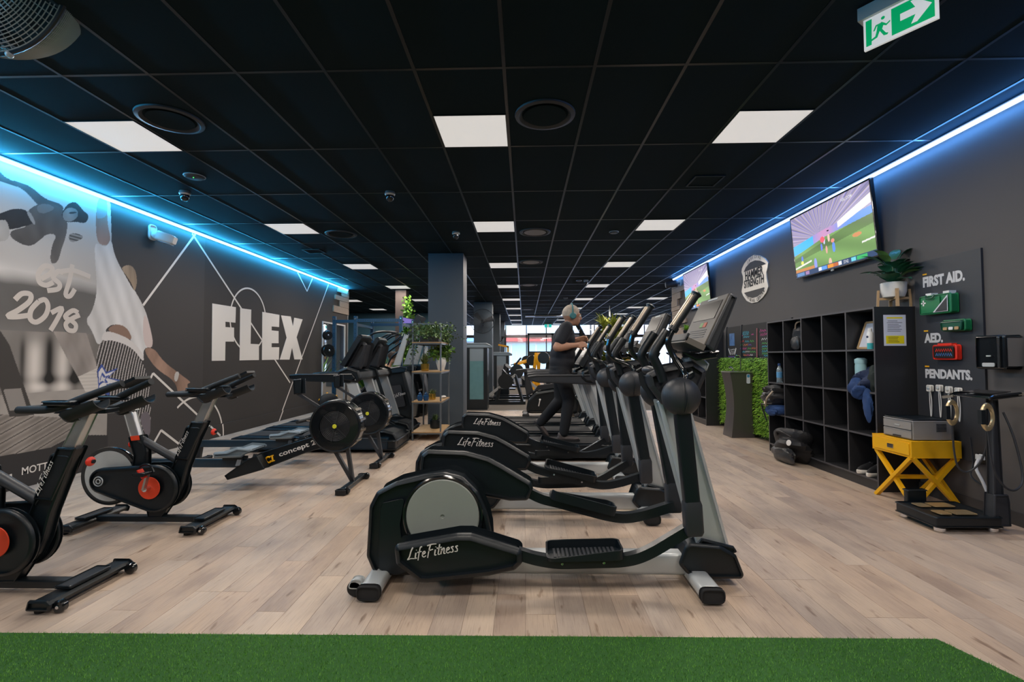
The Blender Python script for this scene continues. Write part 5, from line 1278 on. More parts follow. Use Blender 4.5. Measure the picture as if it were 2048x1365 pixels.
# shoes in the bottom row
ya, yb, z = cell(0, 0)
def shoe(yc, xoff, lab, rz):
    t = thing('running_shoe', lab, 'shoe', (3.45, yc, z), 'running shoes in the bottom cube')
    M3 = Matrix.Rotation(rz, 3, 'Z'); sole = B(); n = 20; rows = []
    def w(f): return .036+.012*sin(pi*min(1, f*1.1))-.010*(f < .5)*sin(pi*f*2)*.4
    L = .29
    out = [];
    for i in range(25): a = 2*pi*i/25; u = cos(a); v = sin(a); f = (u+1)/2; out.append((u*L/2, v*w(f)*1.05))
    def T(p, h): q = M3 @ Vector((p[0], p[1], 0)); return (3.45+xoff+q.x, yc+q.y, z+h)
    k = len(out)
    lay = [(.004, .94), (.012, 1.0), (.032, 1.0), (.036, .95)]
    vs = [T((x*s, y*s), h+(.012*max(0, -x/L-.1) if h > .01 else 0)) for h, s in lay for x, y in out]
    sole.add(vs, [(r*k+i, r*k+(i+1) % k, (r+1)*k+(i+1) % k, (r+1)*k+i) for r in range(3) for i in range(k)]+[list(range(k))[::-1], list(range(3*k, 4*k))]).put('sole', 'ceramic', t)
    up = B(); vs = []
    for h, s, sh_ in ((.034, .93, 0), (.055, .90, .004), (.075, .72, .02), (.09, .50, .05), (.10, .38, .07)): vs += [T((x*s+sh_*1.0, y*(s*.98)), h) for x, y in out]
    up.add(vs, [(r*k+i, r*k+(i+1) % k, (r+1)*k+(i+1) % k, (r+1)*k+i) for r in range(4) for i in range(k)]+[list(range(4*k, 5*k))]).put('upper', 'bagblack', t)
    b = B()
    for i in range(4):
        x = -.03+.022*i; b.tube([T((x, -.022), .072+.006*i), T((x, 0), .082+.006*i), T((x, .022), .072+.006*i)], .003, 5)
    b.put('laces', 'white', t)
shoe(ya+.17, -.05, 'black running shoe with cream sole, nearer one of the pair', .5); shoe(ya+.29, -.04, 'black running shoe with cream sole, further one of the pair', .35)
# small white cube tags
for c, r in ((3, 3), (1, 0), (0, 0)): pass
# bag and jeans spilling from the far column
ya, yb, z = cell(4, 1)
t = thing('sports_bag', 'black sports bag with straps spilling out of the far column', 'bag', (3.35, (ya+yb)/2, z))
blob(B(), (3.34, ya+.22, z+.24), (.15, .17, .13), 21, 26, 18, .2).put('body', 'bagblack', t)
blob(B(), (3.24, ya+.28, z+.20), (.07, .13, .07), 22, 22, 14, .2).put('side_pocket', 'bagsheen', t)
B().tube(cr([(3.22, ya+.12, z+.30), (3.15, ya+.14, z+.20), (3.16, ya+.2, z+.10), (3.2, ya+.3, z+.16)], 6), .012, 6).put('strap', 'gripmetal', t)
B().tube(cr([(3.2, ya+.1, z+.14), (3.16, ya+.22, z+.12), (3.17, ya+.32, z+.10), (3.22, ya+.30, z-.1)], 6), .010, 6).put('strap', 'bagblack', t)
t = thing('blue_trousers', 'folded blue trousers under the sports bag in the far column', 'trousers', (3.35, ya+.2, z))
b = B(); blob(b, (3.33, ya+.18, z+.055), (.14, .17, .065), 23, 26, 14, .14, .75); b.put('fold', 'denim', t)
b = B(); blob(b, (3.21, ya+.15, z+.035), (.035, .13, .05), 24, 20, 12, .14); b.put('cuff', 'denim', t)
# holdall on the floor
t = thing('holdall', 'black holdall slumped on the floor at the locker foot', 'bag', (3.22, 5.95, 0))
b = B(); blob(b, (3.24, 5.98, .19), (.17, .26, .19), 31, 30, 20, .14, .85); b.put('body', 'bagblack', t)
b = B(); blob(b, (3.10, 5.93, .10), (.06, .22, .09), 32, 26, 16, .14, .85); b.put('flap', 'bagsheen', t)
B().tube(cr([(3.12, 5.80, .32), (3.06, 5.88, .37), (3.07, 6.02, .36), (3.12, 6.10, .30)], 6), .012, 6).put('strap', 'bagblack', t)
B().disc((3.08, 5.77, .26), (-1, -.3, .2), .035, .006, 16, .002).put('round_badge', 'white', t)

# plant in a white pot on a wooden stand, on the lockers
px0, py0, pz0 = 3.56, 4.745, 1.7365
M['leafdark'] = mat('rubber_leaf', (.025, .12, .06), .38, var=.35, vscale=6, spec=.6)
M['leaflight'] = mat('pale_rubber_leaf', (.10, .20, .05), .4, var=.3, vscale=6)
t = thing('potted_rubber_plant', 'green leafy plant in a white pot on a wooden stand, on the lockers', 'plant', (px0, py0, pz0))
B().lathe([(.060, .09), (.085, .10), (.102, .15), (.105, .235), (.098, .24), (.094, .225)], (px0, py0, pz0), (0, 0, 1), 32).put('pot', 'ceramic', t)
for k in range(4):
    a = pi/4+k*pi/2+.35; d = Vector((cos(a), sin(a), 0)); o = Vector((px0, py0, pz0))
    B().bar(o+d*.128+Vector((0, 0, .001)), o+d*.120+Vector((0, 0, .17)), .026, .018, tuple(d)).put('stand_leg', 'wallwood', t)
for k in range(2):
    a = pi/4+k*pi/2+.35; d = Vector((cos(a), sin(a), 0)); o = Vector((px0, py0, pz0+.085)); B().bar(o-d*.12, o+d*.12, .02, .022).put('stand_rail', 'wallwood', t)
B().disc((px0, py0, pz0+.215), (0, 0, 1), .10, .012, 24, .002).put('soil', mat('soil', (.03, .02, .013), .95, bump=.6, bscale=60), t)
def leaf(b, base, tip, w, droop=.02, n=6, up=(0, 0, 1)):
    """one broad leaf with a folded midrib"""
    A, T = Vector(base), Vector(tip); d = T-A; s = d.cross(Vector(up))
    s = s.normalized() if s.length > 1e-4 else Vector((1, 0, 0)); nn = s.cross(d).normalized()
    rows = []
    for i in range(n+1):
        f = i/n; ww = w*sin(pi*min(1, .06+.94*f)**.8)*.5; c = A+d*f+nn*(droop*4*f*(1-f)); rows.append((c+s*ww+nn*ww*.25, c, c-s*ww+nn*ww*.25))
    vs = [p for r in rows for p in r]; fs = []
    for i in range(n):
        for j in (0, 1): q = i*3+j; fs.append((q, q+1, q+4, q+3))
    return b.add(vs, fs)
rr = random.Random(12)
for k in range(34):
    a = k*2.4+rr.uniform(-.3, .3); h = rr.uniform(.0, .22); ra = rr.uniform(.15, .31)*(1-h*1.5); base = Vector((px0+.02*cos(a), py0+.02*sin(a), pz0+.23+h))
    tip = base+Vector((ra*cos(a), ra*sin(a), rr.uniform(-.03, .09)+h*.3)); b = B(); leaf(b, base+(tip-base)*.2, tip, rr.uniform(.085, .125), .02); b.put('leaf', 'leaflight' if k % 6 == 0 else 'leafdark', t)
b = B()
for k in range(6): a = k*1.05; b.tube([(px0, py0, pz0+.22), (px0+.03*cos(a), py0+.03*sin(a), pz0+.40)], .005, 5)
tag(b.put('stems', 'leafdark', t), kind='stuff')

# drinking fountain against the green wall
fx0, fx1, fy0, fy1, fz = 3.215, 3.575, 7.68, 8.02, 1.015
t = thing('drinking_fountain', 'grey steel drinking fountain with waisted sides before the green wall', 'fountain', (3.45, 7.8, 0))
M['fountsteel'] = mat('dark_stainless', (.13, .12, .12), .3, .6, var=.1, stretch=(1, 1, .1), vscale=10)
n = 14; vs = []
for i in range(n+1):
    f = i/n; z = .004+f*(fz-.004); k = .055*sin(pi*min(1, f*1.0))**1.2; tx = .02*(1-f)
    x0, x1, y0, y1 = fx0+k*1.0+.01, fx1-k*.3, fy0+k*.5, fy1-k*.3
    if f > .9: x0 -= .01*(f-.9)*10
    vs += [(x0, y0, z), (x1, y0, z), (x1, y1, z), (x0, y1, z)]
b = B(); b.add(vs, [(i*4+j, i*4+(j+1) % 4, (i+1)*4+(j+1) % 4, (i+1)*4+j) for i in range(n) for j in range(4)]+[[3, 2, 1, 0], list(range(4*n, 4*n+4))]); b.put('cabinet', 'fountsteel', t, 30)
B().rbox(fx0-.008, fx1+.008, fy0-.01, fy1+.01, fz, fz+.018, .02, 'z', .004).put('basin_top', 'steel', t)
B().tube(cr([(3.33, 7.84, fz+.015), (3.33, 7.84, fz+.06), (3.30, 7.84, fz+.085), (3.27, 7.84, fz+.07)], 5), .012, 8).put('bubbler', 'chrome', t)
B().tube(cr([(3.45, 7.84, fz+.015), (3.45, 7.84, fz+.24), (3.42, 7.84, fz+.27), (3.37, 7.84, fz+.26), (3.36, 7.84, fz+.22)], 5), .008, 8).put('bottle_tap', 'chrome', t)
B().box(3.38, 3.44, 7.76, 7.78, fz+.016, fz+.05).put('tap_lever', 'chrome', t)
B().rbox(3.47, 3.525, fy0-.001, fy0+.03, fz-.17, fz-.02, .02, 'y', .002).put('rating_sticker', 'paper', t)
B().rbox(3.478, 3.517, fy0-.003, fy0+.01, fz-.075, fz-.03, .016, 'y', .001).put('sticker_arc', mat('sticker_blue', (.05, .25, .5), .5), t)
B().rbox(fx0+.055, fx0+.075, 7.81, 7.89, .17, .19, .004, 'x', .001).put('foot_push', 'chrome', t)
# plant wall: thousands of fine leaves over a backing panel
t = thing('green_wall', 'vertical bright green plant wall behind the drinking fountain', 'plant wall', (XR, 7.9, .1))
GA, GB, GZ0, GZ1 = 6.72, 9.02, .06, 1.25
B().box(XR-.06, XR-.002, GA, GB, GZ0, GZ1).put('backing', mat('plant_backing', (.01, .03, .008), .9), t)
M['fern'] = mat('fern_leaf', (.10, .30, .02), .6)
nt = M['fern'].node_tree; g = nt.nodes.new('ShaderNodeNewGeometry'); r = nt.nodes.new('ShaderNodeValToRGB'); nt.links.new(g.outputs['Random Per Island'], r.inputs[0])
r.color_ramp.elements[0].color = (.08, .25, .012, 1); r.color_ramp.elements[1].color = (.40, .68, .08, 1); nt.links.new(r.outputs[0], nt.nodes['Principled BSDF'].inputs['Base Color'])
b = B(); rr = random.Random(8)
for k in range(15000):
    y, z = rr.uniform(GA, GB), rr.uniform(GZ0+.02, GZ1); x = XR-.05-rr.random()*.05; L = rr.uniform(.03, .075); a = rr.uniform(-1.4, 1.4)
    d = Vector((-rr.uniform(.3, 1), sin(a)*.8, -.5+rr.uniform(-.3, .7))).normalized()*L; s = Vector((0, cos(a), rr.uniform(-.4, .4))).normalized()*rr.uniform(.004, .008)
    p = Vector((x, y, z)); o = len(b.v); b.v += [tuple(p), tuple(p+d*.5+s), tuple(p+d), tuple(p+d*.5-s)]; b.f.append([o, o+1, o+2, o+3])
tag(b.put('foliage', 'fern', t), kind='stuff')
# chalk board over it
t = thing('chalk_menu_board', 'black board with coloured chalk lettering above the green wall', 'board', (XR, 7.6, 1.27))
B().box(XR-.02, XR-.002, 6.73, 8.86, 1.27, 1.79).put('panel', 'ink', t)
for a in ((8.84, 8.87), (8.24, 8.265), (6.71, 6.735)): B().box(XR-.028, XR-.002, a[0], a[1], 1.26, 1.80).put('frame_post', 'blackmetal', t)
CH = [mat('chalk_%s' % n_, c, .8) for n_, c in (('pink', (.55, .06, .28)), ('orange', (.6, .16, .05)), ('cyan', (.04, .38, .5)), ('green', (.08, .4, .08)), ('white', (.55, .55, .55)), ('red', (.5, .04, .04)), ('purple', (.14, .06, .35)), ('dusty_red', (.30, .10, .11)))]
rr = random.Random(6)
def scribble(y0, y1, z, h, m, name='chalk_scribble', x=XR-.0212, par=None, w=.010):
    """an unreadable hand-written word: a zigzag stroke"""
    n_ = max(4, int(abs(y0-y1)/.028)); P = [(y0+(y1-y0)*i/n_, z+h*(rr.uniform(.25, .5) if i % 2 else -rr.uniform(.25, .5))) for i in range(n_+1)]
    ribbon(B(), P, w, x, -1).put(name, m, par or t)
for (p0, p1), ci, hh_ in (([(8.3,1.527),(8.167,1.524)], 5, .035), ([(8.129,1.519),(7.994,1.516)], 2, .035), ([(7.957,1.517),(7.821,1.516)], 3, .035),
        ([(8.303,1.465),(8.224,1.463)], 3, .03), ([(8.185,1.462),(8.026,1.459)], 1, .035), ([(8.011,1.459),(7.909,1.458)], 6, .03),
        ([(8.321,1.403),(8.242,1.402)], 6, .03), ([(8.224,1.401),(8.081,1.4)], 0, .035), ([(8.044,1.399),(7.926,1.397)], 3, .035), ([(7.909,1.399),(7.763,1.398)], 1, .035),
        ([(8.276,1.347),(8.136,1.346)], 2, .03), ([(8.124,1.348),(7.972,1.346)], 4, .03), ([(7.96,1.346),(7.772,1.345)], 3, .03),
        ([(8.192,1.292),(8.093,1.292)], 1, .03), ([(8.083,1.291),(7.974,1.29)], 0, .035), ([(7.96,1.293),(7.866,1.293)], 4, .03),
        ([(8.215,1.671),(7.988,1.663)], 2, .05), ([(8.209,1.636),(7.997,1.628)], 2, .045), ([(8.187,1.596),(7.976,1.588)], 2, .03), ([(7.9,1.672),(7.826,1.575)], 0, .02), ([(8.258,1.592),(8.216,1.647)], 0, .02),
        ([(7.616,1.664),(7.426,1.666)], 0, .05), ([(7.605,1.608),(7.404,1.607)], 0, .05), ([(7.568,1.535),(7.388,1.535)], 4, .035),
        ([(7.557,1.472),(7.394,1.469)], 3, .03), ([(7.559,1.424),(7.392,1.421)], 2, .03), ([(7.561,1.386),(7.394,1.383)], 3, .03), ([(7.563,1.35),(7.392,1.348)], 2, .03), ([(7.564,1.314),(7.393,1.312)], 3, .03), ([(7.507,1.281),(7.392,1.281)], 2, .03), ([(7.64,1.245),(7.387,1.242)], 4, .03),
        ([(8.715,1.388),(8.526,1.388)], 4, .035), ([(8.699,1.35),(8.537,1.35)], 4, .03), ([(8.683,1.317),(8.563,1.316)], 4, .025), ([(8.809,1.265),(8.49,1.268)], 6, .03)): scribble(p0[0], p1[0], (p0[1]+p1[1])/2, hh_, CH[ci])
q = [(8.738,1.676),(8.532,1.458)]; B().box(XR-.022, XR-.020, q[1][0], q[0][0], q[1][1], q[0][1]).put('poster', mat('poster_blue', (.08, .17, .36), .5, var=.8, vscale=9), t)
for q in ([(8.785,1.411),(8.71,1.304)], [(8.475,1.413),(8.539,1.305)]): ribbon(B(), q, .03, XR-.0213, -1).put('chalk_mark', CH[4], t)
q = [(7.695,1.714),(7.715,1.225)]; ribbon(B(), q, .03, XR-.0285, -1).put('red_divider', CH[7], t)
# speaker on the wall end, plant on the far lockers
t = thing('wall_speaker', 'black cylinder speaker on the wall end under the ceiling', 'speaker', (3.5, 11.3, 2.95))
B().lathe([(.05, 0), (.075, .01), (.078, .25), (.07, .265)], (3.30, 11.35, 2.94), (1, -.15, .12), 24).put('body', 'charcoal', t)
B().lathe([(.06, -.002), (.001, -.004)], (3.30, 11.35, 2.94), (1, -.15, .12), 24, False).put('grille', 'rowgrey', t)
B().bar((3.52, 11.31, 2.97), (XR-.06, 11.3, 2.97), .04, .04).put('bracket', 'black', t)
t = thing('small_fern', 'small green pot plant on top of the far lockers', 'plant', (3.45, 10.4, 1.735))
B().lathe([(.05, 0), (.07, .09), (.06, .095)], (3.45, 10.4, 1.736), (0, 0, 1), 20).put('pot', 'black', t)
b = B()
for k in range(60):
    a = rr.random()*6.28; e = rr.uniform(.2, 1.3); base = Vector((3.45, 10.4, 1.82)); leaf(b, base, base+Vector((cos(a)*cos(e), sin(a)*cos(e), sin(e)))*rr.uniform(.10, .17), .03, .01, 3)
tag(b.put('foliage', 'fern', t), kind='stuff')

# ---------------------------------------------------------------- yellow table, printer, body scale
t = thing('side_table', 'yellow side table with crossed legs and one drawer', 'table', (3.47, 4.3, 0))
tx0, tx1, ty0, ty1, tz0, tz1 = 3.22, 3.635, 4.15, 4.61, .415, .555
B().rbox(tx0, tx1, ty0, ty1, tz0, tz1, .006, 'z', .002).put('drawer_box', 'yellow', t)
dw = B().rbox(tx0-.006, tx0+.004, ty0+.02, ty1-.02, tz0+.02, tz1-.018, .004, 'x', .0015).put('drawer', 'yellow', t)
B().rbox(tx0-.010, tx0-.005, 4.34, 4.41, .465, .50, .003, 'x', .001).put('label_holder', 'chrome', dw)
for x in (tx0+.015, tx1-.03):
    B().bar((x, ty0+.02, tz0), (x, ty1-.02, .001), .03, .034, (1, 0, 0)).put('leg', 'yellow', t)
    B().bar((x+.014, ty1-.02, tz0), (x+.014, ty0+.02, .001), .03, .034, (1, 0, 0)).put('leg', 'yellow', t)
for y in (ty0+.015,):
    B().bar((tx0+.02, y, tz0), (tx1-.02, y, .001), .03, .034, (0, 1, 0)).put('leg', 'yellow', t)
    B().bar((tx1-.02, y+.014, tz0), (tx0+.02, y+.014, .001), .03, .034, (0, 1, 0)).put('leg', 'yellow', t)
B().bar((tx0+.03, (ty0+ty1)/2, .21), (tx1-.03, (ty0+ty1)/2, .21), .03, .03).put('stretcher', 'yellow', t)
t = thing('laser_printer', 'grey laser printer on the yellow table', 'printer', (3.48, 4.32, tz1))
B().rbox(3.325, 3.655, 4.145, 4.49, tz1+.004, tz1+.165, .012, 'z', .006).put('body', 'rowgreyl', t)
B().rbox(3.33, 3.655, 4.15, 4.485, tz1+.160, tz1+.178, .02, 'z', .006).put('lid', 'black', t)
B().rbox(3.318, 3.33, 4.16, 4.475, tz1+.012, tz1+.075, .006, 'x', .003).put('paper_tray', 'rowgreyl', t)
B().rbox(3.314, 3.322, 4.27, 4.36, tz1+.014, tz1+.026, .004, 'x', .001).put('tray_grip', 'charcoal', t)
B().rbox(3.319, 3.327, 4.16, 4.475, tz1+.085, tz1+.15, .004, 'x', .002).put('front_cover', 'rowgreyl', t)
B().box(3.317, 3.32, 4.28, 4.34, tz1+.108, tz1+.118).put('badge', 'silver', t)
b = B()
for k in range(7):
    for j in range(6): b.box(3.52+.012*k, 3.528+.012*k, 4.143, 4.147, tz1+.075+.012*j, tz1+.081+.012*j)
tag(b.put('side_vents', 'charcoal', t), kind='stuff')
t.location.x -= .055; t.location.y += .045
t = thing('body_scale', 'black body composition scale with gold foot plates and handles', 'scale', (3.17, 3.8, 0))
B().rbox(2.94, 3.42, 3.585, 3.985, .035, .115, .02, 'z', .01).put('platform', 'black', t)
for x, y in ((3.0, 3.63), (3.37, 3.63), (3.0, 3.94), (3.37, 3.94)): B().lathe([(.032, .001), (.036, .006), (.036, .03), (.028, .036)], (x, y, 0), (0, 0, 1), 20).put('foot', 'chrome', t)
M['electrode'] = mat('gold_electrode', (.62, .50, .30), .3, .8)
for x0, x1, y0, y1 in ((3.02, 3.11, 3.64, 3.74), (3.13, 3.29, 3.64, 3.75), (3.02, 3.11, 3.82, 3.92), (3.13, 3.29, 3.82, 3.93)): B().rbox(x0, x1, y0, y1, .114, .119, .02, 'z', .001).put('electrode', 'electrode', t)
B().rbox(3.05, 3.22, 3.985, 4.05, .03, .20, .02, 'z', .01).put('rear_housing', 'black', t)
B().prism(fil([(3.36, .04), (3.49, .04), (3.485, .22), (3.475, .27), (3.375, .27)], .01), 3.605, 3.695, 'y', .01).put('column_foot', 'charcoal', t)
B().prism([(3.385, .25), (3.46, .25), (3.445, .95), (3.40, .95)], 3.62, 3.685, 'y', .012).put('column', 'charcoal', t)
hd = B().prism(fil([(3.235, .975), (3.245, .955), (3.48, .985), (3.49, 1.003), (3.46, 1.015), (3.275, .995)], .01), 3.47, 3.80, 'y', .012).put('head', 'blackgloss', t)
B().obox((3.362, 3.635, 1.0065), (.065, 0, .007), (0, .12, 0), (-.0002, 0, .002)).put('display', 'screenoff', hd)
B().bar((3.45, 3.49, .995), (3.55, 3.44, 1.02), .025, .02).put('cradle_arm', 'gripmetal', hd); B().bar((3.26, 3.78, .965), (3.23, 3.84, .95), .025, .02).put('cradle_arm', 'gripmetal', hd)
for c, lab in (((3.235, 3.49, .84), 0), ((3.235, 3.77, .84), 1)):
    h = B().ring((0, 0, 0), (0, 1, 0), .05, .013, 28, 8)
    h.v = [(c[0]+x*.75, c[1]+y, c[2]+z*1.6) for x, y, z in h.v]; h = h.put('hand_electrode', 'electrode', t)
    B().bar((c[0]-.037, c[1], c[2]-.05), (c[0]-.037, c[1], c[2]+.05), .03, .03, (0, 1, 0)).put('grip', 'black', h)
for pts_ in ([(3.235, 3.49, .76), (3.26, 3.49, .5), (3.34, 3.50, .36), (3.43, 3.51, .33), (3.50, 3.53, .42), (3.49, 3.57, .68), (3.46, 3.61, .86)], [(3.235, 3.77, .76), (3.25, 3.78, .55), (3.28, 3.78, .42), (3.34, 3.76, .40), (3.40, 3.72, .5), (3.43, 3.68, .7)]):
    B().tube(cr(pts_, 6), .007, 6).put('cable', 'charcoal', t)
# power cord and plug
t = thing('power_cable', 'grey cable with white plug hanging behind the yellow table', 'cable', (3.64, 3.9, .5))
B().rbox(3.635, XR-.002, 3.93, 4.02, .41, .49, .01, 'x', .004).put('socket', 'black', t)
B().rbox(3.60, 3.636, 3.95, 4.0, .44, .485, .008, 'x', .004).put('plug', 'white', t)
B().tube(cr([(3.60, 3.97, .45), (3.57, 3.96, .38), (3.59, 3.93, .28), (3.61, 3.91, .18), (3.60, 3.9, .12)], 6), .011, 8).put('cable_cover', 'white', t)
B().tube(cr([(3.655, 4.10, .60), (3.655, 4.08, .40), (3.60, 4.04, .30), (3.63, 3.98, .24)], 6), .007, 6).put('cable', 'charcoal', t)

# hanging exit sign
q0, q1 = Vector((1.869,2.651,2.94)), Vector((2.051,2.391,2.94)); d = (q1-q0).normalized(); n = d.cross(Vector((0, 0, 1))); W = (q1-q0).length; H = .17
t = thing('exit_sign', 'green and white exit sign with running figure and arrow', 'exit sign', (q0+(q1-q0)/2)[:2]+(2.94,))
def ef(u, v, o=0.0): return q0+d*u+Vector((0, 0, v))+n*o
mid = ef(W/2, H/2)
B().obox(mid-n*.008, d*(W/2), Vector((0, 0, H/2)), n*.008).put('blade', mat('sign_white', (.6, .6, .6), .4, emit=(.9, .9, .88), es=.45), t)
B().obox(ef(W/2, H+.035, -.02), d*(W/2+.02), Vector((0, 0, .035)), n*.04).put('housing', 'silver', t)
B().tube([ef(W/2, H+.07, -.02), Vector((ef(W/2, 0, -.02).x, ef(W/2, 0, -.02).y, HCEIL))], .02, 10).put('stem', 'silver', t)
M['exitgreen'] = mat('exit_green', (.0, .25, .08), .4, emit=(.0, .42, .14), es=.55)
def ep(name, pts, m, o=.0012): B().face([ef(u*W, v*H, o) for u, v in pts]).put(name, m, t)
ep('green_field', [(.40, .09), (.96, .09), (.96, .93), (.40, .93)], 'exitgreen'); ep('green_bar', [(.035, .10), (.115, .10), (.125, .93), (.035, .93)], 'exitgreen')
M['exitwhite'] = mat('exit_white', (.6, .6, .6), .5, emit=(.9, .9, .88), es=.45)
ep('arrow', [(.52, .42), (.72, .42), (.66, .18), (.74, .18), (.93, .53), (.74, .88), (.66, .88), (.72, .64), (.52, .64)], 'exitwhite', .0024)
run = B()
for pl_ in ([(.20, .62), (.265, .68), (.30, .62), (.27, .45), (.32, .28), (.355, .25), (.34, .20), (.29, .22), (.235, .42)], [(.205, .62), (.235, .42), (.20, .25), (.10, .20), (.10, .26), (.17, .31), (.19, .45)], [(.26, .67), (.30, .62), (.33, .56), (.385, .62), (.385, .57), (.33, .50), (.29, .55)], [(.20, .62), (.25, .67), (.18, .66), (.14, .50), (.165, .49), (.19, .59)]): run.face([ef(u*W, v*H, .0018) for u, v in pl_])
run.face([ef((.285+.028*cos(a))*W, .79*H+.028*sin(a)*W, .0018) for a in np.linspace(0, 6.1, 16)]); run.put('running_figure', 'exitgreen', t)

# drum fan hanging near the ceiling
c = Vector((-2.895,2.6,3.426)); A = Vector((-.05, -.93, -.10)).normalized(); R = .45
t = thing('drum_fan', 'large round cage fan hanging from the ceiling by the mural', 'fan', tuple(c))
M['cage'] = mat('fan_wire', (.42, .41, .39), .4, .3)
b = B()
for k in range(26):
    f = k/25; r_ = .10+(R-.10)*f; b.ring(c+A*(.10+.10*(1-f**3)), A, r_, .0034, 64, 4)
tag(b.put('front_guard', 'cage', t), kind='stuff')
b = B()
for k in range(22):
    f = k/21; b.ring(c+A*(.075-.20*f), A, R*(1-.18*f**2), .0036, 64, 4)
tag(b.put('rear_guard', 'cage', t), kind='stuff')
a1 = A.orthogonal().normalized(); b1 = A.cross(a1); b = B()
for k in range(64):
    q = k*2*pi/64; u = a1*cos(q)+b1*sin(q); b.tube([c+A*.20+u*.10, c+A*.185+u*.3, c+A*.10+u*R, c-A*.125+u*R*.82], .003, 4, False)
tag(b.put('guard_wires', 'cage', t), kind='stuff')
B().ring(c+A*.088, A, R+.006, .013, 64, 8).put('rim_band', 'blackmetal', t)
B().lathe([(.10, .17), (.10, .205), (.085, .215), (.001, .217)], tuple(c), tuple(A), 32, False).put('badge_plate', 'silver', t)
for k in range(4):
    q = k*pi/2+.3; u = a1*cos(q)+b1*sin(q); v = A.cross(u); b = B()
    b.add([c+u*.06-v*.04, c+u*.06+v*.04+A*.03, c+u*.38+v*.13+A*.03, c+u*.38-v*.10], [(0, 1, 2, 3)]); b.put('blade', 'blackmetal', t)
B().lathe([(.08, -.18), (.09, -.15), (.09, .02), (.06, .05)], tuple(c), tuple(A), 24).put('motor', 'black', t)
B().tube([c-A*.15, (c.x+.05, c.y+.08, HCEIL)], .022, 10).put('hanger', 'blackmetal', t)
for q in (.9, 2.9, 5.0):
    u = a1*cos(q)+b1*sin(q); B().ball(tuple(c+A*.088+u*(R+.014)), .02, 10, 8).put('clip', 'silver', t)

M['shelfsteel'] = mat('grey_shelf_steel', (.13, .15, .17), .4, .5); M['rackblue'] = mat('blue_rack_steel', (.010, .055, .115), .4, .2); M['blueglaze'] = mat('blue_glaze', (.012, .06, .16), .2)
# ---------------------------------------------------------------- open shelf with plants before the pillar
t = thing('open_shelf', 'tall open shelf of oak boards on a slim grey metal frame before the pillar', 'shelf', (-1.5, 7.8, 0))
SX0, SX1, SY0, SY1 = -1.715, -1.285, 7.42, 8.22
for x in (SX0, SX1):
    for y in (SY0, SY1): B().box(x-.011, x+.011, y-.011, y+.011, 0.0, 1.80).put('post', 'shelfsteel', t)
SZ = [.135, .60, 1.06, 1.51]
for z in SZ:
    B().rbox(SX0-.014, SX1+.014, SY0-.014, SY1+.014, z-.018, z, .004, 'z', .001).put('shelf_board', 'wallwood', t)
for z in SZ+[1.80]:
    zz = z-.018 if z < 1.8 else 1.80
    for y in (SY0, SY1): B().box(SX0+.011, SX1-.011, y-.009, y+.009, zz-.022, zz).put('rail', 'shelfsteel', t)
    for x in (SX0, SX1): B().box(x-.009, x+.009, SY0+.011, SY1-.011, zz-.022, zz).put('rail', 'shelfsteel', t)
M['ivy'] = mat('ivy_leaf', (.07, .15, .04), .5)
def vary(name, c0, c1, rough=.5):
    m = mat(name, c0, rough); nt = m.node_tree; g = nt.nodes.new('ShaderNodeNewGeometry'); r = nt.nodes.new('ShaderNodeValToRGB'); nt.links.new(g.outputs['Random Per Island'], r.inputs[0])
    r.color_ramp.elements[0].color = (*c0, 1); r.color_ramp.elements[1].color = (*c1, 1); nt.links.new(r.outputs[0], nt.nodes['Principled BSDF'].inputs['Base Color']); return m
M['ivy'] = vary('ivy_leaves', (.018, .06, .015), (.16, .25, .08)); M['grassy'] = vary('grassy_leaves', (.05, .10, .02), (.25, .28, .09)); M['palm'] = vary('palm_leaves', (.10, .14, .015), (.40, .40, .06))
M['lushgreen'] = vary('lush_leaves', (.03, .12, .01), (.22, .40, .05))
def cloud(c, r, n, size, m, name, par, seed, down=0):
    rr = random.Random(seed); b = B()
    for k in range(n):
        p = Vector((c[0]+rr.gauss(0, r[0]*.5), c[1]+rr.gauss(0, r[1]*.5), c[2]+rr.uniform(-r[2], r[2])*rr.random()**.3)); d = Vector((rr.uniform(-1, 1), rr.uniform(-1, 1), rr.uniform(-1, .6)-down)).normalized()*size*rr.uniform(.6, 1.2)
        s = d.cross(Vector((rr.random(), rr.random(), rr.random()))).normalized()*size*.38; o = len(b.v)
        b.v += [tuple(p), tuple(p+d*.5+s), tuple(p+d), tuple(p+d*.5-s)]; b.f.append([o, o+1, o+2, o+3])
    return tag(b.put(name, m, par), kind='stuff')
t = thing('ivy_planter', 'trailing ivy plant filling the top of the open shelf', 'plant', (-1.5, 7.8, SZ[3]))
B().rbox(-1.66, -1.34, 7.6, 8.05, SZ[3], SZ[3]+.10, .02, 'z', .008).put('trough', 'charcoal', t)
cloud((-1.50, 7.78, SZ[3]+.17), (.30, .60, .15), 1500, .045, 'ivy', 'foliage', t, 3); cloud((-1.285, 8.05, SZ[3]-.05), (.05, .22, .30), 330, .045, 'ivy', 'trailing_vine', t, 4, .8); cloud((-1.72, 7.46, SZ[3]-.08), (.05, .06, .2), 90, .045, 'ivy', 'trailing_vine', t, 5, .8)
def tuft(c, n, L, m, par, seed, w=.008, e0=.5):
    rr = random.Random(seed); b = B()
    for k in range(n):
        a = rr.random()*6.28; e = rr.uniform(e0, 1.5); base = Vector(c)+Vector((rr.uniform(-.03, .03), rr.uniform(-.03, .03), 0)); l_ = L*rr.uniform(.6, 1.1); leaf(b, base, base+Vector((cos(a)*cos(e), sin(a)*cos(e), sin(e)))*l_, w, .03, 3)
    return tag(b.put('foliage', m, par), kind='stuff')
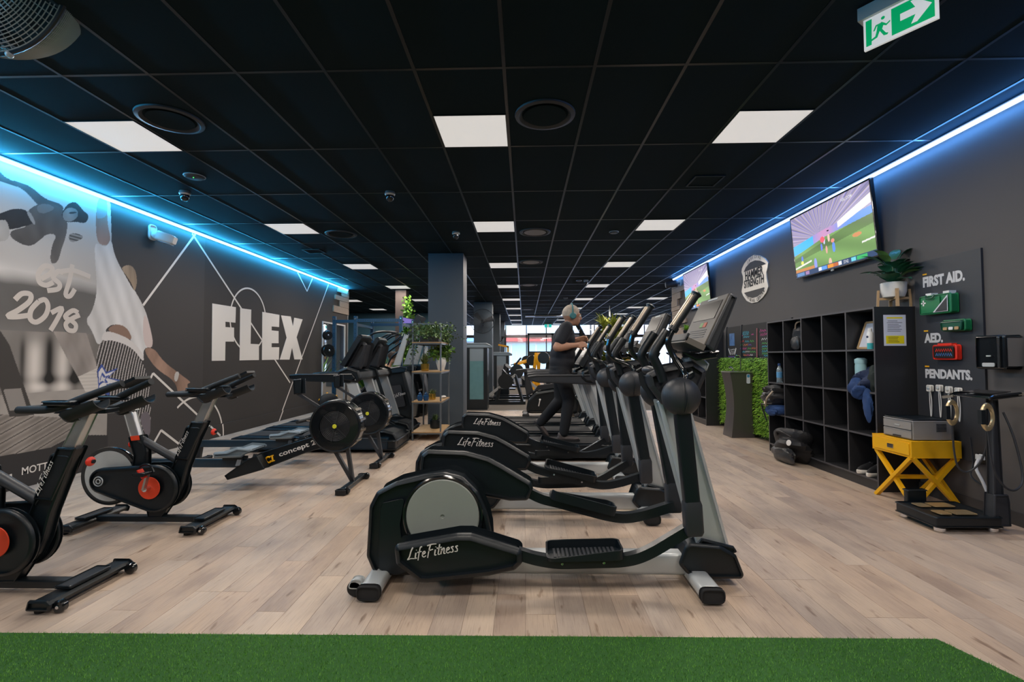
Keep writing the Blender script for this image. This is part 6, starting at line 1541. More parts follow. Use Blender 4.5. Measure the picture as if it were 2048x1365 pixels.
def pot(c, r, h, m, name, label, leafm, n, L, seed, cat='plant', w=.012, e0=.4):
    t = thing(name, label, cat, c); B().lathe([(r*.8, 0), (r*.95, h*.1), (r, h*.95), (r*.92, h), (r*.88, h*.9)], c, (0, 0, 1), 24).put('pot', m, t)
    tuft((c[0], c[1], c[2]+h*.85), n, L, leafm, t, seed, w, e0); return t
pot((-1.56, 7.58, SZ[2]), .065, .115, 'gold', 'potted_grass_plant', 'grassy plant in a gold pot on the upper middle shelf board', 'grassy', 160, .19, 5)
t = thing('vase_plant', 'tall white faceted vase with green leaves on the shelf', 'plant', (-1.37, 7.98, SZ[2]))
B().lathe([(.05, 0), (.055, .01), (.088, .14), (.075, .20), (.068, .205)], (-1.37, 7.95, SZ[2]), (0, 0, 1), 9).put('vase', 'ceramic', t); cloud((-1.40, 7.95, SZ[2]+.30), (.16, .2, .12), 240, .07, 'lushgreen', 'foliage', t, 8)
for x, y, lab in ((-1.62, 7.50, 'small blue glazed jar on the lower middle board, outer one'), (-1.53, 7.52, 'small blue glazed jar beside the gold succulent pot')):
    t = thing('glazed_jar', lab, 'jar', (x, y, SZ[1]), 'blue glazed jars')
    B().lathe([(.03, 0), (.045, .03), (.042, .075), (.026, .09), (.03, .10)], (x, y, SZ[1]), (0, 0, 1), 20).put('jar', 'blueglaze', t); B().lathe([(.028, .10), (.03, .105), (.012, .125), (.006, .14)], (x, y, SZ[1]), (0, 0, 1), 16).put('lid', 'blueglaze', t)
pot((-1.47, 7.72, SZ[1]), .055, .095, 'gold', 'potted_succulent', 'low succulent in a gold pot on the lower middle board', 'grassy', 90, .09, 9)
pot((-1.44, 7.80, SZ[0]), .085, .14, 'black', 'potted_trailing_plant', 'small trailing plant in a black pot on the bottom board', 'ivy', 70, .12, 10)
t = thing('small_stone', 'pale stone on the lower middle shelf board', 'ornament', (-1.33, 8.0, SZ[1])); blob(B(), (-1.34, 8.0, SZ[1]+.02), (.05, .06, .022), 4, amp=.1).put('stone', 'ceramic', t)

# ---------------------------------------------------------------- stair climbers
def climber(loc, label):
    t = thing('stair_climber', label, 'stair climber', loc, 'stair climbers behind the treadmills'); X, Y, _ = loc
    body = fil([(X-1.0, .02), (X+.30, .02), (X+.34, .35), (X+.22, .80), (X+.16, 1.03), (X-.10, 1.06), (X-.34, .98), (X-.62, .72), (X-.95, .34)], .07)
    B().prism(body, Y-.42, Y+.42, 'y', .05, 3).put('body', 'black', t)
    for s in (-1, 1):
        y = Y+s*.40
        B().prism(fil([(X-.72, .90), (X-.64, .99), (X+.10, 1.12), (X+.24, 1.08), (X+.20, .99), (X-.1, .96)], .03), y-.06, y+.06, 'y', .025).put('side_arm', 'blueblack' if s < 0 else 'black', t)
        B().prism([(X-.05, 1.12), (X+.09, 1.12), (X+.25, 1.72), (X+.17, 1.72)], y-.03, y+.03, 'y', .008).put('upright', 'silver', t)
        B().tube(rnd3([(X+.16, y, 1.70), (X-.14, y, 1.78), (X-.42, y+s*.02, 1.76), (X-.66, y, 1.60)], .12), .022, 10).put('handrail', 'blackmetal', t)
        B().tube(rnd3([(X-.10, y*1, 1.72), (X-.7, y, 1.28), (X-.78, y, 1.1)], .1), .022, 10).put('handrail', 'blackmetal', t)
    for k in range(6): B().box(X-1.12+.13*k, X-.86+.13*k, Y-.32, Y+.32, .16+.15*k, .20+.15*k).put('step', 'charcoal', t)
    B().bar((X+.20, Y, 1.66), (X+.46, Y, 2.13), .46, .07, (0, 1, 0)).put('console', 'black', t) if 0 else None
    p, q = Vector((X+.16, Y, 1.62)), Vector((X+.42, Y, 2.10)); e = (q-p).normalized(); n = Vector((-e.z, 0, e.x)); L = (q-p).length
    c = B().obox((p+q)/2, e*L/2, Vector((0, .26, 0)), n*.04).put('console', 'black', t); B().obox((p+q)/2+e*.05+n*.041, e*(L/2-.12), Vector((0, .2, 0)), n*.002).put('screen', 'screenoff', c)
    B().obox(p+n*.0, e*.05, Vector((0, .36, 0)), n*.07).put('console_base', 'black', t)
    b = B().prism(fil([(X-.05, .30), (X+.2, .34), (X+.1, .75), (X-.1, .72)], .03), Y-.425, Y-.415, 'y').put('side_badge', 'charcoal', t)
    script((X-.03, Y-.428, .50), (1, 0, .3), (-.3, 0, 1), .24, .06, 'lettering', b)
    return t
climber((-2.48, 9.70, 0), 'black stair climber with silver uprights behind the second treadmill')
climber((-2.40, 10.82, 0), 'stair climber further back, seen through the open shelf')

# ---------------------------------------------------------------- blue power rack and what hangs on it
t = thing('power_rack', 'tall blue steel power rack by the mirror', 'rack', (-3.8, 12, 0)); RT = 2.26
for x, y in ((-4.53, 11.45), (-4.02, 11.45), (-2.93, 11.45), (-4.02, 12.7), (-2.93, 12.7)):
    po = B().box(x-.0375, x+.0375, y-.0375, y+.0375, 0.0, RT).put('post', 'rackblue', t)
    b = B()
    for k in range(20): b.disc((x, y-.0375, .25+.1*k), (0, -1, 0), .011, .0015, 8, .0003)
    tag(b.put('hole', 'ink', po), kind='stuff')
    B().disc((x, y-.038, RT-.06), (0, -1, 0), .02, .012, 8, .002).put('bolt', 'chrome', po)
def beam(p, q): B().bar(p, q, .07, .07).put('beam', 'rackblue', t)
beam((-4.49, 11.45, RT-.12), (-4.06, 11.45, RT-.12)); bm = beam((-3.98, 11.45, RT-.10), (-2.97, 11.45, RT-.10)); beam((-3.98, 12.7, RT-.12), (-2.97, 12.7, RT-.12)); beam((-4.02, 11.49, RT-.2), (-4.02, 12.66, RT-.2)); beam((-2.93, 11.49, RT-.2), (-2.93, 12.66, RT-.2))
b = B()
for k in range(18): b.disc((-3.94+.055*k, 11.414, RT-.10), (0, -1, 0), .013, .0015, 8, .0003)
tag(b.put('hole', 'ink', t), kind='stuff')
def plate(c, r, w, label, m='black', ax=(1, 0, 0), dots=False):
    t = thing('weight_plate', label, 'weight plate', c, 'weight plates by the mirror')
    B().lathe([(r*.2, -w/2), (r*.92, -w/2), (r, -w/2+.012), (r, w/2-.012), (r*.92, w/2), (r*.2, w/2)], c, ax, 32).put('disc', m, t)
    B().lathe([(r*.16, -w/2-.012), (r*.2, -w/2-.01), (r*.2, w/2+.01), (r*.16, w/2+.012)], c, ax, 20).put('hub', 'chrome', t)
    if dots:
        for k in range(6): a = k*pi/3; A = Vector(ax); o = A.orthogonal().normalized(); o2 = A.cross(o); B().ball(Vector(c)-A*0+(o*cos(a)+o2*sin(a))*r*.97, .03, 8, 6).put('mark', 'yellowpad', t)
plate((-4.62, 11.30, 1.44), .15, .12, 'black round plate stored on the outer rack post at shoulder height', 'blackgloss', (.8, -.6, 0))
plate((-4.64, 11.30, 1.80), .11, .10, 'smaller black plate stored high on the outer rack post', 'blackgloss', (.8, -.6, 0))
plate((-4.55, 11.2, .232), .22, .10, 'black plate with yellow edge marks low by the mirror', 'black', (.5, -.86, 0), True)
# hanging plants and a plant clad column beyond the rack
t = thing('planted_column', 'brown column wrapped in green climbing plants beyond the rack', 'column', (-3.35, 13.6, 0))
B().box(-3.62, -3.32, 13.5, 13.8, 0, HCEIL-.01).put('column_core', mat('dark_brown_timber', (.045, .028, .022), .7, var=.2), t)
cloud((-3.26, 13.45, 1.75), (.14, .12, 1.3), 1500, .09, 'lushgreen', 'foliage', t, 12)
for i, (x, y, z, lab) in enumerate(((-4.25, 12.9, .02, 'leafy green floor plant beside the mirror'), (-3.6, 12.3, .02, 'leafy green floor plant under the rack beam'), (-3.15, 11.9, .02, 'leafy green floor plant beside the seated man'))):
    t = thing('floor_plant', lab, 'plant', (x, y, z)); B().lathe([(.14, 0), (.17, .02), (.19, .38), (.17, .39), (.16, .35)], (x, y, .003), (0, 0, 1), 20).put('pot', 'charcoal', t)
    tuft((x, y, .36), 70, .95+.15*(i == 0), 'lushgreen', t, 20+i, .10, .6)
t = thing('hanging_screen', 'small tilted purple screen high beyond the planted column', 'television', (-3.0, 12.9, 2.1))
sc = B().obox((-3.22, 13.1, 2.24), (.16, .12, -.03), (0, .02, .004), (.02, 0, .11)).put('casing', 'black', t); B().obox((-3.22, 13.078, 2.24), (.15, .112, -.028), (0, .002, .0), (.018, 0, .10)).put('screen', mat('purple_screen', (.02, .02, .03), .3, emit=(.22, .17, .55), es=.9), t)
tag(B().box(-13.9, -3.6, 20.6, 20.8, 0.003, HCEIL-.004).put('wall_teal', mat('teal_wall_paint', (.018, .075, .115), .6)), kind='structure')

# ---------------------------------------------------------------- fans on the pillars
def wall_fan(c, ax, r, label):
    t = thing('pillar_fan', label, 'fan', c, 'cage fans on the pillars'); A = Vector(ax).normalized(); o = A.orthogonal().normalized(); o2 = A.cross(o); c = Vector(c); b = B()
    for k in range(9): b.ring(c+A*(.10-.05*(k/8)**2), A, .05+(r-.05)*k/8, .004, 32, 4)
    for k in range(24): q = k*pi/12; u = o*cos(q)+o2*sin(q); b.tube([c+A*.10+u*.05, c+A*.05+u*r, c-A*.06+u*r*.9], .003, 4, False)
    tag(b.put('cage', 'charcoal', t), kind='stuff'); B().ring(c+A*.05, A, r, .010, 40, 6).put('rim', 'blackmetal', t)
    for k in range(3): q = k*2.094+.4; u = o*cos(q)+o2*sin(q); v = A.cross(u); B().add([c+u*.05-v*.04, c+u*.05+v*.04+A*.02, c+u*(r-.05)+v*.14+A*.03, c+u*(r-.05)-v*.06], [(0, 1, 2, 3)]).put('blade', 'charcoal', t)
    B().tube([c-A*.10, c+A*.04], .06, 16).put('motor', 'black', t); B().tube([c-A*.08, c-A*.10-Vector((0, 0, .15)), c-A*.17-Vector((0, 0, .15))], .02, 8).put('bracket', 'black', t)
wall_fan((-1.42, 16.46, 2.50), (0, -1, 0), .41, 'round cage fan on the face of the second pillar')
wall_fan((-.92, 21.6, 2.14), (1, 0, 0), .42, 'round cage fan on the side of the third pillar, seen edge on')

# ---------------------------------------------------------------- machines deeper in the hall
def tower(x0, x1, y, h, label, panel='frost'):
    t = thing('weight_tower', label, 'gym machine', ((x0+x1)/2, y, .002))
    for x in (x0, x1-.09): B().box(x, x+.09, y, y+.55, .002, h).put('frame_upright', 'black', t)
    B().prism(fil([(x0-.02, h), (x1+.10, h), (x1+.10, h+.06), (x1-.02, h+.12), (x0-.02, h+.12)], .03), y-.02, y+.57, 'y', .02).put('top_cover', 'rowgrey', t)
    B().box(x0+.09, x1-.09, y+.02, y+.03, h-.32, h).put('upper_panel', 'rowgrey', t)
    B().box(x0+.09, x1-.09, y+.02, y+.03, .25, h-.32).put('shroud', panel, t); B().box(x0+.09, x1-.09, y+.01, y+.5, .002, .25).put('base', 'black', t)
    for k in range(8): B().box(x0+.13, x1-.13, y+.2, y+.42, .28+.055*k, .33+.055*k).put('weight', 'blackmetal', t)
    return t
tower(-1.42, -.90, 11.75, 1.50, 'weight stack tower with tinted shroud just past the pillar')
tower(-.98, -.50, 15.6, 1.32, 'grey weight stack tower below the second pillar fan', mat('speckled_grey_shroud', (.22, .22, .23), .5, var=.3, vscale=15))
def leg_press(loc, label, sc=1.0, fl=1, acc='silverlight'):
    t = thing('leg_press', label, 'gym machine', loc, None); X, Y, Z = loc
    def P(x, y, z): return (X+fl*x*sc, Y+y*sc, .003+z*sc)
    for s in (-1, 1):
        B().bar(P(-.75, .35*s, .05), P(.75, .35*s, .05), .08, .08).put('base_rail', 'blackmetal', t); B().bar(P(.70, .3*s, .12), P(-.45, .3*s, 1.0), .07, .06).put('slide_rail', acc, t)
        B().bar(P(-.45, .3*s, 1.0), P(-.7, .33*s, .08), .07, .07).put('strut', 'blackmetal', t); B().bar(P(.1, .32*s, .55), P(.2, .34*s, .08), .06, .06).put('strut', 'blackmetal', t)
        B().lathe([(.05, -.03), (.20, -.03), (.20, .03), (.05, .03)], P(-.12, .46*s, .80), (0, 1, 0), 24).put('weight_disc', 'black', t)
    B().bar(P(-.75, -.35, .05), P(-.75, .35, .05), .08, .08).put('cross_bar', 'blackmetal', t); B().bar(P(.75, -.35, .05), P(.75, .35, .05), .08, .08).put('cross_bar', 'blackmetal', t)
    B().obox(P(-.20, 0, .95), Vector((.20*fl, 0, .24))*sc, Vector((0, .28, 0))*sc, Vector((-.02*fl, 0, .016))*sc).put('foot_plate', 'blackmetal', t)
    B().obox(P(.78, 0, .42), Vector((.10*fl, 0, .30))*sc, Vector((0, .22, 0))*sc, Vector((-.05*fl, 0, .02))*sc).put('back_pad', 'blacksoft', t); B().obox(P(.52, 0, .22), Vector((.2*fl, 0, .03))*sc, Vector((0, .22, 0))*sc, Vector((0, 0, .04))*sc).put('seat_pad', 'blacksoft', t)
    B().ball(P(.75, -.36, .10), .035, 10, 8).put('end_knob', 'yellowpad', t); return t
leg_press((-.60, 13.3, 0), 'black seated machine with angled pad and pale rails past the weight tower', .78, -1)
leg_press((-.10, 14.9, 0), 'black leg press with a long sloping silver rail, yellow end knobs', 1.05, 1)
def plate_machine(loc, label, rz, sc=1.0):
    """plate loaded machine with a yellow lever arm"""
    t = thing('plate_machine', label, 'gym machine', loc, 'yellow plate loaded machines'); X, Y, Z = loc; ca, sa = cos(rz)*sc, sin(rz)*sc
    def P(x, y, z): return Vector((X+x*ca-y*sa, Y+x*sa+y*ca, .003+z*sc))
    for a, c in (((-.7, -.4, .05), (.7, -.4, .05)), ((-.7, .4, .05), (.7, .4, .05)), ((.6, -.4, .05), (.6, .4, .05)), ((-.6, -.4, .05), (-.6, .4, .05))): B().bar(P(*a), P(*c), .09, .08).put('base_rail', 'blackmetal', t)
    for a, c in (((.55, -.38, .05), (.45, -.3, 1.35)), ((.55, .38, .05), (.45, .3, 1.35)), ((.45, -.3, 1.32), (.45, .3, 1.32))): B().bar(P(*a), P(*c), .08, .08).put('frame_post', 'yellowpad', t)
    for s in (-1, 1):
        B().bar(P(.45, .3*s, 1.28), P(-.45, .34*s, 1.02), .07, .09).put('lever_arm', 'yellowpad', t); B().tube([P(-.45, .34*s, 1.02), P(-.62, .26*s, .98)], .02, 8).put('handle', 'blacksoft', t)
        B().lathe([(.04, -.03), (.21, -.03), (.21, .03), (.04, .03)], tuple(P(.15, .46*s, 1.18)), (-sa, ca, 0), 24).put('weight_disc', 'black', t)
    B().add([P(.30, -.3, .25), P(.55, -.3, .25), P(.50, -.3, .75), P(.30, .3, .25), P(.55, .3, .25), P(.50, .3, .75)], [(0, 1, 2), (5, 4, 3), (0, 3, 4, 1), (1, 4, 5, 2), (2, 5, 3, 0)]).put('gusset', 'yellowpad', t)
    B().obox(P(.1, 0, .80), (P(.1, 0, .8)-P(.04, 0, 1.1)), P(0, .17, 0)-P(0, 0, 0), (P(.05, 0, .01)-P(0, 0, 0))).put('back_pad', 'blacksoft', t); B().obox(P(-.15, 0, .46), P(.22, 0, .0)-P(0, 0, 0), P(0, .17, 0)-P(0, 0, 0), Vector((0, 0, .04*sc))).put('seat_pad', 'blacksoft', t)
    B().bar(P(-.15, 0, .42), P(-.1, 0, .05), .09, .09).put('seat_post', 'blackmetal', t); return t
plate_machine((.95, 17.6, 0), 'yellow and black lever machine straight down the aisle behind the man', 2.9, 1.05)
plate_machine((.05, 20.8, 0), 'yellow and black lever machine deeper in, left of the rack bars', .25, .95)
plate_machine((1.9, 21.4, 0), 'yellow and black lever machine far back before the window', 1.4, 1.0)
plate_machine((3.3, 16.8, 0), 'yellow and black lever machine beyond the palm', 2.2, 1.0)
t = thing('dip_frame', 'tall yellow angled frame standing by the far pillars', 'gym machine', (-.85, 19.0, 0))
B().bar((-1.02, 19.0, 1.76), (-.62, 19.0, 1.68), .07, .07).put('top_arm', 'yellowpad', t); B().bar((-.64, 19.0, 1.70), (-.64, 19.0, .05), .07, .07).put('post', 'yellowpad', t); B().box(-1.0, -.35, 18.8, 19.2, .003, .06).put('base', 'blackmetal', t)
def bench(loc, label, rz=0):
    t = thing('weight_bench', label, 'bench', loc); X, Y, _ = loc
    B().rbox(X-.55, X+.55, Y-.14, Y+.14, .40, .47, .05, 'z', .02).put('pad', 'blacksoft', t)
    for s in (-1, 1): B().bar((X+s*.45, Y, .40), (X+s*.5, Y, .06), .06, .06).put('leg', 'blackmetal', t); B().rbox(X+s*.5-.04, X+s*.5+.04, Y-.25, Y+.25, .003, .06, .02, 'z', .01).put('foot', 'blackmetal', t)
    return t
bench((1.1, 12.9, 0), 'black flat bench in the aisle past the exercise bike'); bench((-3.33, 11.95, 0), 'black flat bench under the man in the yellow singlet')
# cable crossover frame before the window
t = thing('cable_frame', 'tall black cable frame before the far window', 'gym machine', (1.2, 24, 0))
for x in (.15, 1.35, 2.7): B().box(x, x+.10, 24, 24.12, .003, 2.45).put('frame_post', 'blackmetal', t)
B().box(.15, 2.8, 24, 24.12, 2.36, 2.46).put('top_beam', 'blackmetal', t); B().box(.15, 2.8, 24, 24.12, .003, .08).put('base_beam', 'blackmetal', t); B().bar((.25, 24.0, 2.2), (1.35, 24.0, 2.2), .04, .04).put('pull_bar', 'chrome', t)
for z in (1.2, 1.5): B().bar((1.4, 23.98, z), (2.7, 23.98, z), .03, .03).put('cross_rail', 'silver', t)
t = thing('window_banner', 'dark banner with yellow and white lettering hung inside the far window', 'banner', (1.0, 29.27, 1.4))
B().box(.25, 2.55, 29.27, 29.298, .95, 1.62).put('cloth', 'ink', t); text('FLY', (.55, 29.266, 1.20), (1, 0, 0), (0, 0, 1), .5, .18, 'whitepaint', 'lettering', t, bold=.03); [B().box(1.65+.2*k_, 1.79+.2*k_, 29.262, 29.268, 1.2, 1.38).put('printed_mark', 'yellowpad', t) for k_ in range(4)]
B().tube([(1.15, 29.262, 1.15), (1.32, 29.262, 1.35), (1.5, 29.262, 1.42)], .04, 5).put('figure_mark', 'yellowpad', t)
M['exit2'] = mat('far_exit_green', (0, .3, .25), .4, emit=(.02, .5, .42), es=.9)
for x, y, z, lab, rot in ((1.35, 27.5, 2.95, 'green exit sign hung far down the aisle', 0), (3.2, 18.2, 2.78, 'pale exit sign seen edge on above the palm', 1)):
    t = thing('hanging_exit_sign', lab, 'exit sign', (x, y, z)); d = Vector((.20, 0, 0)) if not rot else Vector((.06, .19, 0))
    B().obox((x, y, z+.09), d, (0, .012, 0), (0, 0, .09)).put('blade', 'exit2' if not rot else 'exitwhite', t); B().obox((x, y, z+.21), d*1.05, (0, .03, 0), (0, 0, .03)).put('housing', 'silver', t); B().tube([(x, y, z+.24), (x, y, HCEIL)], .012, 8).put('stem', 'silver', t)
    if not rot: B().obox((x, y-.014, z+.09), (.045, 0, 0), (0, .002, 0), (0, 0, .085)).put('white_panel', 'exitwhite', t)

# exercise bike, arc machine, palm
t = thing('recumbent_bike', 'black recumbent exercise bike with a high seat back beyond the treadmills', 'bike', (.45, 10.6, 0)); X, Y = .0, 10.6
B().prism(fil([(.02, .06), (1.15, .06), (1.18, .30), (1.05, .48), (.62, .58), (.24, .52), (.08, .36)], .10), Y-.17, Y+.17, 'y', .05, 3).put('shell', 'black', t)
B().rbox(-.05, .10, Y-.3, Y+.3, .003, .07, .03, 'y', .01).put('rear_foot', 'charcoal', t); B().rbox(1.05, 1.2, Y-.28, Y+.28, .003, .07, .03, 'y', .01).put('front_foot', 'charcoal', t)
B().prism(fil([(.04, .42), (.20, .50), (.08, .98), (-.02, .98)], .02), Y-.06, Y+.06, 'y', .02).put('seat_post', 'charcoal', t)
B().obox((.02, Y, .98), (.20, 0, .02), (0, .22, 0), (0, 0, .035)).put('seat', 'blacksoft', t); B().obox((-.16, Y, 1.05), (.03, 0, .0), (0, .2, 0), (-.05, 0, .13)).put('seat_back', 'blacksoft', t) if 0 else None
sb = B().prism(fil([(.20, .52), (.34, .56), (.72, .60), (.66, .70), (.30, .66)], .02), Y-.05, Y+.05, 'y', .01).put('seat_rail', 'charcoal', t)
script((.70, Y-.173, .36), (1, 0, 0), (0, 0, 1), .26, .05, 'lettering', t)
b = B(); b.ball((.33, Y-.172, .36), (.022, .003, .02), 8, 6); b.bar((.33, Y-.172, .35), (.30, Y-.172, .22), .012, .02); b.put('figure_mark', 'whitepaint', t)
B().prism([(1.02, .45), (1.12, .45), (1.05, 1.15), (.99, 1.15)], Y-.05, Y+.05, 'y', .01).put('mast', 'charcoal', t); B().obox((.98, Y, 1.22), (.06, 0, .14), (0, .16, 0), (-.02, 0, .01)).put('console', 'black', t)
t = thing('arc_machine', 'black machine with two tall curved tubes beyond the running man', 'gym machine', (1.2, 11.3, 0))
for dy in (-.12, .14): B().tube(cr([(1.12, 11.3+dy, .2), (1.52, 11.3+dy, 1.15), (1.50, 11.3+dy, 1.48), (1.38, 11.3+dy, 1.75), (1.22, 11.3+dy, 2.05), (1.10, 11.3+dy, 2.2)], 6), .035, 10).put('curved_tube', 'blackgloss', t)
for z in (1.3, 1.9): B().bar((1.5 if z < 1.5 else 1.3, 11.18, z), (1.5 if z < 1.5 else 1.3, 11.44, z), .05, .05).put('cross_piece', 'blackmetal', t)
B().rbox(.9, 1.7, 11.0, 11.6, .003, .22, .05, 'z', .02).put('base', 'black', t); B().tube(cr([(1.3, 11.15, 1.25), (1.12, 11.15, 1.4), (1.1, 11.15, 1.6)], 5), .025, 8).put('handle', 'blackmetal', t)
t = thing('palm_plant', 'big yellow green spiky palm beyond the elliptical grips', 'plant', (1.86, 10.15, 0))
B().lathe([(.22, .003), (.26, .02), (.30, .55), (.27, .56), (.25, .5)], (1.86, 10.15, 0), (0, 0, 1), 24).put('pot', 'charcoal', t)
rr = random.Random(31); b = B(); bs = B()
for k in range(84):
    h = .85+1.15*(k/83); a = k*2.39996; e = .0+1.0*(k/83)+rr.uniform(-.25, .25); st0 = Vector((1.86, 10.15, h*.82)); hub = st0+Vector((cos(a)*cos(e), sin(a)*cos(e), sin(e)))*rr.uniform(.22, .42)
    bs.tube([(1.86, 10.15, .5), tuple(st0), tuple(hub)], .010, 5); dd = (hub-st0).normalized(); sd = dd.cross(Vector((0, 0, 1))); sd = sd.normalized() if sd.length > .1 else Vector((1, 0, 0)); un = sd.cross(dd)
    for q in range(13):
        w = (q-6)/6*1.9; v = (dd*cos(w)+sd*sin(w)+un*.15).normalized(); leaf(b, hub, hub+v*rr.uniform(.24, .38)-Vector((0, 0, .03)), .055, .02, 3)
tag(bs.put('stems', 'grassy', t), kind='stuff'); tag(b.put('fronds', 'palm', t), kind='stuff')

# ---------------------------------------------------------------- people
def remesh(b, voxel, it=4, fac=.5):
    me = bpy.data.meshes.new('tmp'); me.from_pydata(b.v, [], b.f); o = bpy.data.objects.new('tmp', me); COL.objects.link(o)
    r = o.modifiers.new('r', 'REMESH'); r.mode = 'VOXEL'; r.voxel_size = voxel
    s = o.modifiers.new('s', 'SMOOTH'); s.factor = fac; s.iterations = it
    dg = bpy.context.evaluated_depsgraph_get(); m2 = bpy.data.meshes.new_from_object(o.evaluated_get(dg))
    q = B(); q.v = [tuple(v.co) for v in m2.vertices]; q.f = [list(p.vertices) for p in m2.polygons]
    bpy.data.objects.remove(o); bpy.data.meshes.remove(me); return q
def capsule(b, p, q, r0, r1, n=14):
    p, q = Vector(p), Vector(q); d = (q-p); L = d.length; d.normalize(); prof = []
    for i in range(5): a = pi/2*i/4; prof.append((r0*sin(a), -r0*cos(a)))
    for i in range(5): a = pi/2*i/4; prof.append((r1*cos(a), L+r1*sin(a)))
    return b.lathe(prof, p, d, n)
def hand(b, w, dirv, palm_n, side, L=.19, curl=.6):
    """palm, four unequal curled fingers and a thumb leaving the side of the palm"""
    w, d, n = Vector(w), Vector(dirv).normalized(), Vector(palm_n).normalized(); s = d.cross(n).normalized()*side; n = s.cross(d).normalized()*side
    n = Vector(palm_n)-d*Vector(palm_n).dot(d); n.normalize()
    for k in range(4):
        o = (k-1.5)*.021; root = w+d*.085+s*o; capsule(b, w+d*.01+s*o*.7, root, .016, .0125, 8)
        l1 = [.046, .050, .047, .037][k]; d1 = (d*cos(curl*.6)+n*sin(curl*.6)); p1 = root+d1*l1; d2 = (d*cos(curl*1.7)+n*sin(curl*1.7)); p2 = p1+d2*l1*.62; d3 = (d*cos(curl*2.7)+n*sin(curl*2.7)); p3 = p2+d3*l1*.5
        capsule(b, root, p1, .0105, .0095, 8); capsule(b, p1, p2, .0095, .0088, 8); capsule(b, p2, p3, .0088, .0078, 8)
    t0 = w+d*.03-s*.03; t1 = t0+(d*.6-s*.8+n*.3).normalized()*.04; t2 = t1+(d*.9-s*.1+n*.5).normalized()*.032
    capsule(b, t0, t1, .014, .011, 8); capsule(b, t1, t2, .011, .009, 8)
def head_prims(b, c, f, upv, r=1.0):
    """skull, jaw, nose, ears; f is the way the face looks"""
    c, f, u = Vector(c), Vector(f).normalized(), Vector(upv).normalized(); s = f.cross(u).normalized(); u = s.cross(f)
    def E(o, rx, ry, rz, nu=18, nv=12):
        q = B().ball((0, 0, 0), 1, nu, nv); b.add([c+f*(o[0]+v[0]*rx)*r+s*(o[1]+v[1]*ry)*r+u*(o[2]+v[2]*rz)*r for v in q.v], q.f)
    E((-.012, 0, .022), .098, .076, .100); E((.028, 0, -.045), .068, .058, .070); E((.052, 0, -.085), .034, .036, .026)
    E((.100, 0, -.018), .016, .012, .026, 10, 8); E((.108, 0, -.030), .013, .016, .010, 10, 8); E((.086, 0, .016), .016, .05, .012, 10, 8); E((.088, 0, -.066), .010, .024, .009, 10, 8)
    for q in (-1, 1): E((-.010, q*.077, -.010), .020, .010, .032, 10, 8)
    return c, f, s, u
def face_bits(t, c, f, s, u, r=1.0):
    for q in (-1, 1):
        e = c+f*.088*r+s*q*.031*r+u*.002*r; eb = B().ball(tuple(e), .0105*r, 10, 8).put('eye', 'white', t); B().ball(tuple(e+f*.006*r), .0058*r, 8, 6).put('iris', 'ink', eb)
        B().tube([e+f*.008*r+u*.018*r-s*.017*r, e+f*.012*r+u*.022*r, e+f*.006*r+u*.018*r+s*.017*r], .0038*r, 5).put('eyebrow', 'hairdark', t)
    B().tube([c+f*.094*r-u*.066*r-s*.022*r, c+f*.101*r-u*.065*r, c+f*.094*r-u*.066*r+s*.022*r], .004*r, 6).put('mouth', 'lips', t)
M['skin'] = mat('skin_tan', (.42, .215, .135), .55, var=.08, vscale=6); M['skin2'] = mat('skin_fair', (.48, .27, .19), .55, var=.08, vscale=6); M['lips'] = mat('lips', (.30, .10, .08), .5)
M['hairgrey'] = mat('short_grey_hair', (.40, .33, .26), .8, var=.35, vscale=40, bump=.6, bscale=120); M['hairdark'] = mat('dark_brown_hair', (.035, .018, .010), .7, var=.4, vscale=30, bump=.6, bscale=100)
M['tee'] = mat('black_tshirt', (.012, .013, .018), .85, bump=.25, bscale=35); M['pants'] = mat('black_training_trousers', (.008, .009, .012), .85, bump=.25, bscale=35); M['singlet'] = mat('yellow_singlet', (.70, .36, .01), .8, bump=.25, bscale=40)
M['shoe'] = mat('grey_running_shoe', (.10, .08, .075), .6, var=.3, vscale=20); M['teal'] = mat('teal_headphone', (.03, .16, .17), .45)
def hair_cap(c, f, s, u, r, m, t, lowb=-.03, thick=.010, seed=2, fringe=.02):
    b = B(); n, k = 26, 12; rr = random.Random(seed); rows = []
    for i in range(k+1):
        th = pi*.60*i/k; row = []
        for j in range(n):
            p = 2*pi*j/n; fr = cos(p); lim = 1.0 if fr < .35 else max(.52, 1-.62*(fr-.35))
            a = th*lim; w = 1+rr.uniform(-.02, .03)
            row.append(c+(f*(-.012+(.098+thick)*sin(a)*cos(p)*w)+s*((.077+thick)*sin(a)*sin(p)*w)+u*(.022+(.101+thick)*cos(a)*w))*r)
        rows.append(row)
    b.add([p for r_ in rows for p in r_], [(i*n+j, (i+1)*n+j, (i+1)*n+(j+1) % n, i*n+(j+1) % n) for i in range(k) for j in range(n)]); return b.put('hair', m, t)
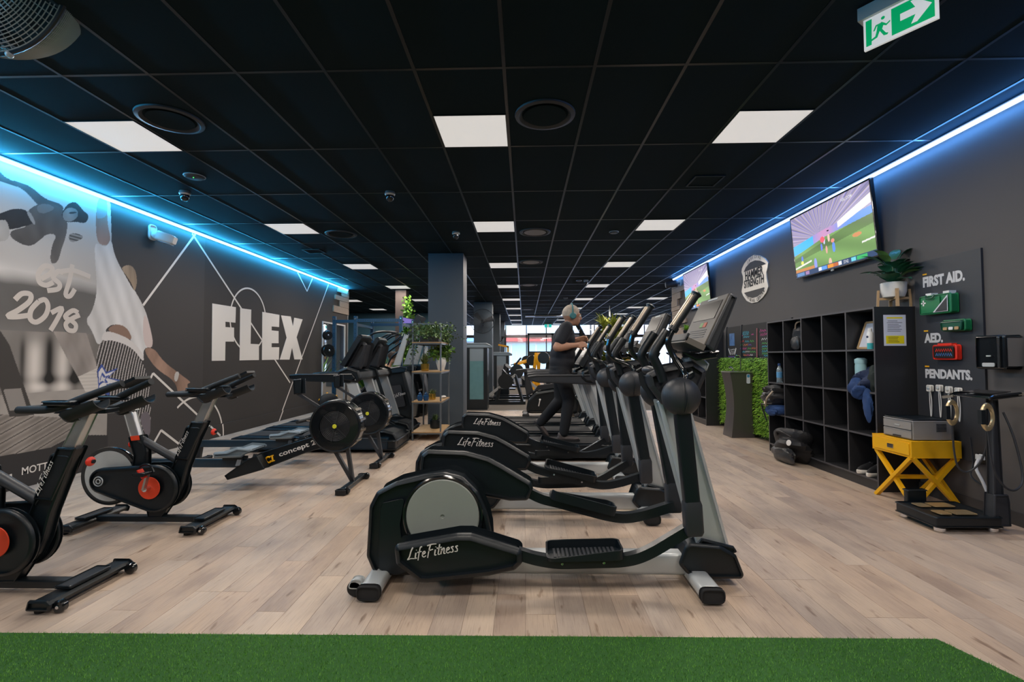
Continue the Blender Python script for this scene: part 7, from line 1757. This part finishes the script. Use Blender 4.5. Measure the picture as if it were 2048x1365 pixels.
def shoe_mesh(t, heel, d, name='shoe', m='shoe'):
    heel, d = Vector(heel), Vector(d).normalized(); s = d.cross(Vector((0, 0, 1))).normalized(); u = s.cross(d); b = B()
    for o, rx, ry, rz in (((.05, 0, .035), .07, .038, .038), ((.14, 0, .028), .10, .042, .03), ((.20, 0, .024), .07, .042, .024), ((.04, 0, .07), .05, .04, .045)):
        q = B().ball((0, 0, 0), 1, 14, 10); b.add([heel+d*(o[0]+v[0]*rx)+s*(v[1]*ry)+u*max(.002, o[2]+v[2]*rz) for v in q.v], q.f)
    o = remesh(b, .008, 3).put(name, m, t)
    sl = B(); out = [(.13+.145*cos(a), (.043+.006*cos(a))*sin(a)) for a in np.linspace(0, 2*pi, 24, False)]
    vs = [heel+d*x+s*y+u*h for h in (-.012, .012) for x, y in out]; sl.add(vs, [(i, (i+1) % 24, 24+(i+1) % 24, 24+i) for i in range(24)]+[list(range(24))[::-1], list(range(24, 48))]).put('sole', 'rubber', o)

# the man running on the treadmill, seen from his right
MX, MY, MZ = .48, 6.36, .205
t = thing('person', 'man in black t-shirt, black trousers and teal headphones running on a treadmill', 'person', (MX, MY, .19))
def mp(x, y, z): return Vector((MX+x, MY+y, MZ+z))
hipz, shz = .93, 1.44
hipR, hipL, shR, shL = mp(0, -.10, hipz), mp(0, .10, hipz), mp(.06, -.185, shz), mp(.06, .185, shz)
elR, wrR = mp(-.07, -.27, 1.185), mp(.185, -.21, 1.215); elL, wrL = mp(-.01, .28, 1.18), mp(.24, .20, 1.30)
knR, anR = mp(.09, -.10, .52), mp(.02, -.10, .095); knL, anL = mp(.0, .11, .50), mp(-.27, .11, .20)
b = B(); hc = mp(.145, 0, 1.605); c, f, s, u = head_prims(b, hc, (1, .12, -.06), (.06, 0, 1), 1.16)
capsule(b, mp(.07, 0, 1.42), hc-Vector((.03, 0, .06)), .062, .055); capsule(b, mp(.05, 0, 1.2), mp(.065, 0, 1.40), .10, .10)
for sh_, el, wr in ((shR, elR, wrR), (shL, elL, wrL)): capsule(b, mp(.06, 0, 1.38), sh_, .07, .06); capsule(b, sh_, el, .060, .052); capsule(b, el, wr, .054, .032); capsule(b, el+(wr-el)*.12, el+(wr-el)*.5, .057, .050)
hand(b, wrR, (1, .1, .1), (0, .9, -.4), 1, curl=.8); hand(b, wrL, (1, -.1, .15), (0, -.9, -.4), -1, curl=.8)
remesh(b, .007, 3).put('body', 'skin', t, 180); face_bits(t, c, f, s, u, 1.16); hair_cap(c, f, s, u, 1.14, 'hairgrey', t, thick=.004)
b = B()
for z, x, rx, ry in ((.90, -.005, .150, .185), (1.0, .01, .168, .19), (1.1, .02, .170, .19), (1.2, .03, .160, .19), (1.3, .04, .150, .195), (1.38, .05, .128, .2), (1.43, .055, .09, .16)): b.ball(tuple(mp(x, 0, z)), (rx, ry, .15 if z < 1.36 else .09), 20, 14)
for sh_, el in ((shR, elR), (shL, elL)): capsule(b, mp(.06, (sh_.y-MY)*.55, 1.41), sh_, .080, .085); capsule(b, sh_, sh_+(el-sh_)*.66, .085, .080)
tee = remesh(b, .012, 14).put('t_shirt', 'tee', t, 180); B().ring(tuple(mp(.075, 0, 1.475)), (.25, 0, 1), .068, .010, 28, 8).put('collar', 'tee', tee)
b = B()
b.ball(tuple(mp(-.01, 0, .92)), (.145, .185, .10), 20, 12); b.ball(tuple(mp(-.015, 0, .85)), (.15, .188, .12), 20, 12)
for hp, kn, an in ((hipR, knR, anR), (hipL, knL, anL)): capsule(b, hp-Vector((0, 0, .08)), kn, .108, .082); capsule(b, kn, an, .082, .062); capsule(b, kn+(an-kn)*.12, kn+(an-kn)*.42, .068, .062)
remesh(b, .012, 6).put('trousers', 'pants', t, 180)
shoe_mesh(t, anR+Vector((-.07, 0, -.098)), (1, 0, 0)); shoe_mesh(t, anL+Vector((-.075, 0, .005)), (.62, 0, -.78))
hp_ = B()
for q in (-1, 1): B().disc(tuple(c+s*q*.090-f*.008-u*.006), tuple(s*q), .042, .034, 22, .008).put('ear_cup', 'teal', t)
hp_.tube([c+s*(.106*cos(a))-f*.012+u*(.018+.142*sin(a)) for a in np.linspace(0, pi, 18)], .009, 8).put('headband', 'teal', t)

# the man in the yellow singlet on the bench by the rack
YX, YY = -3.36, 11.95
t = thing('person', 'man in a yellow singlet sitting on a bench by the blue rack, looking down', 'person', (YX, YY, .47))
def yp(x, y, z): return Vector((YX+x, YY+y, z))
b = B(); hc = yp(.10, 0, 1.265); c, f, s, u = head_prims(b, hc, (.95, -.1, -.42), (.35, 0, 1), 1.05)
capsule(b, yp(-.02, 0, 1.03), hc-Vector((.03, 0, .06)), .065, .056); capsule(b, yp(-.12, 0, .7), yp(-.04, 0, 1.0), .11, .12)
for q in (-1, 1): sh_, el, wr = yp(-.04, q*.20, 1.02), yp(.08, q*.25, .78), yp(.30, q*.16, .74); capsule(b, yp(-.04, 0, .98), sh_, .08, .065); capsule(b, sh_, el, .058, .046); capsule(b, el, wr, .046, .03); hand(b, wr, (1, 0, -.2), (0, -q*.5, -.8), q)
remesh(b, .010, 3).put('body', 'skin2', t, 180); face_bits(t, c, f, s, u, 1.05); hair_cap(c, f, s, u, 1.08, 'hairdark', t, thick=.024)
b = B()
for z, x, rx, ry in ((.52, -.13, .14, .17), (.65, -.12, .135, .168), (.78, -.09, .135, .172), (.90, -.06, .128, .172)): b.ball(tuple(yp(x, 0, z)), (rx, ry, .13), 20, 12)
for q in (-1, 1): capsule(b, yp(-.05, q*.12, .90), yp(-.045, q*.105, 1.055), .06, .035)
remesh(b, .012, 5).put('singlet', 'singlet', t, 180)
b = B(); b.ball(tuple(yp(-.10, 0, .53)), (.15, .18, .075), 18, 10)
for q in (-1, 1): capsule(b, yp(-.06, q*.10, .545), yp(.36, q*.15, .55), .085, .066); capsule(b, yp(.36, q*.15, .55), yp(.40, q*.15, .10), .062, .045)
remesh(b, .013, 5).put('trousers', 'pants', t, 180)
for q in (-1, 1): shoe_mesh(t, yp(.34, q*.15, .016), (1, 0, 0))
